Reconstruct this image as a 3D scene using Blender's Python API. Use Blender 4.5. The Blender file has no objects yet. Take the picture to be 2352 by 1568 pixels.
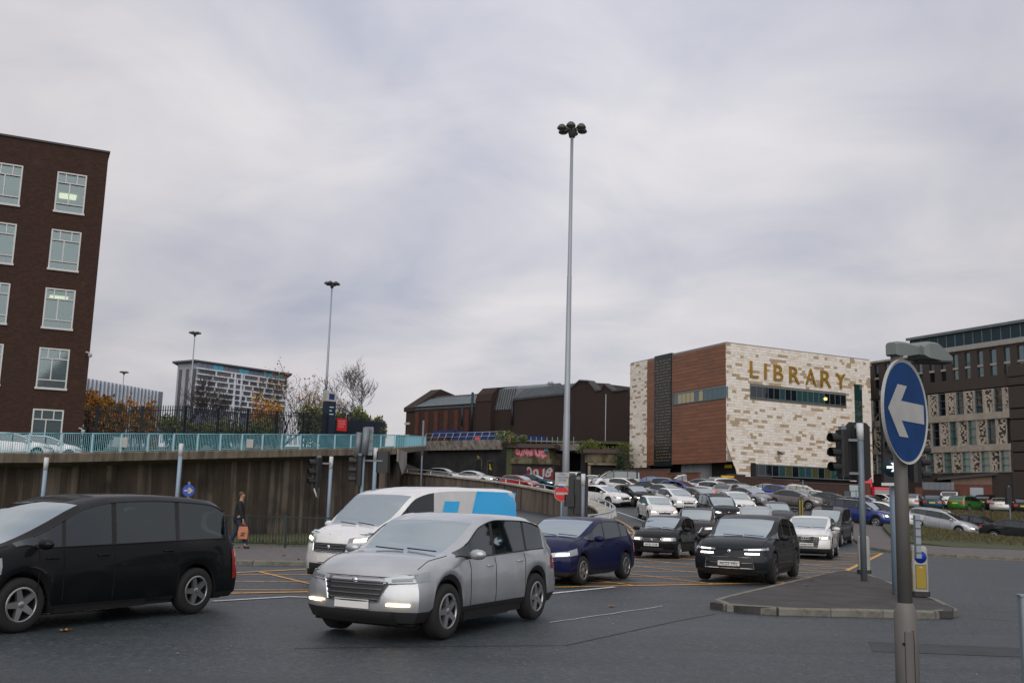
import bpy, bmesh, math, random
from mathutils import Vector, Matrix, noise
from mathutils.geometry import delaunay_2d_cdt
from math import sin, cos, pi, radians, sqrt, atan2
random.seed(7)
scene = bpy.context.scene
COL = scene.collection

# ------------------------------------------------------------------ camera
F = 2286.7                      # focal length in units of a 2352 px wide picture
TH, RO = radians(9.1), radians(1.6)
CAMH = 1.8
fwd = Vector((0, cos(TH), sin(TH)))
r0, u0 = Vector((1, 0, 0)), Vector((0, -sin(TH), cos(TH)))
rgt = r0 * cos(RO) + u0 * sin(RO)
upv = u0 * cos(RO) - r0 * sin(RO)
cam_d = bpy.data.cameras.new('camera')
cam_d.lens = 35; cam_d.sensor_width = 36; cam_d.clip_start = 0.1; cam_d.clip_end = 6000
cam = bpy.data.objects.new('camera', cam_d); COL.objects.link(cam)
cam.matrix_world = Matrix(((rgt.x, upv.x, -fwd.x, 0), (rgt.y, upv.y, -fwd.y, 0), (rgt.z, upv.z, -fwd.z, CAMH), (0, 0, 0, 1)))
scene.camera = cam

# ------------------------------------------------------------------ sky, sun, exposure
SUN_EL, SUN_AZ = radians(30), radians(184)     # azimuth from +Y towards +X
world = bpy.data.worlds.new('World'); scene.world = world; world.use_nodes = True
nt = world.node_tree; N, L = nt.nodes, nt.links
for n in list(N): N.remove(n)
out = N.new('ShaderNodeOutputWorld')
sky = N.new('ShaderNodeTexSky'); sky.sky_type = 'NISHITA'; sky.sun_disc = False
sky.sun_elevation = SUN_EL; sky.sun_rotation = SUN_AZ; sky.dust_density = 3
bg1 = N.new('ShaderNodeBackground'); bg1.inputs[1].default_value = 0.08
L.new(sky.outputs[0], bg1.inputs[0])
tc = N.new('ShaderNodeTexCoord'); sep = N.new('ShaderNodeSeparateXYZ'); L.new(tc.outputs['Generated'], sep.inputs[0])
def mth(op, a, b=None, c=None, clamp=False):
    n = N.new('ShaderNodeMath'); n.operation = op; n.use_clamp = clamp
    for i, v in enumerate((a, b, c)):
        if v is None: continue
        if isinstance(v, (int, float)): n.inputs[i].default_value = v
        else: L.new(v, n.inputs[i])
    return n.outputs[0]
zz = mth('MAXIMUM', sep.outputs[2], 0.0)
den = mth('ADD', zz, 0.32)
cmb = N.new('ShaderNodeCombineXYZ')
L.new(mth('DIVIDE', sep.outputs[0], den), cmb.inputs[0]); L.new(mth('DIVIDE', sep.outputs[1], den), cmb.inputs[1])
def wnoise(scale, detail, rough, off=0.0, dist=0.0):
    mp = N.new('ShaderNodeMapping'); mp.inputs['Location'].default_value = (off, off * .7, off * .3)
    mp.inputs['Scale'].default_value = (1.0, 1.15, 1.0)
    L.new(cmb.outputs[0], mp.inputs[0])
    t = N.new('ShaderNodeTexNoise'); t.inputs['Scale'].default_value = scale; t.inputs['Detail'].default_value = detail
    t.inputs['Roughness'].default_value = rough; t.inputs['Distortion'].default_value = dist
    L.new(mp.outputs[0], t.inputs[0]); return t.outputs['Fac']
n1 = wnoise(1.0, 4, .5, 5.7, .6); n2 = wnoise(3.0, 5, .55, 2.3, .5)
mix = mth('ADD', mth('MULTIPLY', n1, .68), mth('MULTIPLY', n2, .32))
ramp = N.new('ShaderNodeValToRGB'); L.new(mix, ramp.inputs[0])
cr = ramp.color_ramp; cr.elements[0].position = .33; cr.elements[0].color = (.36, .375, .46, 1)
cr.elements[1].position = .66; cr.elements[1].color = (.70, .66, .67, 1)
e = cr.elements.new(.5); e.color = (.55, .535, .575, 1)
# soft vignette-like brightening painted into the sky ahead; the sun itself is behind
sd = Vector((sin(SUN_AZ) * cos(SUN_EL), cos(SUN_AZ) * cos(SUN_EL), sin(SUN_EL)))
gd = Vector((.03, .92, .39)).normalized()      # centre of the painted brightening
dt = N.new('ShaderNodeVectorMath'); dt.operation = 'DOT_PRODUCT'; L.new(tc.outputs['Generated'], dt.inputs[0]); dt.inputs[1].default_value = gd
near = mth('POWER', mth('MAXIMUM', dt.outputs['Value'], 0.0), 5.5)
wide = mth('POWER', zz, 1.4)
gain = mth('ADD', mth('ADD', mth('MULTIPLY', near, .56), mth('MULTIPLY', wide, .78)), .72)
warm = N.new('ShaderNodeMix'); warm.data_type = 'RGBA'; warm.blend_type = 'MULTIPLY'; warm.inputs[0].default_value = 1.0
L.new(ramp.outputs[0], warm.inputs[6])
cg = N.new('ShaderNodeCombineXYZ'); L.new(mth('MULTIPLY', gain, 1.0), cg.inputs[0]); L.new(gain, cg.inputs[1]); L.new(mth('ADD', mth('MULTIPLY', gain, .93), .06), cg.inputs[2])
L.new(cg.outputs[0], warm.inputs[7])
# below the horizon the sky dome turns into dull ground colour
hz = mth('MULTIPLY', mth('ADD', sep.outputs[2], .05), 25, clamp=True)
low = N.new('ShaderNodeMix'); low.data_type = 'RGBA'; L.new(hz, low.inputs[0])
low.inputs[6].default_value = (.16, .16, .17, 1); L.new(warm.outputs[2], low.inputs[7])
bg2 = N.new('ShaderNodeBackground'); bg2.inputs[1].default_value = 1.0; L.new(low.outputs[2], bg2.inputs[0])
ms = N.new('ShaderNodeMixShader'); ms.inputs[0].default_value = .92
L.new(bg1.outputs[0], ms.inputs[1]); L.new(bg2.outputs[0], ms.inputs[2]); L.new(ms.outputs[0], out.inputs[0])

sun_d = bpy.data.lights.new('sun', 'SUN'); sun_d.energy = 1.75; sun_d.angle = radians(75); sun_d.color = (1, .96, .92)
sun = bpy.data.objects.new('sun', sun_d); COL.objects.link(sun)
sun.rotation_euler = (-sd).to_track_quat('-Z', 'Y').to_euler()
scene.view_settings.view_transform = 'Standard'; scene.view_settings.look = 'None'
scene.view_settings.exposure = 0.0; scene.view_settings.gamma = 1.0; scene.view_settings.use_curve_mapping = False
scene.cycles.max_bounces = 6; scene.cycles.transparent_max_bounces = 12
scene.cycles.caustics_reflective = False; scene.cycles.caustics_refractive = False

# ------------------------------------------------------------------ measuring
CP = Vector((0, 0, CAMH))
def ray(u, v): return fwd + rgt * ((u - 1176) / F) + upv * ((784 - v) / F)
def P(u, v, y):
    d = ray(u, v); return CP + d * (y / d.y)
def G(u, v, z=0.0):
    d = ray(u, v); return CP + d * ((z - CAMH) / d.z)
def interp(t, pts):
    if t <= pts[0][0]: return pts[0][1]
    for (a, b), (c, d) in zip(pts, pts[1:]):
        if t <= c: return b + (d - b) * (t - a) / (c - a)
    return pts[-1][1]
def ss(a, b, t):
    t = min(1, max(0, (t - a) / (b - a))); return t * t * (3 - 2 * t)
def lerp(a, b, t): return a + (b - a) * t
def H_up(x, y):
    b = interp(y, [(44, 0), (50, .1), (57, .45), (62, .85), (75, 1.8), (100, 3.2), (140, 4.2), (300, 4.6), (900, 6)])
    return max(0, b - 1.0 * ss(21, 33, x) * ss(50, 66, y))
def H_low(x, y):
    a = interp(y, [(44, 0), (50, .05), (57, .3), (66, .75), (80, 1.35), (100, 1.8), (140, 2), (900, 3)])
    b = -1.0 * ss(35, 44, y); w = ss(-12, -3, x); return b + (a - b) * w
# curved retaining wall: outer (left) line from its nose back to the left
WALL = [(5.75, 56.6), (5.3, 59.5), (4.4, 66), (2.2, 73), (-.8, 80), (-5.8, 88), (-13.8, 98), (-26, 108)]
def wall_x(y):
    pts = sorted([(b, a) for a, b in WALL]); return interp(y, pts)
def H(x, y):
    if y > 56.6 and x < wall_x(y) and y < 108: return H_low(x, y)
    return H_up(x, y)
# raised ramp with the blue railing
R0 = Vector((-25.3, 51)); RD = Vector((.47, .883)).normalized()
def H_plat(x, y):
    t = (Vector((x, y)) - R0).dot(RD); return 3.45 + .068 * max(-2, min(65, t))

# ------------------------------------------------------------------ materials
MATS = {}
def mat(name, col=None, rough=.8, metal=0, var=.0, scale=4.0, bump=0.0, spec=.5, coat=0, bscale=None, stretch=(1, 1, 1), emit=None, detail=4, col2=None, contrast=(.35, .65), bdist=.02):
    if name in MATS: return MATS[name]
    m = bpy.data.materials.new(name); m.use_nodes = True; MATS[name] = m
    n, l = m.node_tree.nodes, m.node_tree.links; b = n['Principled BSDF']
    c = (*col, 1); b.inputs['Base Color'].default_value = c; b.inputs['Roughness'].default_value = rough
    b.inputs['Metallic'].default_value = metal; b.inputs['Specular IOR Level'].default_value = spec
    b.inputs['Coat Weight'].default_value = coat; b.inputs['Coat Roughness'].default_value = .04
    if emit: b.inputs['Emission Color'].default_value = (*emit[:3], 1); b.inputs['Emission Strength'].default_value = emit[3]
    if var or bump or col2:
        t = n.new('ShaderNodeTexCoord'); mp = n.new('ShaderNodeMapping'); mp.inputs['Scale'].default_value = stretch
        l.new(t.outputs['Object'], mp.inputs[0])
    if var or col2:
        a = n.new('ShaderNodeTexNoise'); a.inputs['Scale'].default_value = scale; a.inputs['Detail'].default_value = detail; a.inputs['Roughness'].default_value = .6
        l.new(mp.outputs[0], a.inputs[0]); r = n.new('ShaderNodeValToRGB'); l.new(a.outputs[0], r.inputs[0])
        c2 = col2 or tuple(min(1, x * (1 + var)) for x in col); c1 = col if col2 else tuple(x * (1 - var) for x in col)
        r.color_ramp.elements[0].position, r.color_ramp.elements[1].position = contrast
        r.color_ramp.elements[0].color = (*c1, 1); r.color_ramp.elements[1].color = (*c2, 1)
        l.new(r.outputs[0], b.inputs['Base Color'])
        m['ramp'] = r.name
    if bump:
        a = n.new('ShaderNodeTexNoise'); a.inputs['Scale'].default_value = bscale or scale * 6; a.inputs['Detail'].default_value = 4
        l.new(mp.outputs[0], a.inputs[0]); bp = n.new('ShaderNodeBump'); bp.inputs['Strength'].default_value = bump; bp.inputs['Distance'].default_value = bdist
        l.new(a.outputs[0], bp.inputs['Height']); l.new(bp.outputs[0], b.inputs['Normal'])
    return m

def layer_noise(m, scale, col, lo, hi, stretch=(1, 1, 1), amt=1.0, detail=5, rot=0):
    """mix a further colour over the base colour where a second noise is high (stains, wear)"""
    n, l = m.node_tree.nodes, m.node_tree.links; b = n['Principled BSDF']
    src = b.inputs['Base Color'].links[0].from_socket if b.inputs['Base Color'].links else None
    t = n.new('ShaderNodeTexCoord'); mp = n.new('ShaderNodeMapping'); mp.inputs['Scale'].default_value = stretch; mp.inputs['Location'].default_value = (3.3, 1.7, 9.1); mp.inputs['Rotation'].default_value = (0, 0, rot)
    l.new(t.outputs['Object'], mp.inputs[0]); a = n.new('ShaderNodeTexNoise'); a.inputs['Scale'].default_value = scale; a.inputs['Detail'].default_value = detail
    l.new(mp.outputs[0], a.inputs[0]); mr = n.new('ShaderNodeMapRange'); mr.inputs[1].default_value = lo; mr.inputs[2].default_value = hi; mr.inputs[4].default_value = amt
    l.new(a.outputs[0], mr.inputs[0]); mx = n.new('ShaderNodeMix'); mx.data_type = 'RGBA'; l.new(mr.outputs[0], mx.inputs[0])
    if src: l.new(src, mx.inputs[6])
    else: mx.inputs[6].default_value = b.inputs['Base Color'].default_value
    mx.inputs[7].default_value = (*col, 1); l.new(mx.outputs[2], b.inputs['Base Color'])
    return m

def brick_mat(name, c1, c2, mortar, sx=.225, sz=.075, rough=.9, msize=.012, along=None):
    """brickwork laid along the world direction `along` (x,y) and up z"""
    m = bpy.data.materials.new(name); m.use_nodes = True; MATS[name] = m
    n, l = m.node_tree.nodes, m.node_tree.links; b = n['Principled BSDF']; b.inputs['Roughness'].default_value = rough
    g = n.new('ShaderNodeTexCoord'); s = n.new('ShaderNodeSeparateXYZ'); l.new(g.outputs['Object'], s.inputs[0])
    d = n.new('ShaderNodeVectorMath'); d.operation = 'DOT_PRODUCT'; l.new(g.outputs['Object'], d.inputs[0]); a = along or (1, 0); d.inputs[1].default_value = (a[0], a[1], 0)
    c = n.new('ShaderNodeCombineXYZ'); l.new(d.outputs['Value'], c.inputs[0]); l.new(s.outputs[2], c.inputs[1])
    t = n.new('ShaderNodeTexBrick'); l.new(c.outputs[0], t.inputs[0]); t.inputs['Scale'].default_value = 1
    t.inputs['Color1'].default_value = (*c1, 1); t.inputs['Color2'].default_value = (*c2, 1); t.inputs['Mortar'].default_value = (*mortar, 1)
    t.inputs['Brick Width'].default_value = sx; t.inputs['Row Height'].default_value = sz; t.inputs['Mortar Size'].default_value = msize; t.inputs['Bias'].default_value = 0
    l.new(t.outputs[0], b.inputs['Base Color'])
    bp = n.new('ShaderNodeBump'); bp.inputs['Strength'].default_value = .5; bp.inputs['Distance'].default_value = .01; bp.invert = True
    l.new(t.outputs['Fac'], bp.inputs['Height']); l.new(bp.outputs[0], b.inputs['Normal'])
    return m

def glass_mat(name, tint=(.02, .03, .035), refl=.25, rough=.03, clear=0.0, tcol=(.5, .6, .6)):
    if name in MATS: return MATS[name]
    m = bpy.data.materials.new(name); m.use_nodes = True; MATS[name] = m
    n, l = m.node_tree.nodes, m.node_tree.links; b = n['Principled BSDF']; o = n['Material Output']
    b.inputs['Base Color'].default_value = (*tint, 1); b.inputs['Roughness'].default_value = rough; b.inputs['IOR'].default_value = 1.5
    gl = n.new('ShaderNodeBsdfGlossy'); gl.inputs['Roughness'].default_value = rough; gl.inputs['Color'].default_value = (.86, .97, 1, 1)
    lw = n.new('ShaderNodeFresnel'); lw.inputs['IOR'].default_value = 1.55
    mr = n.new('ShaderNodeMapRange'); mr.inputs[1].default_value = 0; mr.inputs[2].default_value = 1; mr.inputs[3].default_value = refl; mr.inputs[4].default_value = 1
    l.new(lw.outputs[0], mr.inputs[0]); base = b.outputs[0]
    if clear:
        tr = n.new('ShaderNodeBsdfTransparent'); tr.inputs[0].default_value = (*tcol, 1)
        mm = n.new('ShaderNodeMixShader'); mm.inputs[0].default_value = clear; l.new(b.outputs[0], mm.inputs[1]); l.new(tr.outputs[0], mm.inputs[2]); base = mm.outputs[0]
    mx = n.new('ShaderNodeMixShader'); l.new(mr.outputs[0], mx.inputs[0]); l.new(base, mx.inputs[1]); l.new(gl.outputs[0], mx.inputs[2]); l.new(mx.outputs[0], o.inputs[0])
    return m

# ------------------------------------------------------------------ object helpers
def tag(o, label=None, cat=None, group=None, kind=None):
    if label: o['label'] = label
    if cat: o['category'] = cat
    if group: o['group'] = group
    if kind: o['kind'] = kind
    return o
def thing(name, label, cat, loc=(0, 0, 0), rot=(0, 0, 0), group=None):
    o = bpy.data.objects.new(name, None); COL.objects.link(o); o.empty_display_size = .2
    o.location = loc; o.rotation_euler = rot; return tag(o, label, cat, group)
def origin_of(p):
    v = Vector((0, 0, 0))
    while p is not None: v = v + p.location; p = p.parent
    return v
def link(name, me, parent=None, loc=(0, 0, 0), rot=None, mats=None):
    o = bpy.data.objects.new(name, me); COL.objects.link(o); o.location = loc
    if rot is not None: o.rotation_euler = rot
    if parent is not None: o.parent = parent
    return o
class MB:
    """collects boxes, tubes and sheets; build() links them as ONE mesh object"""
    def __init__(s, xf=None): s.v, s.f, s.m, s.sm, s.xf = [], [], [], [], xf
    def add(s, vs, fs, mi=0, smooth=False):
        o = len(s.v)
        for p in vs:
            p = Vector(p)
            if s.xf is not None: p = s.xf @ p
            s.v.append(p)
        for f in fs: s.f.append([i + o for i in f]); s.m.append(mi); s.sm.append(smooth)
    def box(s, x0, x1, y0, y1, z0, z1, mi=0, ch=0):
        if ch:
            ch = min(ch, (x1 - x0) * .4, (y1 - y0) * .4)
            pl = [(x0 + ch, y0), (x1 - ch, y0), (x1, y0 + ch), (x1, y1 - ch), (x1 - ch, y1), (x0 + ch, y1), (x0, y1 - ch), (x0, y0 + ch)]
            s.prism(pl, z0, z1, mi); return
        vs = [(x, y, z) for z in (z0, z1) for y in (y0, y1) for x in (x0, x1)]
        s.add(vs, [(0, 2, 3, 1), (4, 5, 7, 6), (0, 1, 5, 4), (2, 6, 7, 3), (0, 4, 6, 2), (1, 3, 7, 5)], mi)
    def obox(s, O, D, s0, s1, n0, n1, z0, z1, mi=0):
        """box on a facade: along D, outward along N, up z"""
        Nn = Vector((D[1], -D[0]))
        vs = []
        for z in (z0, z1):
            for n_ in (n0, n1):
                for a in (s0, s1): vs.append((O[0] + D[0] * a + Nn.x * n_, O[1] + D[1] * a + Nn.y * n_, z))
        s.add(vs, [(0, 1, 3, 2), (4, 6, 7, 5), (0, 4, 5, 1), (2, 3, 7, 6), (0, 2, 6, 4), (1, 5, 7, 3)], mi)
    def prism(s, pl, z0, z1, mi=0):
        n = len(pl); z0f = z0 if callable(z0) else (lambda x, y: z0); z1f = z1 if callable(z1) else (lambda x, y: z1)
        vs = [(x, y, z0f(x, y)) for x, y in pl] + [(x, y, z1f(x, y)) for x, y in pl]
        s.add(vs, [tuple(range(n))[::-1], tuple(range(n, 2 * n))] + [(i, (i + 1) % n, n + (i + 1) % n, n + i) for i in range(n)], mi)
    def tube(s, pts, rad, n=8, mi=0, cap=True, smooth=True):
        pts = [Vector(p) for p in pts]
        if isinstance(rad, (int, float)): rad = [rad] * len(pts)
        vs, fs, ref = [], [], None
        for i, p in enumerate(pts):
            t = (pts[min(i + 1, len(pts) - 1)] - pts[max(i - 1, 0)])
            t = t.normalized() if t.length > 1e-9 else Vector((0, 0, 1))
            if ref is None: ref = t.orthogonal().normalized()
            a = (ref - t * ref.dot(t)); a = a.normalized() if a.length > 1e-6 else t.orthogonal().normalized(); ref = a; b = t.cross(a)
            for k in range(n): vs.append(p + (a * cos(2 * pi * k / n) + b * sin(2 * pi * k / n)) * rad[i])
        for i in range(len(pts) - 1):
            for k in range(n): fs.append((i * n + k, i * n + (k + 1) % n, (i + 1) * n + (k + 1) % n, (i + 1) * n + k))
        s.add(vs, fs, mi, smooth)
        if cap:
            m_ = len(s.v) - len(vs); s.f.append([m_ + k for k in range(n)][::-1]); s.m.append(mi); s.sm.append(False)
            s.f.append([m_ + (len(pts) - 1) * n + k for k in range(n)]); s.m.append(mi); s.sm.append(False)
    def lathe(s, prof, n=16, mi=0, axis='z', c=(0, 0, 0), smooth=True):
        vs = []
        for r, h in prof:
            for k in range(n):
                a = 2 * pi * k / n; p = (r * cos(a), r * sin(a), h)
                if axis == 'y': p = (p[0], p[2], p[1])
                if axis == 'x': p = (p[2], p[0], p[1])
                vs.append((p[0] + c[0], p[1] + c[1], p[2] + c[2]))
        fs = []
        for i in range(len(prof) - 1):
            for k in range(n): fs.append((i * n + k, i * n + (k + 1) % n, (i + 1) * n + (k + 1) % n, (i + 1) * n + k))
        s.add(vs, fs, mi, smooth)
    def build(s, name, mats, parent=None, local=False, kind=None, bev=0, sharp=None):
        me = bpy.data.meshes.new(name); o0 = Vector((0, 0, 0)) if (local or parent is None) else origin_of(parent)
        me.from_pydata([tuple(p - o0) for p in s.v], [], s.f)
        if not isinstance(mats, (list, tuple)): mats = [mats]
        for m in mats: me.materials.append(m)
        me.polygons.foreach_set('material_index', s.m); me.polygons.foreach_set('use_smooth', s.sm)
        bm = bmesh.new(); bm.from_mesh(me); bmesh.ops.recalc_face_normals(bm, faces=bm.faces)
        if bev: bmesh.ops.bevel(bm, geom=bm.edges[:], offset=bev, segments=1, affect='EDGES')
        bm.to_mesh(me); bm.free(); me.update()
        o = link(name, me, parent)
        if kind: o['kind'] = kind
        return o
def mesh_of(mb, name, mats):
    o = mb.build(name, mats, local=True); me = o.data; bpy.data.objects.remove(o); return me
def solid(name, mb, m, label, cat, group=None):
    return tag(mb.build(name, m), label, cat, group)

def sheet(name, poly, zf, m, step=3.0, dz=0.0, edge=0.0, parent=None, kind=None, holes=None, topname=None):
    """triangulated sheet over a polygon following zf, with an optional skirt of depth `edge`"""
    pts = []
    n = len(poly)
    for i in range(n):
        a, b = Vector(poly[i]), Vector(poly[(i + 1) % n]); k = max(1, int((b - a).length / step))
        for j in range(k): pts.append(a + (b - a) * j / k)
    nb = len(pts)
    xs = [p.x for p in pts]; ys = [p.y for p in pts]
    def inside(x, y):
        c = False; j = nb - 1
        for i in range(nb):
            if (pts[i].y > y) != (pts[j].y > y) and x < (pts[j].x - pts[i].x) * (y - pts[i].y) / (pts[j].y - pts[i].y) + pts[i].x: c = not c
            j = i
        return c
    inner = []
    y = min(ys) + step / 2
    while y < max(ys):
        x = min(xs) + step / 2
        while x < max(xs):
            if inside(x, y): inner.append(Vector((x, y)))
            x += step
        y += step
    vs, es, fs, *_ = delaunay_2d_cdt(pts + inner, [(i, (i + 1) % nb) for i in range(nb)], [], 1, 1e-4)
    mb = MB(); mb.add([(v.x, v.y, zf(v.x, v.y) + dz) for v in vs], fs, 0, True)
    if edge:
        q = [(p.x, p.y, zf(p.x, p.y) + dz) for p in pts]; q2 = [(x, y, z - edge) for x, y, z in q]
        mb.add(q + q2, [(i, (i + 1) % nb, nb + (i + 1) % nb, nb + i) for i in range(nb)], 0, False)
    o = mb.build(name, m, parent, kind=kind)
    return o
def strip(mb, pts, w, dz=.01, zf=None, step=1.5, w2=None):
    """a painted line following the ground"""
    zf = zf or H; pts = [Vector(p) for p in pts]; fine = []
    for a, b in zip(pts, pts[1:]):
        k = max(1, int((b - a).length / step))
        for j in range(k): fine.append(a + (b - a) * j / k)
    fine.append(pts[-1]); vs = []
    for i, p in enumerate(fine):
        t = (fine[min(i + 1, len(fine) - 1)] - fine[max(i - 1, 0)]).normalized(); nn = Vector((-t.y, t.x)) * w / 2
        for q in (p + nn, p - nn): vs.append((q.x, q.y, zf(q.x, q.y) + dz))
    mb.add(vs, [(2 * i, 2 * i + 1, 2 * i + 3, 2 * i + 2) for i in range(len(fine) - 1)])
def thick_path(mb, pts, half, z0f, z1f, mi=0):
    """wall of given half width following a plan line"""
    pts = [Vector(p) for p in pts]; vs = []
    for i, p in enumerate(pts):
        t = (pts[min(i + 1, len(pts) - 1)] - pts[max(i - 1, 0)]).normalized(); nn = Vector((-t.y, t.x)) * half
        for q in (p + nn, p - nn):
            vs.append((q.x, q.y, z0f(p.x, p.y))); vs.append((q.x, q.y, z1f(p.x, p.y)))
    fs = []
    for i in range(len(pts) - 1):
        a, b = 4 * i, 4 * i + 4
        fs += [(a, a + 1, b + 1, b), (a + 1, a + 3, b + 3, b + 1), (a + 3, a + 2, b + 2, b + 3), (a, b, b + 2, a + 2)]
    e = 4 * (len(pts) - 1); fs += [(0, 2, 3, 1), (e, e + 1, e + 3, e + 2)]
    mb.add(vs, fs, mi)
def glyph_mesh(text, w, h, depth, bold=0.0, shear=0.0, wild=False):
    """text fitted to a w x h box in local XZ (facing -Y), origin at its lower left"""
    cu = bpy.data.curves.new('glyph', 'FONT'); cu.body = text; cu.extrude = .02; cu.offset = bold; cu.shear = shear; cu.resolution_u = 3
    o = bpy.data.objects.new('glyph', cu); COL.objects.link(o)
    me = bpy.data.meshes.new_from_object(o.evaluated_get(bpy.context.evaluated_depsgraph_get())); COL.objects.unlink(o); bpy.data.objects.remove(o); bpy.data.curves.remove(cu)
    xs = [v.co.x for v in me.vertices]; ys = [v.co.y for v in me.vertices]
    sx = w / max(1e-6, max(xs) - min(xs)); sy = h / max(1e-6, max(ys) - min(ys)); mx, my = min(xs), min(ys)
    if wild:
        for v in me.vertices: x, y = (v.co.x - mx), v.co.y; v.co.y = y + .10 * sin(x * 4.1 + 1) + .05 * sin(x * 11); v.co.x += .08 * sin(y * 7 + x * 2)
        xs = [v.co.x for v in me.vertices]; ys = [v.co.y for v in me.vertices]; sx = w / (max(xs) - min(xs)); sy = h / (max(ys) - min(ys)); mx, my = min(xs), min(ys)
    for v in me.vertices: v.co = ((v.co.x - mx) * sx, -depth if v.co.z > 0 else 0.0, (v.co.y - my) * sy)
    return me
def put_glyph(name, text, w, h, depth, m, parent, O, D, s, z, n=0.0, bold=0.0):
    """lettering on a facade: lower left corner at (s, z) along direction D"""
    me = glyph_mesh(text, w, h, depth, bold, wild=name.startswith('graffiti')); me.materials.clear(); me.materials.append(m)
    Nn = Vector((D[1], -D[0]))
    loc = Vector((O[0] + D[0] * s + Nn.x * n, O[1] + D[1] * s + Nn.y * n, z)) - origin_of(parent)
    return link(name, me, parent, loc, (0, 0, atan2(D[1], D[0])))
class Facade:
    """a vertical plane through two ground points; converts measured picture points into (s, z) on it"""
    def __init__(s, A, B):
        s.O = Vector((A[0], A[1])); d = Vector((B[0] - A[0], B[1] - A[1])); s.len = d.length; s.D = d.normalized(); s.N = Vector((s.D.y, -s.D.x))
    def st(s, u, v):
        d = ray(u, v); k = (s.O.x * s.N.x + s.O.y * s.N.y) / (d.x * s.N.x + d.y * s.N.y); p = CP + d * k
        return (Vector((p.x, p.y)) - s.O).dot(s.D), p.z
    def box(s, mb, s0, s1, n0, n1, z0, z1, mi=0): mb.obox(s.O, s.D, s0, s1, n0, n1, z0, z1, mi)
def zr(x, y, ox, oy, k): return (ox + x / k) / 1.08844, (oy + y / k) / 1.08844

# ------------------------------------------------------------------ vehicles
M_trim = mat('black_plastic', (.018, .018, .019), .55)
M_under = mat('underbody', (.006, .006, .006), .9)
M_tyre = mat('tyre_rubber', (.016, .016, .016), .85, bump=.2, scale=20)
M_rim = mat('alloy', (.42, .43, .44), .3, .85)
M_rimd = mat('dark_alloy', (.07, .07, .075), .35, .7)
M_chrome = mat('chrome', (.7, .7, .72), .12, 1)
M_glass = glass_mat('car_glass', (.012, .02, .022), .46, .03, .4, (.42, .5, .5))
M_side = glass_mat('side_glass', (.006, .011, .012), .05, .03, .6, (.36, .43, .43))
M_priv = glass_mat('privacy_glass', (.004, .006, .007), .05, .03)
M_seat = mat('seat_fabric', (.03, .03, .032), .9)
M_clear = glass_mat('lamp_cover', (.22, .24, .25), .14, .08)
M_reflector = mat('lamp_reflector', (.22, .23, .24), .45, .7)
M_on_w = mat('headlamp_white', (.9, .9, .9), .3, emit=(1, .97, .86, 7))
M_on_y = mat('headlamp_warm', (.9, .85, .7), .3, emit=(1, .70, .38, 8))
M_red = mat('tail_lamp_red', (.35, .008, .008), .15, coat=.6)
M_redon = mat('brake_lamp_lit', (.8, .02, .02), .3, emit=(1, .05, .03, 3))
M_plw = mat('plate_white', (.72, .72, .70), .5)
M_ply = mat('plate_yellow', (.75, .55, .05), .5)
M_ink = mat('plate_black', (.01, .01, .01), .6)
M_seam = mat('door_seam', (.004, .004, .004), .9)
PAINT = {}
def paint(name, col, metal=.0, rough=.32):
    if name not in PAINT:
        PAINT[name] = mat('paint_' + name, col, .32 if max(col) > .1 else .5, metal, coat=1.0 if max(col) > .1 else .3, var=.10, scale=1.6, spec=.5 if max(col) > .1 else .12)
        layer_noise(PAINT[name], 2.2, tuple(c * .6 + .02 for c in col), .52, .85, amt=.35)
    return PAINT[name]
for nm, c, mt in (('white', (.72, .72, .71), 0), ('silver', (.44, .46, .48), .55), ('grey', (.07, .073, .078), .4), ('dark_grey', (.012, .015, .019), .1), ('black', (.005, .006, .007), .0),
                  ('navy', (.006, .010, .055), .15), ('blue', (.012, .045, .30), .3), ('bright_blue', (.02, .22, .75), .2), ('mini_blue', (.008, .025, .16), .25), ('teal', (.015, .06, .09), .3),
                  ('green', (.03, .17, .02), .2), ('brown', (.035, .028, .028), .3), ('red', (.35, .012, .015), .1), ('pale_grey', (.30, .31, .33), .5), ('bronze_grey', (.16, .145, .14), .5), ('silver_grey', (.30, .305, .33), .55)):
    paint(nm, c, mt)

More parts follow.
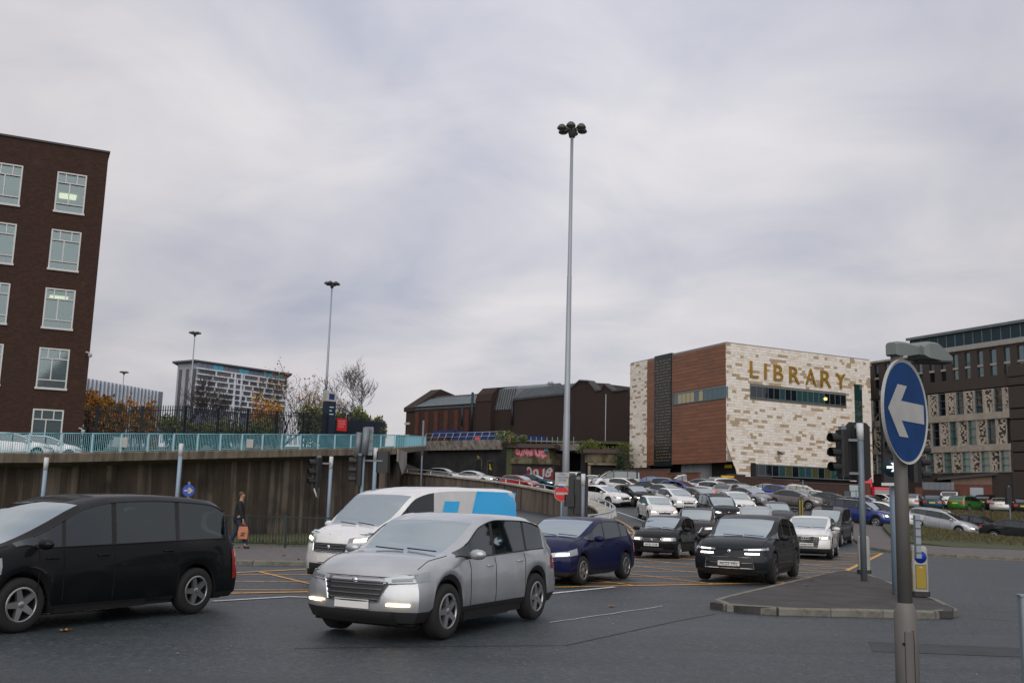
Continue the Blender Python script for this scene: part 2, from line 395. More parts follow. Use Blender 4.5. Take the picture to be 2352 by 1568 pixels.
class Shape:
    def __init__(s, L, W, H_, top, belt, wf, wr, R, cowl, rf, rr, tail, sw0, sw1, pillars, sill=.2, wrin=.17, nose=.22, tailr=.14, lean=None, rlean=None, hl=None, tl=None, grille=None, clad=False, rails=False, seats=True, vanpanel=False, spokes=5, rimdark=False, intake=None, bumper=None, pl=(.44, .55), foglamp=None):
        s.__dict__.update(locals()); s.Wh = W / 2; s.xf = L / 2; s.xr = -L / 2
        s.lean = lean or [(.15, .14), (.25, .03), (.42, 0), (.58, .015), (.70, .07), (.82, .18), (1.2, .3)]
        s.rlean = rlean or [(.15, .14), (.3, .02), (.5, 0), (.75, .03), (1.0, .1), (1.4, .16)]
    def curve(s, pts, x):
        # pts sorted from front (large x) to rear; smooth (monotone-ish Hermite)
        if x >= pts[0][0]: return pts[0][1]
        if x <= pts[-1][0]: return pts[-1][1]
        for i in range(len(pts) - 1):
            (x0, z0), (x1, z1) = pts[i], pts[i + 1]
            if x1 <= x <= x0:
                d = (z1 - z0) / (x1 - x0)
                def sl(a, b, c):
                    d1 = (b[1] - a[1]) / (b[0] - a[0]); d2 = (c[1] - b[1]) / (c[0] - b[0])
                    return 0 if d1 * d2 <= 0 else 2 * d1 * d2 / (d1 + d2)
                m0 = sl(pts[i - 1], pts[i], pts[i + 1]) if i > 0 else d
                m1 = sl(pts[i], pts[i + 1], pts[i + 2]) if i + 2 < len(pts) else d
                h = x1 - x0; t = (x - x0) / h
                return (2 * t**3 - 3 * t * t + 1) * z0 + (t**3 - 2 * t * t + t) * h * m0 + (-2 * t**3 + 3 * t * t) * z1 + (t**3 - t * t) * h * m1
        return pts[-1][1]
    def section(s, x, arch=True):
        T = s.curve(s.top, x); B = min(interp(-x, [(-a, b) for a, b in s.belt]), T - .035); W = s.Wh
        g = ss(.05, .34, T - B); fl = .018 * (math.exp(-((x - s.wf) / .42) ** 2) + math.exp(-((x - s.wr) / .42) ** 2)); Wm = W - .02 + fl
        Wr = W - s.wrin * (1 if not s.vanpanel else .8)
        p = [(Wm - .09, s.sill), (Wm - .012, s.sill + (.14 if s.clad else .09)), (Wm, .52 + .04 * (B - .9)), (Wm - .012, B - .12), (Wm - .05, B)]
        hood = [(W - .11, lerp(B, T, .55)), (W - .22, lerp(B, T, .88)), (W - .30, T - .003), (W * .38, T + .015), (0, T + .022)]
        cab = [(W - .072, B + .025), (lerp(W - .07, Wr, min(1, max(0, (T - .09 - B) / (s.H_ - .09 - B)))) , max(B + .03, T - .09)), (Wr - .075, T - .025), (Wr * .5, T - .004), (0, T)]
        p += [(lerp(a[0], b[0], g), lerp(a[1], b[1], g)) for a, b in zip(hood, cab)]
        if arch:
            for xw in (s.wf, s.wr):
                Ra = s.R + .055
                if abs(x - xw) < Ra:
                    za = s.R + sqrt(Ra * Ra - (x - xw) ** 2); cl = .07 if s.clad else .022
                    for k, dz in ((0, 0), (1, cl), (2, cl + .05), (3, cl + .09)):
                        if p[k][1] < za + dz: p[k] = (p[k][0] if k else Wm - .05, za + dz)
        return p
    def side_y(s, x, z):
        p = s.section(x, False)
        for (a, b), (c, d) in zip(p, p[1:]):
            if b <= z <= d and d > b: return a + (c - a) * (z - b) / (d - b)
        return p[0][0]
    def D(s, p):
        x, y, z = p; W = s.Wh
        a = min(1, max(0, (x - (s.xf - .9)) / .9)) ** 2; b = min(1, max(0, ((s.xr + .75) - x) / .75)) ** 2
        r = min(1.05, abs(y) / W)
        x2 = x - a * (s.nose * r ** 3 + interp(z, s.lean)) + b * (s.tailr * r ** 3 + interp(z, s.rlean) * (1 if z < 1.15 else .6))
        return (x2, y * (1 - .045 * a - .04 * b), z)
    def stations(s):
        xs = set()
        n = int(s.L / .12)
        for i in range(n + 1): xs.add(round(s.xr + s.L * i / n, 3))
        for k in (s.cowl, s.rf, s.rr, s.tail, s.sw0, s.sw1, *[q for p in s.pillars for q in p]): xs.add(round(k, 3))
        for xw in (s.wf, s.wr):
            Ra = s.R + .055
            for t in (-1, -.995, -.93, -.8, -.6, -.35, 0, .35, .6, .8, .93, .995, 1): xs.add(round(xw + Ra * t, 3))
        xs = sorted(xs); outp = [xs[0]]
        keep = {round(k, 3) for k in (s.cowl, s.rf, s.rr, s.tail, s.sw0, s.sw1, *[q for p in s.pillars for q in p])}
        for x in xs[1:]:
            if x - outp[-1] < .035 and x not in keep and not any(abs(abs(x - w) - s.R - .055) < .01 for w in (s.wf, s.wr)) and x != xs[-1]: continue
            outp.append(x)
        return outp

def grid(mb, fn, nu, nv, mi=0, smooth=True):
    vs = [fn(i / nu, j / nv) for i in range(nu + 1) for j in range(nv + 1)]
    mb.add(vs, [(i * (nv + 1) + j, (i + 1) * (nv + 1) + j, (i + 1) * (nv + 1) + j + 1, i * (nv + 1) + j + 1) for i in range(nu) for j in range(nv)], mi, smooth)

def car_parts(s):
    """returns [(name, mesh, parent index or None, location, role materials)]"""
    parts = []
    xs = s.stations(); secs = [s.section(x) for x in xs]; n = len(xs)
    buckets = {}
    def put(key, quad, mi=0):
        mb = buckets.setdefault(key, MB()); mb.add([s.D(q) for q in quad], [(0, 1, 2, 3)], mi, True)
    for i in range(n - 1):
        xc = (xs[i] + xs[i + 1]) / 2; a, b = secs[i], secs[i + 1]
        for j in range(9):
            key, mi = 'body', 0
            if j == 5 and s.sw1 < xc < s.sw0:
                if any(p1 < xc < p0 for p0, p1 in s.pillars): mi = 1
                else:
                    k = sum(1 for p0, p1 in s.pillars if xc < p1); key = 'side_window%d' % k
            elif j >= 7 and s.rf < xc < s.cowl: key = 'windscreen'
            elif j >= 7 and s.tail < xc < s.rr: key = 'rear_window'
            elif j == 0: mi = 1
            elif j == 6 and s.sw1 < xc < s.sw0 and s.rails == 'black': mi = 1
            for sg in (1, -1):
                k2 = key + ('L' if sg > 0 else 'R') if key.startswith('side_window') else key
                put(k2, [(xs[i], sg * a[j][0], a[j][1]), (xs[i + 1], sg * b[j][0], b[j][1]), (xs[i + 1], sg * b[j + 1][0], b[j + 1][1]), (xs[i], sg * a[j + 1][0], a[j + 1][1])], mi)
    for xe, sec in ((xs[-1], secs[-1]), (xs[0], secs[0])):
        fk = [sec[k][0] / sec[4][0] for k in range(4, 10)]
        for r in range(4):
            for k in range(5):
                def pt(rr, kk): return (sec[4 + kk][0], sec[4 + kk][1]) if rr == 4 else (fk[kk] * sec[rr][0], sec[rr][1])
                for sg in (1, -1):
                    q = [pt(r, k), pt(r, k + 1), pt(r + 1, k + 1), pt(r + 1, k)]
                    put('body', [(xe, sg * y, z) for y, z in q], 1 if r == 0 else 0)
    def fin(mb, name, mats, sharp=38):
        me = bpy.data.meshes.new(name); me.from_pydata([tuple(v) for v in mb.v], [], mb.f)
        for m in mats: me.materials.append(m)
        me.polygons.foreach_set('material_index', mb.m)
        bm = bmesh.new(); bm.from_mesh(me); bmesh.ops.remove_doubles(bm, verts=bm.verts, dist=.0008)
        bmesh.ops.dissolve_degenerate(bm, edges=bm.edges, dist=.0005); bmesh.ops.recalc_face_normals(bm, faces=bm.faces)
        for f in bm.faces: f.smooth = True
        bm.to_mesh(me); bm.free(); me.set_sharp_from_angle(angle=radians(sharp)); return me
    parts.append(('body', fin(buckets.pop('body'), 'body', [PAINT['white'], M_trim]), None))
    for key, mb in sorted(buckets.items()):
        nm = 'side_window' if key.startswith('side') else key
        dark = s.vanpanel is False and key.startswith('side_window') and key[11] in '23' and s.rails
        parts.append((nm, fin(mb, nm, [M_priv if (dark or key == 'rear_window') else M_glass if key == 'windscreen' else M_side], 60), None))
    # underbody and wheel wells
    mb = MB(); W = s.Wh
    mb.box(s.xr + .25, s.xf - .3, -(W - .27), W - .27, .17, .62); mb.box(s.wf - .5, s.wr + .9, -(W - .06), W - .06, .19, .30)
    mb.box(s.wr + s.R + .1, s.wf - s.R - .1, -(W - .08), W - .08, .2, .6)
    for xe in (s.xf - .35, s.xr + .22): mb.box(xe - .02, xe + .1, -(W - .18), W - .18, .2, .6)
    parts.append(('underbody', mesh_of(mb, 'underbody', [M_under]), None))
    # wheels
    R, w_ = s.R, .11
    mb = MB(); mb.lathe([(R * .60, -w_ * .8), (R * .64, -w_), (R * .93, -w_), (R, -w_ * .72), (R, w_ * .72), (R * .93, w_), (R * .64, w_), (R * .60, w_ * .8)], 28, axis='y')
    ty = mesh_of(mb, 'wheel', [M_tyre])
    mb = MB(); mb.lathe([(R * .64, .095), (R * .60, .10), (R * .57, .085), (R * .56, .02), (R * .1, .0)], 28, 1, axis='y')
    mb.lathe([(.0, .10), (.04, .10), (.055, .085), (.055, .03)], 12, 0, axis='y')
    mb.lathe([(R * .655, .098), (R * .60, .112), (R * .575, .10), (R * .57, .07)], 28, 0, axis='y')
    for k in range(s.spokes):
        a = 2 * pi * k / s.spokes
        def sp(r, t, h): c, q = cos(a), sin(a); return (r * c - t * q, h, r * q + t * c)
        w0, w1 = (.045, .03) if s.spokes <= 5 else (.022, .018)
        mb.add([sp(.03, -w0, .095), sp(.03, w0, .095), sp(R * .6, w1, .105), sp(R * .6, -w1, .105), sp(.03, -w0 * 1.1, .05), sp(.03, w0 * 1.1, .05), sp(R * .6, w1 * 1.2, .06), sp(R * .6, -w1 * 1.2, .06)],
               [(0, 1, 2, 3), (0, 4, 5, 1), (1, 5, 6, 2), (2, 6, 7, 3), (3, 7, 4, 0)], 0)
    rim = mesh_of(mb, 'rim', [M_rimd if s.rimdark else M_rim, M_under])
    for xw in (s.wf, s.wr):
        for sg in (1, -1):
            idx = len(parts); parts.append(('wheel', ty, None, (xw, sg * (W - .125), R), (0, 0, 0 if sg > 0 else pi)))
            parts.append(('rim', rim, idx, (0, .012, 0), None))
    # lamps at the front: patch that wraps round the corner, with a lit lens in it
    y0, a0, a1, b0, b1, wl = s.hl
    yc = s.Wh - .035; cap = yc - y0; tot = cap + wl
    for sg in (1, -1):
        def hp(off, u0=0, u1=1, v0=0, v1=1):
            def f(u, v):
                u = lerp(u0, u1, u); v = lerp(v0, v1, v); d = u * tot
                z = lerp(lerp(a0, b0, u), lerp(a1, b1, u), v)
                if d <= cap: return s.D((s.xf + off, sg * (y0 + d), z))
                x = s.xf - (d - cap); return s.D((x, sg * (s.side_y(x, z) + off), z))
            return f
        mb = MB(); grid(mb, hp(.010), 16, 4); idx = len(parts)
        parts.append(('headlight', mesh_of(mb, 'headlight', [M_clear]), None))
        mb = MB(); grid(mb, hp(.020, .14, .46, .26, .66), 8, 3); parts.append(('lens', mesh_of(mb, 'lens', [M_reflector]), idx))
    if s.foglamp:
        for sg in (1, -1):
            mb = MB(); fy0, fy1, fz0, fz1 = s.foglamp
            grid(mb, lambda u, v: s.D((s.xf + .02, sg * lerp(fy0, fy1, u), lerp(fz0, fz1, v))), 6, 1)
            parts.append(('fog_lamp', mesh_of(mb, 'fog_lamp', [M_reflector]), None))
    # grille, lower intake
    gw0, gw1, g0, g1, nsl = s.grille
    mb = MB(); grid(mb, lambda u, v: s.D((s.xf + .008, (u * 2 - 1) * lerp(gw0, gw1, v), lerp(g0, g1, v))), 14, 4); idx = len(parts)
    parts.append(('grille', mesh_of(mb, 'grille', [M_trim]), None))
    mb = MB()
    for k in range(nsl):
        z = lerp(g0, g1, (k + .5) / nsl); wz = lerp(gw0, gw1, (k + .5) / nsl) * .96
        pts = [s.D((s.xf + .02, (u / 10 * 2 - 1) * wz, z)) for u in range(11)]
        mb.tube(pts, .009, 4, smooth=False)
    rimp = []
    for k in range(11): rimp.append(s.D((s.xf + .016, (k / 10 * 2 - 1) * gw1, g1)))
    for k in range(11): rimp.append(s.D((s.xf + .016, (1 - k / 10 * 2) * gw0, g0)))
    rimp.append(rimp[0]); mb.tube(rimp, .012, 4, smooth=False)
    parts.append(('slat', mesh_of(mb, 'grille_bar', [M_chrome]), idx))
    iw, i0, i1 = s.intake or (.55, .25, .36)
    mb = MB(); grid(mb, lambda u, v: s.D((s.xf + .008, (u * 2 - 1) * lerp(iw * 1.08, iw, v), lerp(i0, i1, v))), 12, 3)
    parts.append(('lower_intake', mesh_of(mb, 'lower_intake', [M_trim]), None))
    # tail lamps
    y0, a0, a1, b0, b1, wl = s.tl; tz_ = s.curve(s.top, s.xr) - .05
    if a1 > tz_: a0, a1 = a0 - (a1 - tz_), tz_
    if b1 > tz_: b0, b1 = b0 - (b1 - tz_), tz_
    for sg in (1, -1):
        mb = MB(); tt = (yc - y0) + wl
        def tp(u, v):
            d = u * tt; z = lerp(lerp(a0, b0, u), lerp(a1, b1, u), v)
            if d <= yc - y0: return s.D((s.xr - .010, sg * (y0 + d), z))
            x = s.xr + (d - (yc - y0)); return s.D((x, sg * (s.side_y(x, z) + .010), z))
        grid(mb, tp, 12, 4); parts.append(('tail_light', mesh_of(mb, 'tail_light', [M_red]), None))
    # plates
    mb = MB(); xp = s.D((s.xf, 0, s.pl[0]))[0] + .022; mb.box(xp - .018, xp, -.26, .26, s.pl[0] - .055, s.pl[0] + .055)
    parts.append(('front_plate', mesh_of(mb, 'front_plate', [M_plw]), None))
    xq = s.D((s.xr, 0, s.pl[1] + .25))[0] - .018; mb = MB(); mb.box(xq, xq + .02, -.26, .26, s.pl[1] + .2, s.pl[1] + .31)
    parts.append(('rear_plate', mesh_of(mb, 'rear_plate', [M_ply]), None))
    # mirrors
    xm = s.cowl - .38; zm = interp(-xm, [(-a, b) for a, b in s.belt]) + .08
    for sg in (1, -1):
        mb = MB(); y = s.Wh - .06
        mb.xf = Matrix.Translation((xm, sg * (y + .16), zm))
        sph = [(cos(t) * .5, sin(t)) for t in [(-90 + 30 * q) * pi / 180 for q in range(7)]]
        mb.lathe([(max(.001, c * 2) * .075, h * .13) for c, h in sph], 10, 0, axis='y'); mb.xf = None
        mb.tube([(xm, sg * (y - .02), zm - .05), (xm, sg * (y + .1), zm - .03)], .025, 6, 1)
        parts.append(('mirror', mesh_of(mb, 'mirror', [PAINT['white'], M_trim]), None))
    # door seams and handles
    mb = MB(); mh = MB()
    ds = [s.sw0 - .30] + [(p0 + p1) / 2 for p0, p1 in s.pillars]
    if not s.vanpanel and ds[-1] < s.wr + s.R: ds = ds[:-1] + [max(ds[-1], s.wr + s.R + .06)] if len(ds) > 2 else ds
    for x in ds:
        zb = interp(-x, [(-a, b) for a, b in s.belt]) - .01
        for sg in (1, -1):
            def sf(u, v): z = lerp(s.sill + .14, zb, v); xx = x + (u - .5) * .014; return s.D((xx, sg * (s.side_y(xx, z) + .003), z))
            mb = MB(); grid(mb, sf, 1, 6); parts.append(('door_seam', mesh_of(mb, 'door_seam', [M_seam]), None))
    for x in ds[1:]:
        zb = interp(-x, [(-a, b) for a, b in s.belt]) - .12
        for sg in (1, -1):
            mh = MB(); y = s.side_y(x + .18, zb); mh.tube([(x + .10, sg * (y + .005), zb), (x + .14, sg * (y + .03), zb + .005), (x + .24, sg * (y + .03), zb + .005), (x + .28, sg * (y + .005), zb)], .012, 5)
            parts.append(('door_handle', mesh_of(mh, 'door_handle', [PAINT['white']]), None))
    # window surround, bonnet shut lines, sill line
    for sg in (1, -1):
        mb = MB(); pts = []
        for k in range(25):
            x = lerp(s.sw0 + .02, s.sw1, k / 24); q = s.section(x, False)[5]; pts.append(s.D((x, sg * (q[0] + .004), q[1] - .004)))
        mb.tube(pts, .011, 4)
        if not s.vanpanel:
            pts = []
            for k in range(25):
                x = lerp(s.sw0 - .25, s.sw1 + .05, k / 24); q = s.section(x, False)[6]; pts.append(s.D((x, sg * (q[0] + .004), q[1])))
            mb.tube(pts, .010, 4)
        parts.append(('window_trim', mesh_of(mb, 'window_trim', [M_chrome if s.rails == 'chrome' else M_trim]), None))
        mb = MB(); pts = []
        for k in range(13):
            x = lerp(s.cowl - .02, s.xf - .16, k / 12); se = s.section(x, False); y_ = lerp(se[6][0], se[5][0], .3); z_ = lerp(se[6][1], se[5][1], .3); pts.append(s.D((x, sg * y_, z_ + .001)))
        mb.tube(pts, .006, 4); parts.append(('bonnet_seam', mesh_of(mb, 'bonnet_seam', [M_seam]), None))
        mb = MB(); zc_ = interp(-s.wf, [(-a, b) for a, b in s.belt]) - .27
        pts = [s.D((x_, sg * (s.side_y(x_, zc_ - .02 * k_) + .001), zc_ - .02 * k_)) for k_, x_ in enumerate([lerp(s.wf - s.R - .12, s.wr + s.R + .12, k2 / 8) for k2 in range(9)])]
    mb = MB(); zb_ = s.curve(s.top, s.xf) - .045; mb.tube([s.D((s.xf + .004, (k / 12 * 2 - 1) * (s.Wh - .12), zb_ + 0 * k)) for k in range(13)], .006, 4); parts.append(('bonnet_seam', mesh_of(mb, 'bonnet_seam', [M_seam]), None))
    mb = MB(); mb.lathe([(.001, -.004), (.045, -.004), (.045, .006), (.001, .010)], 16, axis='x', c=(s.D((s.xf, 0, zb_ - .05))[0] + .012, 0, zb_ - .06)); parts.append(('badge', mesh_of(mb, 'badge', [M_chrome]), None))
    # wipers / cowl panel
    zc = s.curve(s.top, s.cowl)
    for y1 in (.1, .62):
        mb = MB(); mb.tube([s.D((s.cowl + .04, y1, zc + .03)), s.D((s.cowl - .04, y1 - .5, s.curve(s.top, s.cowl - .08) + .03))], .012, 4)
        parts.append(('wiper', mesh_of(mb, 'wiper', [M_trim]), None))
    if s.rails:
        for sg in (1, -1):
            mb = MB(); y = s.Wh - s.wrin - .09
            pts = [(lerp(s.rf - .25, s.rr + .15, t / 8), sg * y, s.curve(s.top, lerp(s.rf - .25, s.rr + .15, t / 8)) + (.035 if 0 < t < 8 else -.01)) for t in range(9)]
            mb.tube(pts, .016, 6)
            parts.append(('roof_rail', mesh_of(mb, 'roof_rail', [M_chrome if s.rails == 'chrome' else M_trim]), None))
    if s.seats:
        for x, zs in ((.15, 0), (-.78, .03)):
            for y in (-.37, .37):
                mb = MB(); mb.box(x - .05, x + .45, y - .23, y + .23, .45 + zs, .6 + zs, ch=.05); mb.box(x - .2, x - .06, y - .24, y + .24, .55 + zs, 1.06 + zs, ch=.05)
                mb.box(x - .22, x - .12, y - .13, y + .13, 1.08 + zs, 1.27 + zs, ch=.03)
                parts.append(('seat', mesh_of(mb, 'seat', [M_seat]), None))
        mb = MB(); mb.box(s.cowl - .75, s.cowl - .05, -(W - .2), W - .2, .75, interp(-s.cowl, [(-a, b) for a, b in s.belt]) - .03, ch=.05)
        mb.box(s.xr + .4, s.cowl - .3, -(W - .16), W - .16, .3, .42)
        parts.append(('dashboard', mesh_of(mb, 'dashboard', [M_seat]), None))
    return parts

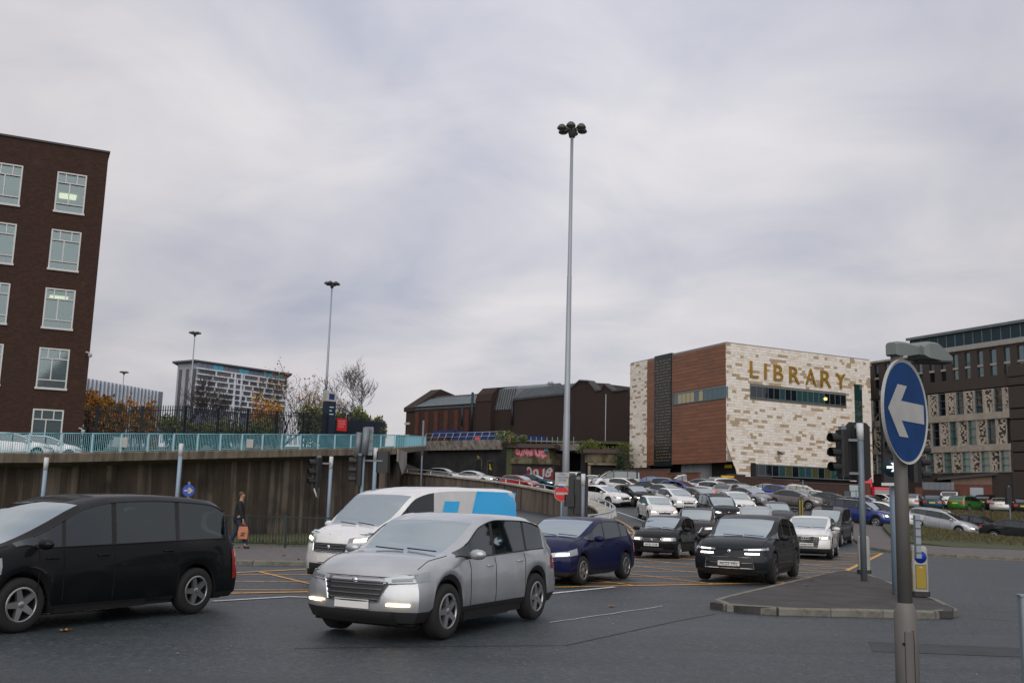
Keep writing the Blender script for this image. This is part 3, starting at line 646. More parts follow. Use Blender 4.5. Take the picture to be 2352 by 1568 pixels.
SHAPES = {
 'hatch': Shape(4.05, 1.78, 1.47, [(2.025, .77), (1.9, .84), (1.55, .95), (1.02, 1.03), (.62, 1.24), (.18, 1.41), (-.25, 1.465), (-.8, 1.46), (-1.38, 1.38), (-1.66, 1.22), (-1.93, 1.0), (-2.025, .93)],
    [(2.03, .70), (1.5, .84), (1.0, .90), (-1.0, .99), (-2.03, 1.0)], 1.24, -1.27, .315, 1.04, .24, -1.40, -1.90, .93, -1.45, [(.0, -.08), (-.98, -1.06)],
    hl=(.44, .60, .69, .66, .80, .42), tl=(.50, .72, .95, .74, 1.0, .2), grille=(.34, .40, .53, .63, 3), intake=(.5, .24, .37), pl=(.46, .45)),
 'old_hatch': Shape(3.85, 1.64, 1.44, [(1.925, .72), (1.82, .80), (1.45, .90), (1.0, .98), (.55, 1.22), (.15, 1.38), (-.25, 1.435), (-.8, 1.43), (-1.38, 1.34), (-1.62, 1.16), (-1.86, .95), (-1.925, .9)],
    [(1.93, .66), (1.5, .80), (1.0, .88), (-1.0, .93), (-1.93, .93)], 1.18, -1.22, .29, 1.0, .2, -1.38, -1.82, .9, -1.42, [(.0, -.07), (-.95, -1.0)],
    hl=(.36, .58, .70, .60, .71, .22), tl=(.52, .68, .86, .7, .9, .15), grille=(.30, .33, .57, .66, 2), intake=(.42, .24, .36), nose=.2, pl=(.46, .42)),
 'compact_suv': Shape(4.25, 1.80, 1.56, [(2.125, .90), (2.03, .96), (1.6, 1.05), (1.12, 1.10), (.70, 1.31), (.30, 1.49), (-.2, 1.555), (-.9, 1.54), (-1.5, 1.44), (-1.76, 1.27), (-2.03, 1.05), (-2.125, 1.0)],
    [(2.13, .82), (1.6, .95), (1.1, 1.0), (-1.0, 1.06), (-2.13, 1.08)], 1.30, -1.31, .345, 1.13, .36, -1.52, -2.0, 1.0, -1.55, [(.05, -.03), (-.98, -1.06)], sill=.24, clad=True,
    hl=(.50, .70, .80, .72, .86, .28), tl=(.50, .80, 1.0, .82, 1.04, .22), grille=(.42, .50, .42, .80, 6), intake=(.48, .26, .36), pl=(.52, .5), lean=[(.2, .12), (.32, .02), (.5, 0), (.7, .02), (.84, .07), (.95, .16), (1.2, .3)]),
 'crossover': Shape(4.65, 1.88, 1.62, [(2.325, .86), (2.2, .93), (1.75, 1.02), (1.22, 1.08), (.72, 1.30), (.25, 1.52), (-.3, 1.615), (-1.0, 1.60), (-1.65, 1.46), (-1.95, 1.30), (-2.22, 1.08), (-2.325, 1.03)],
    [(2.33, .76), (1.8, .92), (1.2, .98), (-1.2, 1.06), (-2.33, 1.08)], 1.42, -1.42, .36, 1.24, .3, -1.66, -2.18, 1.08, -1.7, [(.05, -.04), (-1.02, -1.12)], sill=.24, clad=False, rails=False, rimdark=True,
    hl=(.36, .78, .815, .80, .86, .30), tl=(.30, .86, .93, .86, .97, .26), grille=(.62, .58, .36, .62, 1), intake=(.66, .2, .29), pl=(.47, .5), foglamp=(.40, .74, .69, .725), lean=[(.2, .12), (.32, .02), (.5, 0), (.7, .03), (.84, .10), (.95, .2), (1.2, .32)]),
 'suv': Shape(4.50, 1.84, 1.68, [(2.25, .92), (2.15, .99), (1.7, 1.07), (1.20, 1.12), (.78, 1.36), (.35, 1.59), (-.2, 1.675), (-1.2, 1.66), (-1.75, 1.58), (-1.98, 1.38), (-2.17, 1.12), (-2.25, 1.05)],
    [(2.25, .84), (1.7, .98), (1.2, 1.03), (-1.2, 1.08), (-2.25, 1.1)], 1.36, -1.36, .355, 1.22, .4, -1.78, -2.15, 1.08, -1.82, [(.08, .0), (-.92, -1.0)], sill=.25, clad=True, rails='chrome',
    hl=(.46, .74, .84, .78, .92, .30), tl=(.52, .8, 1.08, .82, 1.12, .2), grille=(.32, .44, .56, .80, 4), intake=(.5, .28, .4), pl=(.48, .55), lean=[(.2, .12), (.32, .02), (.5, 0), (.7, .02), (.84, .06), (.95, .15), (1.2, .3)]),
 'front_suv': Shape(4.45, 1.86, 1.60, [(2.225, .84), (2.12, .92), (1.7, 1.02), (1.18, 1.07), (.74, 1.29), (.32, 1.51), (-.2, 1.595), (-1.0, 1.58), (-1.6, 1.49), (-1.9, 1.30), (-2.13, 1.08), (-2.225, 1.0)],
    [(2.23, .75), (1.7, .91), (1.15, .97), (-1.2, 1.04), (-2.23, 1.06)], 1.36, -1.34, .35, 1.2, .38, -1.62, -2.1, 1.05, -1.66, [(.05, -.03), (-.98, -1.06)], sill=.24, clad=True, rails=False,
    hl=(.44, .72, .79, .76, .88, .36), tl=(.44, .80, .98, .82, 1.02, .26), grille=(.40, .50, .50, .74, 4), intake=(.58, .22, .38), pl=(.46, .5), foglamp=(.52, .82, .45, .48), lean=[(.2, .12), (.32, .02), (.5, 0), (.7, .03), (.84, .10), (.95, .2), (1.2, .32)]),
 'mpv': Shape(4.75, 1.86, 1.74, [(2.375, .82), (2.28, .92), (1.95, 1.03), (1.62, 1.10), (1.1, 1.36), (.55, 1.62), (.05, 1.71), (-.7, 1.735), (-1.6, 1.70), (-2.02, 1.58), (-2.2, 1.32), (-2.32, 1.06), (-2.375, .98)],
    [(2.38, .74), (1.9, .92), (1.5, 1.0), (-1.2, 1.06), (-2.38, 1.08)], 1.46, -1.40, .335, 1.66, .62, -2.03, -2.31, 1.56, -2.05, [(.92, .86), (.14, .06), (-.98, -1.06)], sill=.2, rails=False,
    hl=(.42, .66, .78, .72, .92, .55), tl=(.55, .85, 1.25, .85, 1.3, .16), grille=(.40, .44, .54, .68, 3), intake=(.55, .22, .4), pl=(.46, .6)),
 'estate': Shape(4.55, 1.80, 1.48, [(2.275, .78), (2.16, .86), (1.75, .96), (1.22, 1.03), (.78, 1.24), (.35, 1.41), (-.1, 1.47), (-1.0, 1.475), (-1.7, 1.43), (-1.98, 1.30), (-2.19, 1.04), (-2.275, .97)],
    [(2.28, .70), (1.7, .85), (1.2, .91), (-1.2, .98), (-2.28, 1.0)], 1.36, -1.30, .32, 1.24, .4, -1.90, -2.17, 1.1, -1.98, [(.12, .05), (-.80, -.87), (-1.38, -1.43)], rails='chrome',
    hl=(.46, .60, .70, .64, .78, .36), tl=(.52, .74, .98, .76, 1.0, .2), grille=(.38, .44, .56, .66, 3), intake=(.6, .24, .38), pl=(.46, .5)),
 'saloon': Shape(4.62, 1.80, 1.43, [(2.31, .76), (2.2, .84), (1.75, .94), (1.18, 1.0), (.74, 1.20), (.30, 1.36), (-.15, 1.425), (-.65, 1.41), (-1.05, 1.32), (-1.55, 1.10), (-1.75, 1.04), (-2.2, 1.02), (-2.31, .97)],
    [(2.31, .69), (1.7, .84), (1.2, .90), (-1.2, .95), (-2.31, .93)], 1.38, -1.36, .325, 1.2, .36, -1.02, -1.6, 1.05, -1.4, [(.1, .03), (-.80, -.88)],
    hl=(.44, .60, .69, .64, .76, .34), tl=(.46, .76, .90, .78, .93, .2), grille=(.36, .44, .5, .66, 4), intake=(.55, .24, .36), pl=(.45, .5)),
 'van': Shape(5.2, 1.98, 2.08, [(2.6, .90), (2.5, 1.02), (2.2, 1.14), (1.9, 1.22), (1.45, 1.55), (1.0, 1.88), (.5, 2.0), (-.3, 2.06), (-1.8, 2.08), (-2.45, 2.04), (-2.57, 1.85), (-2.59, 1.3), (-2.6, 1.1)],
    [(2.6, .86), (2.2, 1.02), (1.8, 1.12), (-2.0, 1.16), (-2.6, 1.12)], 1.68, -1.55, .345, 1.93, 1.05, -2.46, -2.585, 1.78, .45, [(1.3, 1.25)], sill=.24, wrin=.14, vanpanel=True, nose=.3, tailr=.05, rlean=[(0, 0), (2.5, .02)],
    hl=(.50, .86, .97, .92, 1.14, .42), tl=(.80, .8, 1.4, .8, 1.5, .1), grille=(.46, .5, .70, .86, 3), intake=(.6, .26, .46), pl=(.55, .7), lean=[(.2, .12), (.35, .02), (.6, 0), (.85, .05), (1.05, .14), (1.3, .25)]),
 'people_carrier': Shape(5.1, 1.92, 1.90, [(2.55, .90), (2.45, 1.0), (2.1, 1.10), (1.8, 1.16), (1.35, 1.46), (.85, 1.75), (.35, 1.86), (-.5, 1.90), (-1.9, 1.89), (-2.35, 1.82), (-2.48, 1.6), (-2.53, 1.2), (-2.55, 1.05)],
    [(2.55, .82), (2.1, .98), (1.7, 1.06), (-2.0, 1.10), (-2.55, 1.1)], 1.62, -1.55, .34, 1.83, .9, -2.36, -2.52, 1.7, -2.2, [(1.22, 1.16), (.42, .34), (-1.0, -1.08)], sill=.22, rails='black', wrin=.14,
    hl=(.48, .76, .88, .80, .96, .36), tl=(.72, .9, 1.4, .9, 1.45, .12), grille=(.44, .5, .62, .80, 3), intake=(.6, .26, .42), pl=(.52, .6)),
 'taxi': Shape(4.60, 1.78, 1.80, [(2.3, .84), (2.2, .98), (1.8, 1.06), (1.30, 1.14), (.92, 1.42), (.55, 1.68), (.1, 1.77), (-.8, 1.80), (-1.5, 1.76), (-1.9, 1.55), (-2.12, 1.22), (-2.3, 1.0)],
    [(2.3, .78), (1.8, .95), (1.3, 1.03), (-1.2, 1.1), (-2.3, 1.05)], 1.42, -1.38, .335, 1.32, .58, -1.56, -2.1, 1.2, -1.6, [(.28, .2), (-.82, -.9)], sill=.24, clad=True, wrin=.15,
    hl=(.52, .70, .86, .70, .86, .16), tl=(.56, .74, .98, .76, 1.0, .15), grille=(.26, .32, .62, .88, 6), intake=(.5, .3, .4), pl=(.5, .5)),
 'mini': Shape(4.10, 1.79, 1.56, [(2.05, .88), (1.95, .96), (1.5, 1.03), (1.12, 1.06), (.74, 1.30), (.42, 1.48), (-.1, 1.555), (-1.2, 1.54), (-1.7, 1.48), (-1.88, 1.25), (-2.0, 1.03), (-2.05, .98)],
    [(2.05, .80), (1.5, .94), (1.0, 1.0), (-1.2, 1.05), (-2.05, 1.06)], 1.28, -1.30, .32, 1.14, .5, -1.72, -1.98, 1.02, -1.8, [(.12, .05), (-.8, -.87)], sill=.22, clad=True, rails='black', wrin=.14,
    hl=(.50, .68, .86, .68, .86, .14), tl=(.62, .76, 1.0, .76, 1.0, .12), grille=(.36, .42, .48, .74, 4), intake=(.5, .24, .36), pl=(.46, .5)),
}
PARTS = {}
M_text_dark = M_ink
def plate_text(txt, w=.44, h=.068):
    me = glyph_mesh(txt, w, h, .003, .0); me.materials.append(M_ink); return me
def car(kind, label, cat, x, y, deg, colour, lights=None, z=None, group=None, name=None, plate=None, brake=False, track=True):
    """place one vehicle; its front points along heading `deg` (world, counter-clockwise from +X)"""
    s = SHAPES[kind]
    if kind not in PARTS: PARTS[kind] = car_parts(s)
    a = radians(deg); zf = H if z is None else (lambda px, py: z)
    hf = zf(x + cos(a) * s.wf, y + sin(a) * s.wf); hb = zf(x + cos(a) * s.wr, y + sin(a) * s.wr)
    hl_ = zf(x - sin(a) * .8, y + cos(a) * .8); hr_ = zf(x + sin(a) * .8, y - cos(a) * .8)
    if max(abs(hf - hb), 2 * abs(hl_ - hr_)) > .6: hf = hb = hl_ = hr_ = zf(x, y)
    root = thing(name or 'car', label, cat, (x, y, (hf + hb) / 2 + .012), (atan2(hl_ - hr_, 1.6), -atan2(hf - hb, s.wf - s.wr), a), group)
    objs = []; lens_m = {'w': M_on_w, 'y': M_on_y}.get(lights)
    for p in PARTS[kind]:
        nm, me, par = p[0], p[1], p[2]
        o = bpy.data.objects.new(nm, me); COL.objects.link(o); o.parent = root if par is None else objs[par]
        if len(p) > 3:
            o.location = p[3]
            if p[4]: o.rotation_euler = p[4]
        if nm in ('body', 'mirror', 'door_handle'):
            o.material_slots[0].link = 'OBJECT'; o.material_slots[0].material = PAINT[colour]
        if lens_m and nm in ('lens', 'fog_lamp') and (nm == 'lens' or s.foglamp):
            o.material_slots[0].link = 'OBJECT'; o.material_slots[0].material = lens_m
        if brake and nm == 'tail_light':
            o.material_slots[0].link = 'OBJECT'; o.material_slots[0].material = M_redon
        objs.append(o)
    if plate:
        fp = objs[[p[0] for p in PARTS[kind]].index('front_plate')]
        xp = s.D((s.xf, 0, s.pl[0]))[0] + .022
        link('lettering', plate_text(plate), fp, (xp + .0015, -.22, s.pl[0] - .034), (0, 0, pi / 2))
    return root

# ------------------------------------------------------------------ ground, roads, markings
M_asph = mat('asphalt', (.024, .034, .040), .52, var=.22, scale=.35, bump=1.0, bscale=26, spec=.5, bdist=.03)
layer_noise(M_asph, 13, (.085, .10, .108), .49, .66, amt=.6, detail=8)
layer_noise(M_asph, 55, (.11, .125, .135), .52, .74, amt=.6, detail=3); layer_noise(M_asph, 17, (.010, .014, .017), .50, .64, amt=.7, detail=8)
layer_noise(M_asph, 1.1, (.018, .024, .028), .48, .7, stretch=(.12, 1.5, 1), amt=.7, rot=radians(-56)); layer_noise(M_asph, .5, (.055, .067, .074), .52, .75, stretch=(.15, 1.2, 1), amt=.45, rot=radians(-50))
M_asph2 = mat('island_asphalt', (.045, .042, .040), .85, var=.3, scale=1.5, bump=.6, bscale=40)
layer_noise(M_asph2, 60, (.11, .105, .10), .55, .75, amt=.6, detail=2)
M_ground = mat('rough_ground', (.06, .058, .045), .95, var=.4, scale=.5, col2=(.05, .07, .025))
M_kerb = mat('kerb_concrete', (.17, .165, .14), .85, var=.25, scale=3, bump=.3, bscale=30)
layer_noise(M_kerb, 3.5, (.06, .065, .035), .5, .7, amt=.8)
M_paver = mat('paving', (.15, .13, .13), .85, var=.2, scale=3)
pv = brick_mat('block_paving', (.16, .135, .13), (.115, .105, .105), (.05, .05, .045), .2, .1, .85, .008)
# the paving pattern lies flat: use x,y instead of x,z
for lk in list(pv.node_tree.links):
    if lk.from_socket.name == 'Z' and lk.to_node.type == 'COMBXYZ':
        sp_ = lk.from_node; pv.node_tree.links.new(sp_.outputs[1], lk.to_socket)
M_verge = mat('verge_soil', (.05, .05, .028), .95, var=.3, scale=2, col2=(.055, .075, .022))
M_yellow = mat('yellow_paint', (.66, .33, .07), .6, var=.15, scale=6); layer_noise(M_yellow, 7, (.07, .07, .06), .50, .72, amt=.75)
M_white = mat('white_paint', (.62, .63, .63), .6, var=.12, scale=6); layer_noise(M_white, 9, (.16, .17, .17), .52, .75, amt=.7)

tag(sheet('ground', [(-260, 112), (-120, 40), (-60, -12), (90, -12), (120, 40), (900, 1500), (-900, 1500)], lambda x, y: (H_low(x, y) if x < wall_x(min(y, 108)) + 1 else min(H_low(x, y), H_up(x, y))) - .12 - (0 if y < 120 else .4), M_ground, 14), kind='structure')
tag(sheet('road', [(-60, -10), (80, -10), (80, 52), (62, 92), (52, 108), (-15, 125), (-60, 130), (-60, 113), (-26, 109), (-13.5, 99), (-5.5, 89), (-.5, 81), (2.2, 73), (4.4, 66), (5.4, 59.5), (5.45, 55), (4.95, 51), (3.9, 47.6), (2.6, 45.6), (2.0, 44.6), (-60, 44.6)], lambda x, y: lerp(H_low(x, y), H_up(x, y), ss(-3, 3, x)) if y < 47 else H_up(x, y), M_asph, 2.6), kind='structure')
tag(sheet('lower_road', [(-60, 44.4), (2.1, 44.4), (2.6, 45.6), (3.9, 47.6), (4.95, 51), (5.45, 55), (5.4, 59.5), (4.4, 66), (2.2, 73), (-.8, 80), (-5.8, 88), (-13.8, 98), (-26, 107), (-60, 107)], lambda x, y: H_low(x, y) + .002, M_asph, 3), kind='structure')

# yellow box junction
box = [(-5.6, 18.3), (8.0, 25.7), (16.3, 44), (4.6, 38.5), (-6.7, 22.7)]
mb = MB()
for a, b in zip(box, box[1:] + box[:1]): strip(mb, [a, b], .15, .012)
def clip_line(poly, p, d):
    ts = []
    for a, b in zip(poly, poly[1:] + poly[:1]):
        ex, ey = b[0] - a[0], b[1] - a[1]; det = d[0] * ey - d[1] * ex
        if abs(det) < 1e-9: continue
        t = ((a[0] - p[0]) * ey - (a[1] - p[1]) * ex) / det; u = ((a[0] - p[0]) * d[1] - (a[1] - p[1]) * d[0]) / det
        if 0 <= u <= 1: ts.append(t)
    return (min(ts), max(ts)) if len(ts) >= 2 else None
for d, step in ((Vector((1, .30)).normalized(), 1.9), (Vector((.52, -.85)).normalized(), 2.3)):
    nn = Vector((-d.y, d.x))
    for k in range(-30, 30):
        p = Vector((4, 30)) + nn * k * step; c = clip_line(box, p, d)
        if c and c[1] - c[0] > .5: strip(mb, [p + d * c[0], p + d * c[1]], .10, .008 if step < 2 else .010)
tag(mb.build('box_junction_marking', M_yellow), kind='structure')
# white lane lines in front and up the hill, double yellow lines round the wall nose
mb = MB()
near = [(-8.6, 12.4), (-6.9, 14.6), (-5.9, 15.95), (-4.9, 17.2), (-3.86, 18.3), (-1.2, 18.9), (.7, 20.1), (2.4, 22.4), (3.2, 23.1)]
strip(mb, near[1:3], .12, .012); strip(mb, [near[3], near[4], (-2.6, 18.3)], .12, .012); strip(mb, near[6:8], .12, .012)
strip(mb, [(-3.4, 18.7), (-2.2, 18.85)], .3, .013)
for (x0, y0), (x1, y1) in (((7.4, 68), (8.6, 60)), ((9.0, 57), (9.8, 52)), ((5.9, 72), (6.6, 68.5)), ((6.2, 76), (7.0, 71.5)), ((10.6, 75), (11.2, 69)), ((11.4, 66), (11.8, 60.5)), ((11.9, 57), (12.2, 51.5)), ((12.4, 49), (12.7, 45)), ((9.9, 50), (10.2, 46)), ((3.2, 85), (4.7, 79.5)), ((8.2, 86), (9.2, 80))):
    strip(mb, [(x0, y0), (x1, y1)], .13, .012)
strip(mb, [G(1985, 1240, .1).xy, G(2060, 1241, .1).xy], .2, .013); strip(mb, [G(1440, 1237, 0).xy, G(1478, 1237, 0).xy], .2, .013)
strip(mb, [G(1262 + k * 29, 1430 - k * 4.2).xy + Vector((0, .04 * sin(k * 2.3))) for k in range(10)], .022, .012)
tag(mb.build('lane_marking', M_white), kind='structure')
mb = MB(); yl = []
def offset_wall(d):
    o = []
    for i, p in enumerate(WALL[:5]):
        a = Vector(WALL[max(i - 1, 0)]); b = Vector(WALL[min(i + 1, len(WALL) - 1)]); t = (b - a).normalized(); nn = Vector((t.y, -t.x)); o.append(Vector(p) + nn * d)
    return o
for d in (0.0, .30):
    # right-hand side of the nose, up the hill
    pts = [(3.9 + d, 75), (5.9 + d, 66), (6.55 + d, 61), (6.75 + d, 58), (6.55 + d, 54), (5.9 + d, 50.5), (4.9 + d, 47.6 - d * .5), (3.6 + d, 45.6 - d * .6)]
    strip(mb, pts[:], .11, .012, step=.8)
    left = [(4.6 - 6.4 - d, 82), (-.2 - d - 1.2, 75), (1.6 - d - .8, 66), (2.4 - d - .3, 58), (2.4 - d, 52), (2.0 - d, 47.5)]
    strip(mb, left, .11, .014, step=.8)
for pts in ([G(2012, 1262, 0).xy, G(2051, 1269, 0).xy, G(2131, 1278, 0).xy, G(2240, 1283, 0).xy, G(2420, 1291, 0).xy], [G(1880, 1200, .7).xy, G(1935, 1226, .4).xy, G(1975, 1247, .1).xy, G(2003, 1262, 0).xy]):
    strip(mb, pts, .13, .013)
tag(mb.build('yellow_line_marking', M_yellow), kind='structure')

# tar seams and worn patches on the near carriageway
M_tar = mat('tar_seam', (.02, .02, .021), .5)
mb = MB(); strip(mb, [(-2.5, 12.3), (.8, 13.2), (2.7, 16.2), (3.6, 17.5)], .03, .009); strip(mb, [(-9, 9.3), (2, 9.6), (14, 9.2)], .025, .009); strip(mb, [(8.3, 18), (11, 16.5), (16, 16)], .03, .009)
rk = random.Random(21)
for x, y, a, n_ in ((-6, 8.6, .3, 10), (6.5, 15.4, .5, 8)):
    pts = [Vector((x, y))]
    for k in range(n_): a += rk.gauss(0, .35); pts.append(pts[-1] + Vector((cos(a), sin(a))) * rk.uniform(.08, .3))
    strip(mb, pts, .007, .0085, step=9)
tag(mb.build('road_seam', M_tar), kind='structure')


M_patch = mat('patched_asphalt', (.024, .031, .035), .7, var=.25, scale=2, bump=.6, bscale=50); layer_noise(M_patch, 80, (.09, .095, .1), .54, .76, amt=.5, detail=2)
for pl_ in ([(4.8, 13.4), (7, 13.25), (9.6, 12.9), (12.5, 12.6), (12.6, 13.5), (9.8, 13.9), (7.1, 14.15), (5.1, 14.4)],):
    tag(sheet('road_patch', pl_, H, M_patch, 1.5, dz=.004), kind='structure')
r_ = random.Random(9); m_ = MB()
for k in range(150):
    x, y = r_.uniform(-9, 14), r_.uniform(6.5, 22); s_ = r_.uniform(.006, .022); a = r_.uniform(0, 3)
    m_.add([(x + s_ * cos(a + q) * (1 if q < 3 else .6), y + s_ * sin(a + q), .012 if q % 2 else .016) for q in (0, 1.5, 3, 4.6)], [(0, 1, 2, 3)])
o = m_.build('road_grit', mat('pale_grit', (.38, .38, .36), .8)); o['kind'] = 'stuff'; o['label'] = 'small pale grit and chewing gum specks on the near road'; o['category'] = 'grit'
# traffic island with its own kerb stones
isl = [G(1643, 1386, .12), G(1690, 1379 + 18, .12), G(1800, 1386 + 4, .12), G(2176, 1388, .12), G(2186, 1380, .12), G(2120, 1352, .12), G(2018, 1316, .12), G(1990, 1308, .12), G(1962, 1311, .12), G(1880, 1332, .12), G(1645, 1374, .12)]
A0, A1, A2, A3, A4 = Vector((3.68, 18.35)), Vector((4.05, 17.8)), Vector((4.6, 17.6)), Vector((7.75, 17.75)), Vector((8.02, 18.25))
AP = Vector((9.95, 28.6)); AQ = Vector((9.5, 29.0)); AR = Vector((9.1, 28.2))
isl = [A0, A1, A2, A3, A4, Vector((8.5, 20.2)), AP, AQ, AR, Vector((7.2, 24.8)), Vector((4.3, 19.6))]
island = sheet('traffic_island', [tuple(p) for p in isl], lambda x, y: .125 + .012 * sin(x * 2.1) * sin(y * 1.3), M_asph2, .5, edge=.12)
tag(island, kind='structure')
kerb_me = {}
def kerb_run(parent, pts, length=.91, w=.13, h=.13, zf=None, dz=0):
    pts = [Vector(p) for p in pts]; cum = [0]
    for a, b in zip(pts, pts[1:]): cum.append(cum[-1] + (b - a).length)
    def at(t):
        for i in range(len(pts) - 1):
            if t <= cum[i + 1] or i == len(pts) - 2: return pts[i] + (pts[i + 1] - pts[i]) * ((t - cum[i]) / (cum[i + 1] - cum[i]))
    n = max(1, round(cum[-1] / length)); Ln = cum[-1] / n
    for k in range(n):
        a, b = at(k * Ln + .006), at((k + 1) * Ln - .006); d = b - a; key = (round(d.length, 2), w, h)
        if key not in kerb_me:
            m_ = MB(); l_ = key[0]; c = .03
            pr = [(-w / 2, -.05), (w / 2, -.05), (w / 2, h), (-w / 2 + c, h), (-w / 2, h - c)]
            m_.add([(0, y, z) for y, z in pr] + [(l_, y, z) for y, z in pr], [(0, 1, 2, 3, 4), (9, 8, 7, 6, 5)] + [(i, (i + 1) % 5, 5 + (i + 1) % 5, 5 + i) for i in range(5)])
            kerb_me[key] = mesh_of(m_, 'kerb_stone', [M_kerb])
        z = (zf or H)(a.x, a.y) + dz; z2 = (zf or H)(b.x, b.y) + dz
        o = link('kerb_stone', kerb_me[key], parent, Vector((a.x, a.y, z)) - origin_of(parent), (0, -atan2(z2 - z, d.length), atan2(d.y, d.x)))
kerb_run(island, [isl[-1], A0, A1, A2, A3, A4, isl[5], AP, AQ, AR, isl[-2], isl[-1]])

# far pavement on the left with the two guard rails
pave = sheet('pavement', [(-34, 26.2), (-7, 26.0), (-3.5, 26.6), (-1.6, 28.6), (-.6, 31.5), (-1.2, 33.6), (-34, 33.6)], lambda x, y: H_low(x, y) + .12, pv, 2.5, edge=.14); tag(pave, kind='structure')
kerb_run(pave, [(-34, 26.2), (-7, 26.0), (-3.5, 26.6), (-1.6, 28.6), (-.6, 31.5), (-1.2, 33.6)], zf=H_low)
vb = sheet('verge', [(-34, 33.7), (-1.2, 33.7), (-.6, 40), (-1.4, 50), (-4.5, 60), (-10, 71), (-13, 76), (-34, 46)], lambda x, y: H_low(x, y) + .12, M_verge, 3, edge=.05); tag(vb, kind='structure')
# central reservation on the right: brick strip towards the road, grass behind
resn = [G(2024, 1257, .12).xy, G(2051, 1264, .12).xy, G(2131, 1272, .12).xy, G(2240, 1277, .12).xy, (20.6 + 1.5, 39.4), (40, 38.5)]
nr = [(23.0, 66), (20.3, 60), (18.2, 53), (16.9, 47.5), (17.0, 45.0), (17.3, 43.6), (18.6, 42.3), (22.5, 40.4), (30, 38.6), (48, 37)]
md = [(25.0, 66), (22.3, 60), (20.5, 54), (19.8, 50.5), (21.3, 48.6), (25.5, 47), (31, 45.8), (48, 44)]
fr = [(26.5, 67), (25.5, 63.0), (29.5, 60.0), (36, 56.5), (48, 52)]
res = sheet('paved_strip', nr + md[::-1], lambda x, y: H_up(x, y) + .12 + .02, pv, 2, edge=.14); tag(res, kind='structure')
kerb_run(res, nr)
def bank_z(x, y): return H_up(x, y) + .14 + .18 * ss(47, 53, y)
grass_bank = sheet('grass_bank', md + fr[::-1], bank_z, M_verge, 1.6, edge=.3); tag(grass_bank, kind='structure')
kerb_run(grass_bank, fr, h=.3)
def slope_z(x, y): return H_up(x, y) + .08
slope = sheet('grass_slope', [(28.5, 78), (33, 73.5), (40, 70.5), (60, 62), (64, 84), (58, 96), (30, 93)], slope_z, M_verge, 2.4, edge=.2); tag(slope, kind='structure')
M_car_park = mat('car_park_asphalt', (.07, .07, .07), .8, var=.2, scale=.6)
def park_z(x, y): return H_up(x, y) + .03
park = sheet('car_park', [(30, 93.2), (58, 96.2), (68, 84), (80, 110), (60, 125), (30, 118)], park_z, M_car_park, 4, edge=.9); tag(park, kind='structure')
# plateau behind the blue railing
E1 = R0 + RD * 34.2; E2 = Vector((-9.9, 114))
E1 = Vector((P(907, 1030, 81).x, 81.0)); E2 = Vector((P(977, 1030, 114).x, 114.0))
RL0 = R0 - RD * 16
Ln = Vector((-RD.y, RD.x))
pl_poly = [tuple(RL0 + Ln * .3), tuple(R0 + Ln * .3), tuple(E1 + Ln * .3), (E2.x - .3, E2.y), (-14, 140), (-25, 330), (-300, 330), (-120, 60)]
plat = sheet('upper_ground', pl_poly, H_plat, M_ground, 6, dz=-.04); tag(plat, kind='structure')
pth = sheet('footpath', [tuple(RL0 + Ln * .25), tuple(R0 + Ln * .25), tuple(E1 + Ln * .25), (E2.x - .35, E2.y), (E2.x - 3.2, E2.y), tuple(E1 + Ln * 3.2), tuple(R0 + Ln * 5), tuple(RL0 + Ln * 9)], H_plat, M_asph2, 3, dz=0.02); tag(pth, kind='structure')

def grass_patch(name, n, sampler, zf, mats, hmin, hmax, w=.03, seed=1, label=None):
    rnd = random.Random(seed); vs, fs, mi = [], [], []
    for k in range(n):
        x, y = sampler(rnd); z = zf(x, y); h = rnd.uniform(hmin, hmax); a = rnd.uniform(0, pi); dx, dy = cos(a) * w * rnd.uniform(.6, 1.3), sin(a) * w
        lx, ly = rnd.gauss(0, h * .3), rnd.gauss(0, h * .3); b = len(vs)
        vs += [(x - dx, y - dy, z - .02), (x + dx, y + dy, z - .02), (x + lx * .5 + dx * .5, y + ly * .5 + dy * .5, z + h * .6), (x + lx, y + ly, z + h)]
        fs += [(b, b + 1, b + 2), (b, b + 2, b + 3)]; q = rnd.randrange(len(mats)); mi += [q, q]
    me = bpy.data.meshes.new(name); me.from_pydata(vs, [], fs)
    for m in mats: me.materials.append(m)
    me.polygons.foreach_set('material_index', mi); o = link(name, me); o['kind'] = 'stuff'
    if label: o['label'] = label; o['category'] = 'grass'
    return o
M_g1 = mat('grass_green', (.05, .08, .02), .8); M_g2 = mat('grass_straw', (.13, .10, .045), .85); M_g3 = mat('grass_brown', (.08, .05, .022), .85); M_g4 = mat('grass_dark', (.03, .05, .016), .8)
def quad_sampler(a, b, c, d):
    a, b, c, d = map(Vector, (a, b, c, d))
    def f(r):
        u, v = r.random(), r.random(); p = (a * (1 - u) + b * u) * (1 - v) + (d * (1 - u) + c * u) * v; return p.x, p.y
    return f
grass_patch('grass', 16000, quad_sampler((20.5, 51), (40, 46), (40, 56), (24.5, 63.5)), bank_z, [M_g1, M_g2, M_g3], .06, .2, .022, 1, 'thin worn grass on the central bank beside the paved strip')
grass_patch('long_grass', 26000, quad_sampler((27, 80), (60, 66), (64, 86), (32, 94)), slope_z, [M_g1, M_g2, M_g3, M_g3], .2, .6, .035, 2, 'tall rough brown and green grass on the slope below the car park')
grass_patch('verge_grass', 9000, quad_sampler((-20, 34), (-1.6, 34), (-1.8, 49), (-14, 60)), lambda x, y: H_low(x, y) + .12, [M_g1, M_g2, M_g4], .04, .22, .02, 3, 'short mixed grass behind the guard rail below the dark wall')

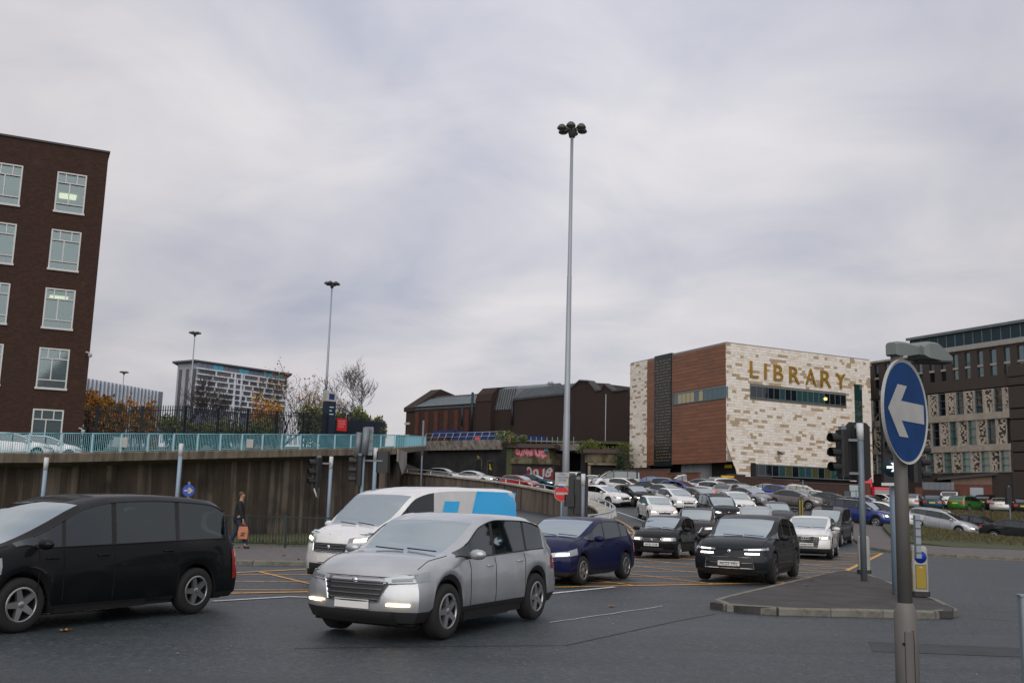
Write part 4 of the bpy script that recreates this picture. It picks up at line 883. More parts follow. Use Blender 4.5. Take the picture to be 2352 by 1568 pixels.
# fallen leaves
M_leafb = mat('fallen_leaf', (.35, .16, .05), .7)
for (u, v, zz_), lb in (((1866, 1331, .14), 'curled tan leaf lying on the island, farther of two'), ((1853, 1344, .14), 'small tan leaf on the island, nearer of two'), ((149, 1448, .01), 'yellow brown leaf on the road under the dark people carrier'), ((1405, 1348 + 44, .01), 'small brown leaf on the road behind the silver car')):
    p = G(u, v, zz_); m_ = MB(Matrix.Translation((p.x, p.y, zz_)) @ Matrix.Rotation(random.random() * 6, 4, 'Z'))
    pts = [(.09, 0, .02), (.04, .035, .01), (.05, .07, .03), (0, .045, .012), (-.05, .06, .03), (-.045, .01, .012), (-.10, 0, .03), (-.045, -.02, .012), (-.05, -.06, .03), (0, -.045, .01), (.05, -.06, .025), (.04, -.03, .01)]
    m_.add(pts + [(0, 0, 0)], [(i, (i + 1) % 12, 12) for i in range(12)]); solid('fallen_leaf', m_, M_leafb, lb, 'leaf', 'fallen leaves')

rl = random.Random(5)
for k in range(10):
    x, y = rl.uniform(-9.5, -2.5), rl.uniform(26.8, 33.2); m_ = MB(Matrix.Translation((x, y, H_low(x, y) + .125)) @ Matrix.Rotation(rl.random() * 6, 4, 'Z'))
    m_.add([(.08, 0, .02), (.03, .045, .01), (-.04, .05, .03), (-.09, 0, .01), (-.03, -.045, .03), (.04, -.04, .01), (0, 0, 0)], [(i, (i + 1) % 6, 6) for i in range(6)]); solid('fallen_leaf', m_, M_leafb, 'small brown leaf scattered on the paved footway by the guard rail', 'leaf', 'fallen leaves on the footway')
# ------------------------------------------------------------------ left ramp: wall, deck edge, blue railing
M_conc = mat('stained_concrete', (.066, .050, .036), .9, var=.35, scale=1.2, stretch=(1, 1, .08), bump=.4, bscale=6); layer_noise(M_conc, 1.6, (.19, .16, .125), .54, .66, stretch=(1, 1, .05), amt=.8); layer_noise(M_conc, .5, (.022, .019, .016), .48, .7, amt=.8)
M_concl = mat('pale_concrete', (.185, .155, .115), .9, var=.3, scale=2, stretch=(1, 1, .3), bump=.3, bscale=12); layer_noise(M_concl, 3, (.06, .055, .04), .5, .7, stretch=(1, 1, .15), amt=.8)
M_cyan = mat('pale_blue_paint', (.20, .52, .62), .45, var=.08, scale=2); M_cyan2 = mat('pale_blue_post', (.45, .70, .78), .45)
M_green = mat('turquoise_panel', (.03, .30, .26), .5)
Rn = Vector((RD.y, -RD.x))          # towards the camera side
def rail_pt(t, off=0.0): p = R0 + RD * t + Rn * off; return p
Lr = (E1 - R0).length
wall = thing('retaining_wall', 'long dark stained concrete wall under the pale blue railing', 'wall', (*rail_pt(0, 0), 0))
t = -16; k = 0; npan = 0
while t < Lr:
    t2 = min(t + 2.35, Lr + .1); a = rail_pt(t + .012, -1.1); mb = MB(); off = .0 + (.02 if k % 3 == 0 else 0)
    O = rail_pt(0, -1.1); zb = -1.4
    vs = []
    for tt in (t + .012, t2 - .012):
        for nn in (-.5, off):
            p = O + RD * tt + Rn * nn; vs += [(p.x, p.y, zb), (p.x, p.y, H_plat(p.x, p.y) - .42)]
    mb.add(vs, [(0, 2, 3, 1), (4, 5, 7, 6), (2, 6, 7, 3), (1, 3, 7, 5), (0, 1, 5, 4)])
    # board marks: shallow ribs where the shuttering left ridges
    nr_ = 3 + k % 4 if k % 4 == 1 else 1
    for q in range(nr_):
        s0 = t + .2 + q * (2.0 / nr_); p = O
        z1 = H_plat(*(O + RD * s0)) - .45; w_ = .10 if nr_ > 1 else .04
        mb.obox((O.x, O.y), RD, s0, s0 + w_, off + .001, off + .045, zb, z1)
    mb.build('wall_panel', M_conc, wall); t = t2; k += 1
back = MB()
O = rail_pt(0, -1.1); back.obox((O.x, O.y), RD, -16, Lr, -.9, -.505, -1.4, 3.0); back.build('wall_core', M_conc, wall)
# cantilevered deck edge
deck = thing('ramp_deck', 'concrete deck edge rising to the right under the blue railing', 'ramp', (*rail_pt(0, 0), 0))
def deck_seg(p, q, nn, name='edge_beam'):
    mb = MB(); vs = []
    prof = [(-1.3, .0), (.12, .0), (.15, -.05), (.12, -.50), (.0, -.52), (-1.2, -.80)]
    for w_ in (p, q):
        z = H_plat(w_.x, w_.y) + .03
        for o_, h_ in prof: c = w_ + nn * o_; vs.append((c.x, c.y, z + h_))
    n_ = len(prof); mb.add(vs, [tuple(range(n_))[::-1], tuple(range(n_, 2 * n_))] + [(i, (i + 1) % n_, n_ + (i + 1) % n_, n_ + i) for i in range(n_)])
    mb.build(name, M_concl, deck)
t = -16.0
while t < Lr - .1:
    t2 = min(t + 6.1, Lr); deck_seg(rail_pt(t + .01), rail_pt(t2 - .01), Rn); t = t2
D2 = (E2 - E1).normalized(); N2 = Vector((D2.y, -D2.x))
L2 = (E2 - E1).length; t = 0
while t < L2 - .1:
    t2 = min(t + 6.8, L2); deck_seg(E1 + D2 * (t + .01), E1 + D2 * (t2 - .01), N2); t = t2
mb = MB(); p = E1 + D2 * 1.0
mb_ = MB(); zc = H_plat(p.x, p.y)
vs = []
for o_ in (.18, .30):
    for s_, h_ in ((0, -.02), (7.5, .1), (7.7, -1.0), (4.0, -2.0), (.1, -1.0)):
        c = E1 + D2 * s_ + N2 * o_; vs.append((c.x, c.y, zc + h_ - .1))
mb_.add(vs, [(0, 1, 2, 3, 4), (9, 8, 7, 6, 5)] + [(i, (i + 1) % 5, 5 + (i + 1) % 5, 5 + i) for i in range(5)])
mb_.build('drip_panel', mat('pale_spall', (.30, .28, .26), .85, var=.2, scale=1), deck)
# abutment wall below the second stretch
mb = MB(); O = E1 + N2 * -.6; mb.obox((O.x, O.y), D2, -.5, L2, -.5, 0, -1.4, H_plat(*E1) - .6); ab = mb.build('abutment', M_conc, None)
tag(ab, 'dark abutment wall under the farther stretch of blue railing', 'wall')

rail = thing('blue_railing', 'pale blue railing of upright bars along the ramp edge', 'railing', (*rail_pt(0), H_plat(*R0)))
bal = {}
def rail_run(P0, D_, L_, pitch, zfun, nbar, parent, mt, mp, bars_left, t0=0, hgt=1.1):
    npan_ = int(round((L_ - t0) / pitch)); yaw = atan2(D_.y, D_.x); cnt = 0
    key = ('bar', mt.name)
    if key not in bal: m_ = MB(); m_.box(-.011, .011, -.011, .011, 0, .93); bal[key] = mesh_of(m_, 'bar', [mt])
    if 'post' + mp.name not in bal: m_ = MB(); m_.box(-.045, .045, -.03, .03, -.05, hgt); bal['post' + mp.name] = mesh_of(m_, 'railing_post', [mp])
    for i in range(npan_ + 1):
        a = P0 + D_ * (t0 + i * pitch); z = zfun(a.x, a.y); link('railing_post', bal['post' + mp.name], parent, Vector((a.x, a.y, z)) - origin_of(parent), (0, 0, yaw))
        if i == npan_: break
        b = P0 + D_ * (t0 + (i + 1) * pitch); zb_ = zfun(b.x, b.y)
        for h in (hgt - .03, .10):
            m_ = MB(); m_.tube([(a.x, a.y, z + h), (b.x, b.y, zb_ + h)], .028 if h > .5 else .018, 6); m_.build('rail', mt, parent)
        rest = MB()
        for k_ in range(1, nbar):
            c = a.lerp(b, k_ / nbar); zc_ = lerp(z, zb_, k_ / nbar) + .12
            if bars_left[0] > 0: bars_left[0] -= 1; link('bar', bal[key], parent, Vector((c.x, c.y, zc_)) - origin_of(parent), (0, 0, yaw))
            else: rest.box(c.x - .012, c.x + .012, c.y - .012, c.y + .012, zc_, zc_ + .93)
        if rest.v:
            far_bars.add([tuple(v) for v in rest.v], rest.f)
far_bars = MB(); left = [290]
rail_run(R0 + RD * -1.0, RD, 35, 1.95, H_plat, 15, rail, M_cyan, M_cyan2, left)
rail_run(E1, D2, L2 * .28, 2.0, H_plat, 14, rail, M_green, M_cyan2, [0])
rail_run(E1 + D2 * L2 * .28, D2, L2 * .72, 2.0, H_plat, 14, rail, M_cyan, M_cyan2, [0])
rail_run(R0 + RD * -15, RD, 14, 2.0, H_plat, 15, rail, M_cyan, M_cyan2, [0])
o = far_bars.build('far_bar', M_cyan, rail); o['kind'] = 'stuff'
mb = MB()
for k_ in range(4):
    a = E1 + D2 * (.1 + k_ * 2.0); b = E1 + D2 * (1.9 + k_ * 2.0)
    m_ = MB(); za, zb_ = H_plat(*a), H_plat(*b); vs = [(a.x, a.y, za + .12), (b.x, b.y, zb_ + .12), (b.x, b.y, zb_ + 1.05), (a.x, a.y, za + 1.05)]; vs += [(x - N2.x * .012, y - N2.y * .012, z) for x, y, z in vs]
    m_.add(vs, [(0, 1, 2, 3), (7, 6, 5, 4), (0, 4, 5, 1), (1, 5, 6, 2), (2, 6, 7, 3), (3, 7, 4, 0)]); m_.build('infill_panel', M_green, rail)

# dark palisade fence above
M_navy = mat('navy_steel', (.006, .014, .026), .5); M_paint_navy = mat('navy_board', (.004, .014, .032), .5)
FP = [P(-60, 930, 60.5), P(0, 930, 62), P(430, 930, 68), P(700, 945, 76), P(800, 950, 82), P(888, 968, 89)]
fence = thing('palisade_fence', 'dark navy steel palisade fence standing behind the pale blue railing', 'fence', (FP[0].x, FP[0].y, H_plat(FP[0].x, FP[0].y)))
def pale_mesh(h):
    m_ = MB(); vs = []
    for y_ in (-.008, .008): vs += [(-.034, y_, 0), (.034, y_, 0), (.034, y_, h - .10), (.012, y_, h), (0, y_, h - .05), (-.012, y_, h), (-.034, y_, h - .10)]
    m_.add(vs, [tuple(range(7)), tuple(range(7, 14))[::-1]] + [(i, (i + 1) % 7, 7 + (i + 1) % 7, 7 + i) for i in range(7)]); return m_
pm = mesh_of(pale_mesh(2.55), 'pale', [M_navy]); cntp = 0; restp = MB()
for a, b in zip(FP, FP[1:]):
    A, B = a.xy, b.xy; Ls = (B - A).length; n_ = int(Ls / .155); d = (B - A).normalized(); yaw = atan2(d.y, d.x)
    ztop = lambda t_: lerp(a.z, b.z, t_)
    npst = max(1, round(Ls / 2.75))
    for i in range(npst):
        c = A.lerp(B, i / npst); m_ = MB(Matrix.Translation((c.x, c.y, 0)) @ Matrix.Rotation(yaw, 4, 'Z')); m_.box(-.07, .07, .02, .10, H_plat(c.x, c.y) - .5, ztop(i / npst) - .05); m_.build('fence_post', M_navy, fence)
        c2 = A.lerp(B, (i + 1) / npst)
        for h in (2.2, .75):
            m_ = MB(); m_.tube([(c.x, c.y + .02, ztop(i / npst) - 2.55 + h), (c2.x, c2.y + .02, ztop((i + 1) / npst) - 2.55 + h)], .03, 4); m_.build('fence_rail', M_navy, fence)
    for i in range(n_):
        t_ = i / n_; c = A.lerp(B, t_); z = ztop(t_) - 2.55
        if cntp < 290: cntp += 1; link('pale', pm, fence, Vector((c.x, c.y, z)) - origin_of(fence), (0, 0, yaw))
        else:
            m2 = pale_mesh(2.55); X = Matrix.Translation((c.x, c.y, z)) @ Matrix.Rotation(yaw, 4, 'Z'); restp.add([X @ v for v in m2.v], m2.f)
o = restp.build('far_pale', M_navy, fence); o['kind'] = 'stuff'
# boarded hoarding behind the far end of the palisade
mb = MB(); A, B = P(745, 960, 80.5), P(889, 968, 91)
d = (B.xy - A.xy).normalized(); n_ = 9; Ls = (B.xy - A.xy).length
hoard = thing('site_hoarding', 'dark navy boarded hoarding behind the end of the palisade', 'hoarding', (A.x, A.y, H_plat(A.x, A.y)))
for i in range(n_):
    m_ = MB(); zt = lerp(A.z, B.z, (i + .5) / n_) - .05; O_ = A.xy; m_.obox((O_.x, O_.y), d, i * Ls / n_ + .015, (i + 1) * Ls / n_ - .015, -.25, -.2, H_plat(A.x, A.y) - 1, zt); m_.build('board', M_paint_navy, hoard)

# guard rails on the far pavement
M_guard = mat('galvanised_dark', (.022, .038, .04), .5, .5); M_galv = mat('galvanised', (.26, .30, .34), .45, .4)
def guard_rail(label, x0, x1, y, n, endm, nb):
    g = thing('guard_rail', label, 'railing', (x0, y, H_low(x0, y) + .12), group='pedestrian guard rails')
    z0 = H_low(x0, y) + .12; w_ = (x1 - x0) / n
    bm_ = MB(); bm_.tube([(0, 0, .12), (0, 0, .95)], .008, 4); bmesh_ = mesh_of(bm_, 'bar', [M_guard])
    pm_ = MB(); pm_.box(-.03, .03, -.03, .03, -.05, 1.02); pme = mesh_of(pm_, 'post', [M_guard])
    for i in range(n + 1):
        link('post', pme, g, (i * w_, 0, 0))
        if i == n: break
        for h in (.97, .12): m_ = MB(); m_.box(i * w_ + .03, (i + 1) * w_ - .03, -.018, .018, h - .018, h + .018); m_.build('rail', M_guard, g, local=True)
        rest_ = MB()
        for k_ in range(1, nb):
            if i >= n - 14 and (i - (n - 14)) * nb < 285: link('bar', bmesh_, g, (i * w_ + k_ * w_ / nb, 0, 0))
            else: rest_.box(i * w_ + k_ * w_ / nb - .008, i * w_ + k_ * w_ / nb + .008, -.008, .008, .12, .95)
        if rest_.v: o_ = rest_.build('far_bar', M_guard, g, local=True); o_['kind'] = 'stuff'
    if endm: m_ = MB(); m_.box(n * w_ + .035, n * w_ + .095, -.035, .035, -.05, 1.08); m_.build('end_post', M_galv, g, local=True)
guard_rail('long dark guard rail at the back of the pavement behind the walker', -24.6, -3.4, 32.8, 17, False, 12)
guard_rail('nearer guard rail in front of the walker, ending in a pale post', -22.6, -7.95, 28.2, 11, True, 14)

# ------------------------------------------------------------------ curved concrete wall between the two roads
cw = thing('curved_wall', 'curved board-marked concrete wall dividing the lower road from the traffic queue', 'wall', (5.2, 58, 0))
def catmull(pts, n=6):
    pts = [Vector(p) for p in pts]; o_ = []
    for i in range(len(pts) - 1):
        p0, p1, p2, p3 = pts[max(i - 1, 0)], pts[i], pts[i + 1], pts[min(i + 2, len(pts) - 1)]
        for k_ in range(n):
            t_ = k_ / n; o_.append(.5 * (2 * p1 + (p2 - p0) * t_ + (2 * p0 - 5 * p1 + 4 * p2 - p3) * t_ * t_ + (3 * p1 - p0 - 3 * p2 + p3) * t_ ** 3))
    o_.append(pts[-1]); return o_
cl = catmull([(2.6, 45.6), (3.9, 47.6), (4.95, 51), (5.45, 55), (5.4, 59.5), (4.4, 66), (2.2, 73), (-.8, 80), (-5.8, 88), (-13.8, 98), (-26, 108)], 6)
def wtop(x, y): return interp(y, [(45, .75), (50, 1.0), (56, 1.28), (62, 1.75), (70, 2.45), (80, 3.2), (90, 3.9), (100, 4.45), (110, 4.8)])
WC = mat('board_marked_concrete', (.16, .128, .105), .9, var=.25, scale=2, stretch=(1, 1, .1), bump=.3, bscale=12); layer_noise(WC, 2.5, (.045, .036, .03), .5, .68, stretch=(1, 1, .06), amt=.85); layer_noise(WC, .9, (.22, .19, .16), .56, .72, stretch=(1, 1, .2), amt=.5)
M_cop = mat('coping_concrete', (.40, .375, .33), .85, var=.25, scale=1.5, bump=.3, bscale=15); layer_noise(M_cop, 5, (.08, .075, .045), .52, .7, amt=.75)
cum = [0]
for a, b in zip(cl, cl[1:]): cum.append(cum[-1] + (b - a).length)
def cat(t_):
    for i in range(len(cl) - 1):
        if t_ <= cum[i + 1]: return cl[i].lerp(cl[i + 1], (t_ - cum[i]) / (cum[i + 1] - cum[i]))
    return cl[-1]
t_ = 0; k = 0
while t_ < cum[-1] - .3:
    Lp = 1.25 if t_ < 12 else 2.1; t2 = min(t_ + Lp, cum[-1]); pts = [cat(lerp(t_ + .02, t2 - .02, q / 3)) for q in range(4)]
    mb = MB(); thick_path(mb, pts, .16, lambda x, y: min(H_low(x, y), H_up(x, y)) - .4, lambda x, y: wtop(x, y) - .002)
    for q in (1, 2):
        c = pts[q]; tt_ = (pts[q + 1 if q < 3 else q] - pts[q - 1]).normalized(); nn = Vector((-tt_.y, tt_.x))
        for sg in (1, -1):
            c2 = c + nn * sg * .165; m_ = Matrix.Translation((c2.x, c2.y, 0)) @ Matrix.Rotation(atan2(tt_.y, tt_.x), 4, 'Z'); mb.xf = m_; mb.box(-.03, .03, -.025, .025, H_low(c.x, c.y) - .2, wtop(c.x, c.y) - .06); mb.xf = None
    mb.build('wall_panel', WC, cw); t_ = t2; k += 1
t_ = 0
while t_ < cum[-1] - .3:
    Lp = 1.8 if t_ < 14 else 3.2; t2 = min(t_ + Lp, cum[-1]); pts = [cat(lerp(t_ + .006, t2 - .006, q / 4)) for q in range(5)]
    mb = MB(); thick_path(mb, pts, .50 if t_ < 24 else .3, lambda x, y: wtop(x, y), lambda x, y: wtop(x, y) + .12); mb.build('coping', M_cop, cw); t_ = t2
# galvanised rail on the traffic side of the bend
gr = thing('bend_rail', 'pale galvanised rail on short stubs round the top of the curved wall', 'railing', (6.4, 57, 1.2))
M_pgalv = mat('pale_galvanised', (.45, .50, .53), .4, .5)
rp = []
for i in range(27):
    t__ = (cl[i + 1] - cl[max(i - 1, 0)]).normalized(); rp.append(cl[i] + Vector((t__.y, -t__.x)) * .38)
mb = MB(); mb.tube([(p.x, p.y, wtop(p.x, p.y) + .42) for p in rp], .045, 8); mb.build('hand_rail', M_pgalv, gr)
for i in range(0, 27, 2):
    p = rp[i]; m_ = MB(); m_.box(p.x - .04, p.x + .04, p.y - .04, p.y + .04, wtop(p.x, p.y) + .10, wtop(p.x, p.y) + .42); m_.build('stub_post', M_pgalv, gr)
gr2 = thing('parapet_rail', 'thin pale rail along the far parapet where the road climbs left', 'railing', (-1, 80, 3.3))
pts = [p for p in cl[27:]]
mb = MB(); mb.tube([(p.x, p.y, wtop(p.x, p.y) + .42) for p in pts], .035, 6); mb.build('hand_rail', M_pgalv, gr2)
for p in pts[::2]: m_ = MB(); m_.box(p.x - .03, p.x + .03, p.y - .03, p.y + .03, wtop(p.x, p.y) + .12, wtop(p.x, p.y) + .4); m_.build('stub_post', M_pgalv, gr2)

# ------------------------------------------------------------------ buildings
def window_grid(F_, parent, s0, s1, z0, z1, mf, mg, cols, rows, frame=.07, depth=.06, rec=.12, name='window'):
    """a window set into a facade: frame with mullions and transoms, one pane per light. cols/rows: lists of fractions"""
    mb = MB()
    F_.box(mb, s0, s1, -rec, .02, z1 - frame, z1); F_.box(mb, s0 - .05, s1 + .05, -rec, .09, z0 - .04, z0 + frame)
    F_.box(mb, s0, s0 + frame, -rec, .019, z0 + frame, z1 - frame); F_.box(mb, s1 - frame, s1, -rec, .019, z0 + frame, z1 - frame)
    panes = []
    zs = [z0 + frame] + [lerp(z0, z1, r) for r in rows] + [z1 - frame]
    for i, (a, b) in enumerate(zip(zs, zs[1:])):
        if i: F_.box(mb, s0 + frame, s1 - frame, -rec + .01, .008, a - frame * .35, a + frame * .35)
        cs = cols[i] if cols and isinstance(cols[0], (list, tuple)) else cols
        ss_ = [s0 + frame] + [lerp(s0, s1, c) for c in cs] + [s1 - frame]
        for j, (c, d) in enumerate(zip(ss_, ss_[1:])):
            if j: F_.box(mb, c - frame * .35, c + frame * .35, -rec + .012, .006, a, b)
            panes.append((c, d, a, b))
    w = mb.build(name, mf, parent)
    for c, d, a, b in panes:
        m_ = MB(); F_.box(m_, c, d, -rec + .02, -rec + .035, a, b); m_.build('pane', mg if not callable(mg) else mg(), w)
    return w

# brown brick office block on the far left
BR = brick_mat('brown_brick', (.036, .014, .008), (.068, .026, .014), (.020, .012, .009), .225, .075, along=tuple(Vector((5.4, 2.8)).normalized())); layer_noise(BR, .25, (.035, .02, .015), .45, .7, amt=.5)
layer_noise(BR, 1.3, (.08, .04, .022), .6, .8, amt=.5)
M_frame = mat('white_frame', (.55, .56, .54), .5); M_sill = mat('stone_sill', (.40, .37, .31), .8)
M_wg = glass_mat('window_glass', (.012, .045, .05), .06, .04, .78, (.55, .72, .74)); M_wg2 = glass_mat('window_glass_green', (.03, .06, .06), .30, .04)
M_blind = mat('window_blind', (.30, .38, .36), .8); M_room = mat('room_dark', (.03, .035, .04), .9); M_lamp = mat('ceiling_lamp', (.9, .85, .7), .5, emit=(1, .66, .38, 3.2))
oa, ob = P(-160, 300, 57.5), P(222, 641, 62)
ob = P(250, 352, 62.0); oa = P(0, 308, 62.0 * (1125 - 352) / (1117 - 308) * 1.0)
FA = Facade((oa.x - (ob.x - oa.x) * 1.2, oa.y - (ob.y - oa.y) * 1.2), (ob.x, ob.y))
ztop = ob.z; Lf = FA.len; zb0 = H_plat(ob.x, ob.y) - 1
off_b = thing('office_block', 'tall dark brown brick office block with white framed windows, far left', 'building', (ob.x, ob.y, zb0))
cols_px = [(zr(282, 400, 0, 300, 2.0625)[0], None)]
# window columns in s (measured on the wall)
wx = [(272, 453, 268, 487), (237, 420, 562, 782), (203, 388, 862, 1083), (168, 356, 1168, 1392), (137, 320, 1482, 1700)]
rows_z = []
for x0, x1, y0, y1 in wx:
    u0_, v0 = zr((x0 + x1) / 2 + (8 if True else 0), y0 + 6, 0, 300, 2.0625); u1_, v1 = zr((x0 + x1) / 2 - 8, y1 - 4, 0, 300, 2.0625)
    rows_z.append((FA.st(u1_, v1)[1], FA.st(u0_, v0)[1]))
sL = FA.st(*zr(272 + 12, 380, 0, 300, 2.0625))[0]; sR = FA.st(*zr(443, 380, 0, 300, 2.0625))[0]
sR2 = FA.st(*zr(113, 330, 0, 300, 2.0625))[0]; pitch = (sR - sR2)
# wall built as piers and spandrels so that the windows are real openings
wall_mb = MB(); ops = [(sL - k_ * pitch, sR - k_ * pitch) for k_ in range(4)]
ops = sorted(o_ for o_ in ops if o_[0] > .5)
edges = [0.0]
for a, b in ops: edges += [a, b]
edges.append(Lf)
for i in range(0, len(edges), 2): FA.box(wall_mb, edges[i], edges[i + 1], -.35, 0, zb0, ztop)
zs_ = sorted(rows_z)
for a, b in ops:
    zz_ = zb0
    for z0, z1 in zs_: FA.box(wall_mb, a, b, -.35, -.002, zz_, z0); zz_ = z1
    FA.box(wall_mb, a, b, -.35, -.002, zz_, ztop)
FA.box(wall_mb, 0, .35, -16, -.36, zb0, ztop); FA.box(wall_mb, Lf - .35, Lf, -16, -.36, zb0, ztop); FA.box(wall_mb, .36, Lf - .36, -16, -15.6, zb0, ztop)
wall_mb.build('brick_wall', BR, off_b)
m_ = MB(); FA.box(m_, -.1, Lf + .08, -16.2, .08, ztop, ztop + .12); m_.build('roof', mat('roof_edge', (.05, .05, .055), .7), off_b)
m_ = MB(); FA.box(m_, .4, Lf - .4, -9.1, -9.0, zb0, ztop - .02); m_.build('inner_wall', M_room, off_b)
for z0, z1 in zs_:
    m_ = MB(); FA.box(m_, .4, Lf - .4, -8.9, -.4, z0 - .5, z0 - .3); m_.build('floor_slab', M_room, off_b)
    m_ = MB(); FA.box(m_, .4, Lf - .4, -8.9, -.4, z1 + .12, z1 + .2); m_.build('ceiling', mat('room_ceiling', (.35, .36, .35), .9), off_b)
ri = 0
for (a, b) in ops:
    for q, (z0, z1) in enumerate(zs_):
        c3 = [[.5], [.5], [.33, .67]] if q > 1 else [[], [.5], [.33, .67]]
        window_grid(FA, off_b, a + .02, b - .02, z0 + .02, z1 - .02, M_frame, M_wg, [[], [.45], [.3, .68]], [.22, .74], .09, rec=.16)
        if q != 2:
            m_ = MB(); h_ = [.35, .72, .5, .74, .60][(q * 2 + ri) % 5]
            if q == 3: h_ = .74
            FA.box(m_, a + .1, b - .1, -.30, -.28, lerp(z1, z0, h_), z1); m_.build('blind', M_blind, off_b)
    ri += 1
a, b = ops[-1]
for q, (f0, f1) in ((3, (.28, .55)), (1, (.3, .58))):
    z0, z1 = zs_[q + 1]; m_ = MB(); FA.box(m_, lerp(a, b, f0) - .2, lerp(a, b, f1) + .4, -6.6 if q == 3 else -4.3, -5.4 if q == 3 else -3.2, z1 + .02, z1 + .08); m_.build('ceiling_lamp', M_lamp, off_b)
# camera bracket, floodlight
for (u, v), ln in (((205, 812), .5), ((192, 985), .3)):
    s_, z_ = FA.st(u - 8, v); p = FA.O + FA.D * min(s_, Lf - .2) + FA.N * .1
    cm = MB(); cm.tube([(p.x, p.y, z_), (p.x + FA.N.x * ln, p.y + FA.N.y * ln, z_ + .03), (p.x + FA.N.x * ln + .2, p.y + FA.N.y * ln, z_ - .02)], .05, 6)
    cm.lathe([(.001, -.16), (.10, -.12), (.12, 0), (.12, .08), (.02, .1)], 10, 0, c=(p.x + FA.N.x * ln + .25, p.y + FA.N.y * ln, z_ - .15)); 
    tag(cm.build('security_camera', mat('camera_housing', (.4, .4, .4), .5)), 'grey security camera on the corner of the brown office block' if ln > .4 else 'small lamp housing low on the brown office block', 'camera' if ln > .4 else 'wall lamp')

# ---- the library
stone_m = [mat('stone_white', (.79, .74, .67), .8, var=.08, scale=3), mat('stone_cream', (.68, .61, .51), .8, var=.08, scale=3), mat('stone_beige', (.76, .70, .62), .8, var=.08, scale=3), mat('stone_tan', (.42, .32, .21), .8, var=.12, scale=3)]
M_joint = mat('stone_joint', (.26, .235, .20), .9); M_bplank = mat('copper_brown_board', (.235, .098, .052), .5, var=.12, scale=.6, stretch=(1, 1, 4)); M_bplank2 = mat('copper_brown_board_b', (.20, .084, .044), .5, var=.12, scale=.6, stretch=(1, 1, 4)); layer_noise(M_bplank, .35, (.12, .07, .05), .5, .7, amt=.7)
M_gold = mat('gold_letter', (.42, .24, .03), .35, .5); M_goldt = mat('gold_lettering', (.30, .20, .07), .5); M_slate = mat('dark_glazing', (.012, .020, .026), .3)
gA = glass_mat('glass_teal', (.02, .07, .075), .10, .06); gB = glass_mat('glass_dark', (.004, .008, .012), .02, .04); gC = mat('lit_glass', (.20, .18, .11), .3, emit=(.9, .72, .40, .12)); gD = mat('dim_yellow_glass', (.07, .07, .03), .2); gL = mat('warm_lamp', (1, .8, .4), .5, emit=(1, .62, .12, 3)); M_alu = mat('aluminium', (.16, .20, .21), .5, .4)
LC = P(1670, 1115, 98); LE = P(2008, 1080, 107.2); LW = P(1445, 1080, 115)
z5 = lambda x, y: zr(x, y, 1540, 820, 3.36)
FL = Facade((P(1670, 1165, 98).x, 98.0), (P(2008, 1175, 107.2).x, 107.2)); FS = Facade((P(1445, 1158, 115).x, 115.0), (P(1670, 1165, 98).x, 98.0))
zt = FL.st(*z5(980, 130))[1]; zlow = 3.0
lib = thing('library_building', 'library building with mottled cream stone panels and brown boarded side', 'library', (FL.O.x, FL.O.y, zlow))
def shift(F_, n): # facade plane moved outward
    g_ = Facade((0, 0), (1, 0)); g_.O = F_.O + F_.N * n; g_.D = F_.D; g_.N = F_.N; g_.len = F_.len; return g_
mb = MB(); 
def corner(F_, s_, n): p = F_.O + F_.D * s_ + F_.N * n; return (p.x, p.y)
core = [corner(FL, 0, -.06), corner(FL, FL.len, -.06), corner(FL, FL.len, -24), corner(FS, .1, -.06 - 1), corner(FS, 0, -.06)]
core = [corner(FS, 0, -.08), (FL.O.x + (-FS.N.x) * .08 + (-FL.N.x) * .08, FL.O.y - FS.N.y * .08 - FL.N.y * .08), corner(FL, FL.len, -.08), corner(FL, FL.len, -18), corner(FS, 0, -18)]
zsof = FS.st(*z5(700, 1135))[1]
mb.prism(core, zsof + .1, zt - .05); mb.build('wall', M_joint, lib)
m_ = MB(); m_.prism([(x, y) for x, y in core], zt - .04, zt + .12); m_.build('roof', mat('roof_grey', (.25, .24, .23), .8), lib)
def rz(F_, x0, y0, x1, y1):
    a, b = F_.st(*z5(x0, y0)), F_.st(*z5(x1, y1)); return a, b
# windows of the main face
def strip_window(F_, c0, c1, c2, c3, n, mats_, name='window', rec=.18):
    """c0..c3 picture corners TL, TR, BL, BR"""
    a, b, c, d = (F_.st(*q) for q in (c0, c1, c2, c3)); s0, s1 = (a[0] + c[0]) / 2, (b[0] + d[0]) / 2; z1, z0 = (a[1] + b[1]) / 2, (c[1] + d[1]) / 2
    fr = MB(); F_.box(fr, s0 - .05, s1 + .05, -.2, .06, z1, z1 + .09); F_.box(fr, s0 - .05, s1 + .05, -.2, .06, z0 - .09, z0); F_.box(fr, s0 - .06, s0, -.2, .055, z0, z1); F_.box(fr, s1, s1 + .06, -.2, .055, z0, z1)
    w = fr.build(name, M_alu, lib)
    for i in range(n):
        p0, p1 = lerp(s0, s1, i / n), lerp(s0, s1, (i + 1) / n); m1 = MB(); F_.box(m1, p0 + .03, p1 - .03, -rec * .2, .015, z0, z1); m1.build('pane', mats_[i % len(mats_)], w)
        if i: m2 = MB(); F_.box(m2, p0 - .03, p0 + .03, -.1, .045, z0, z1); m2.build('mullion', M_alu, w)
    return (s0 - .06, s1 + .06, z0 - .09, z1 + .09)
w1 = strip_window(FL, z5(1128, 482), z5(1928, 572), z5(1128, 572), z5(1928, 655), 17, [gB, gB, gB, gB, gB, gA, gB, gB, gA, gA, gA, gA, gA, gB, gB, gB, gB])
w2 = strip_window(FL, z5(1138, 1143), z5(1960, 1190), z5(1138, 1230), z5(1960, 1272), 15, [gB, gB, gB, gB, gA, gD, gB, gA, gA, gD, gB, gD, gA, gB, gB])
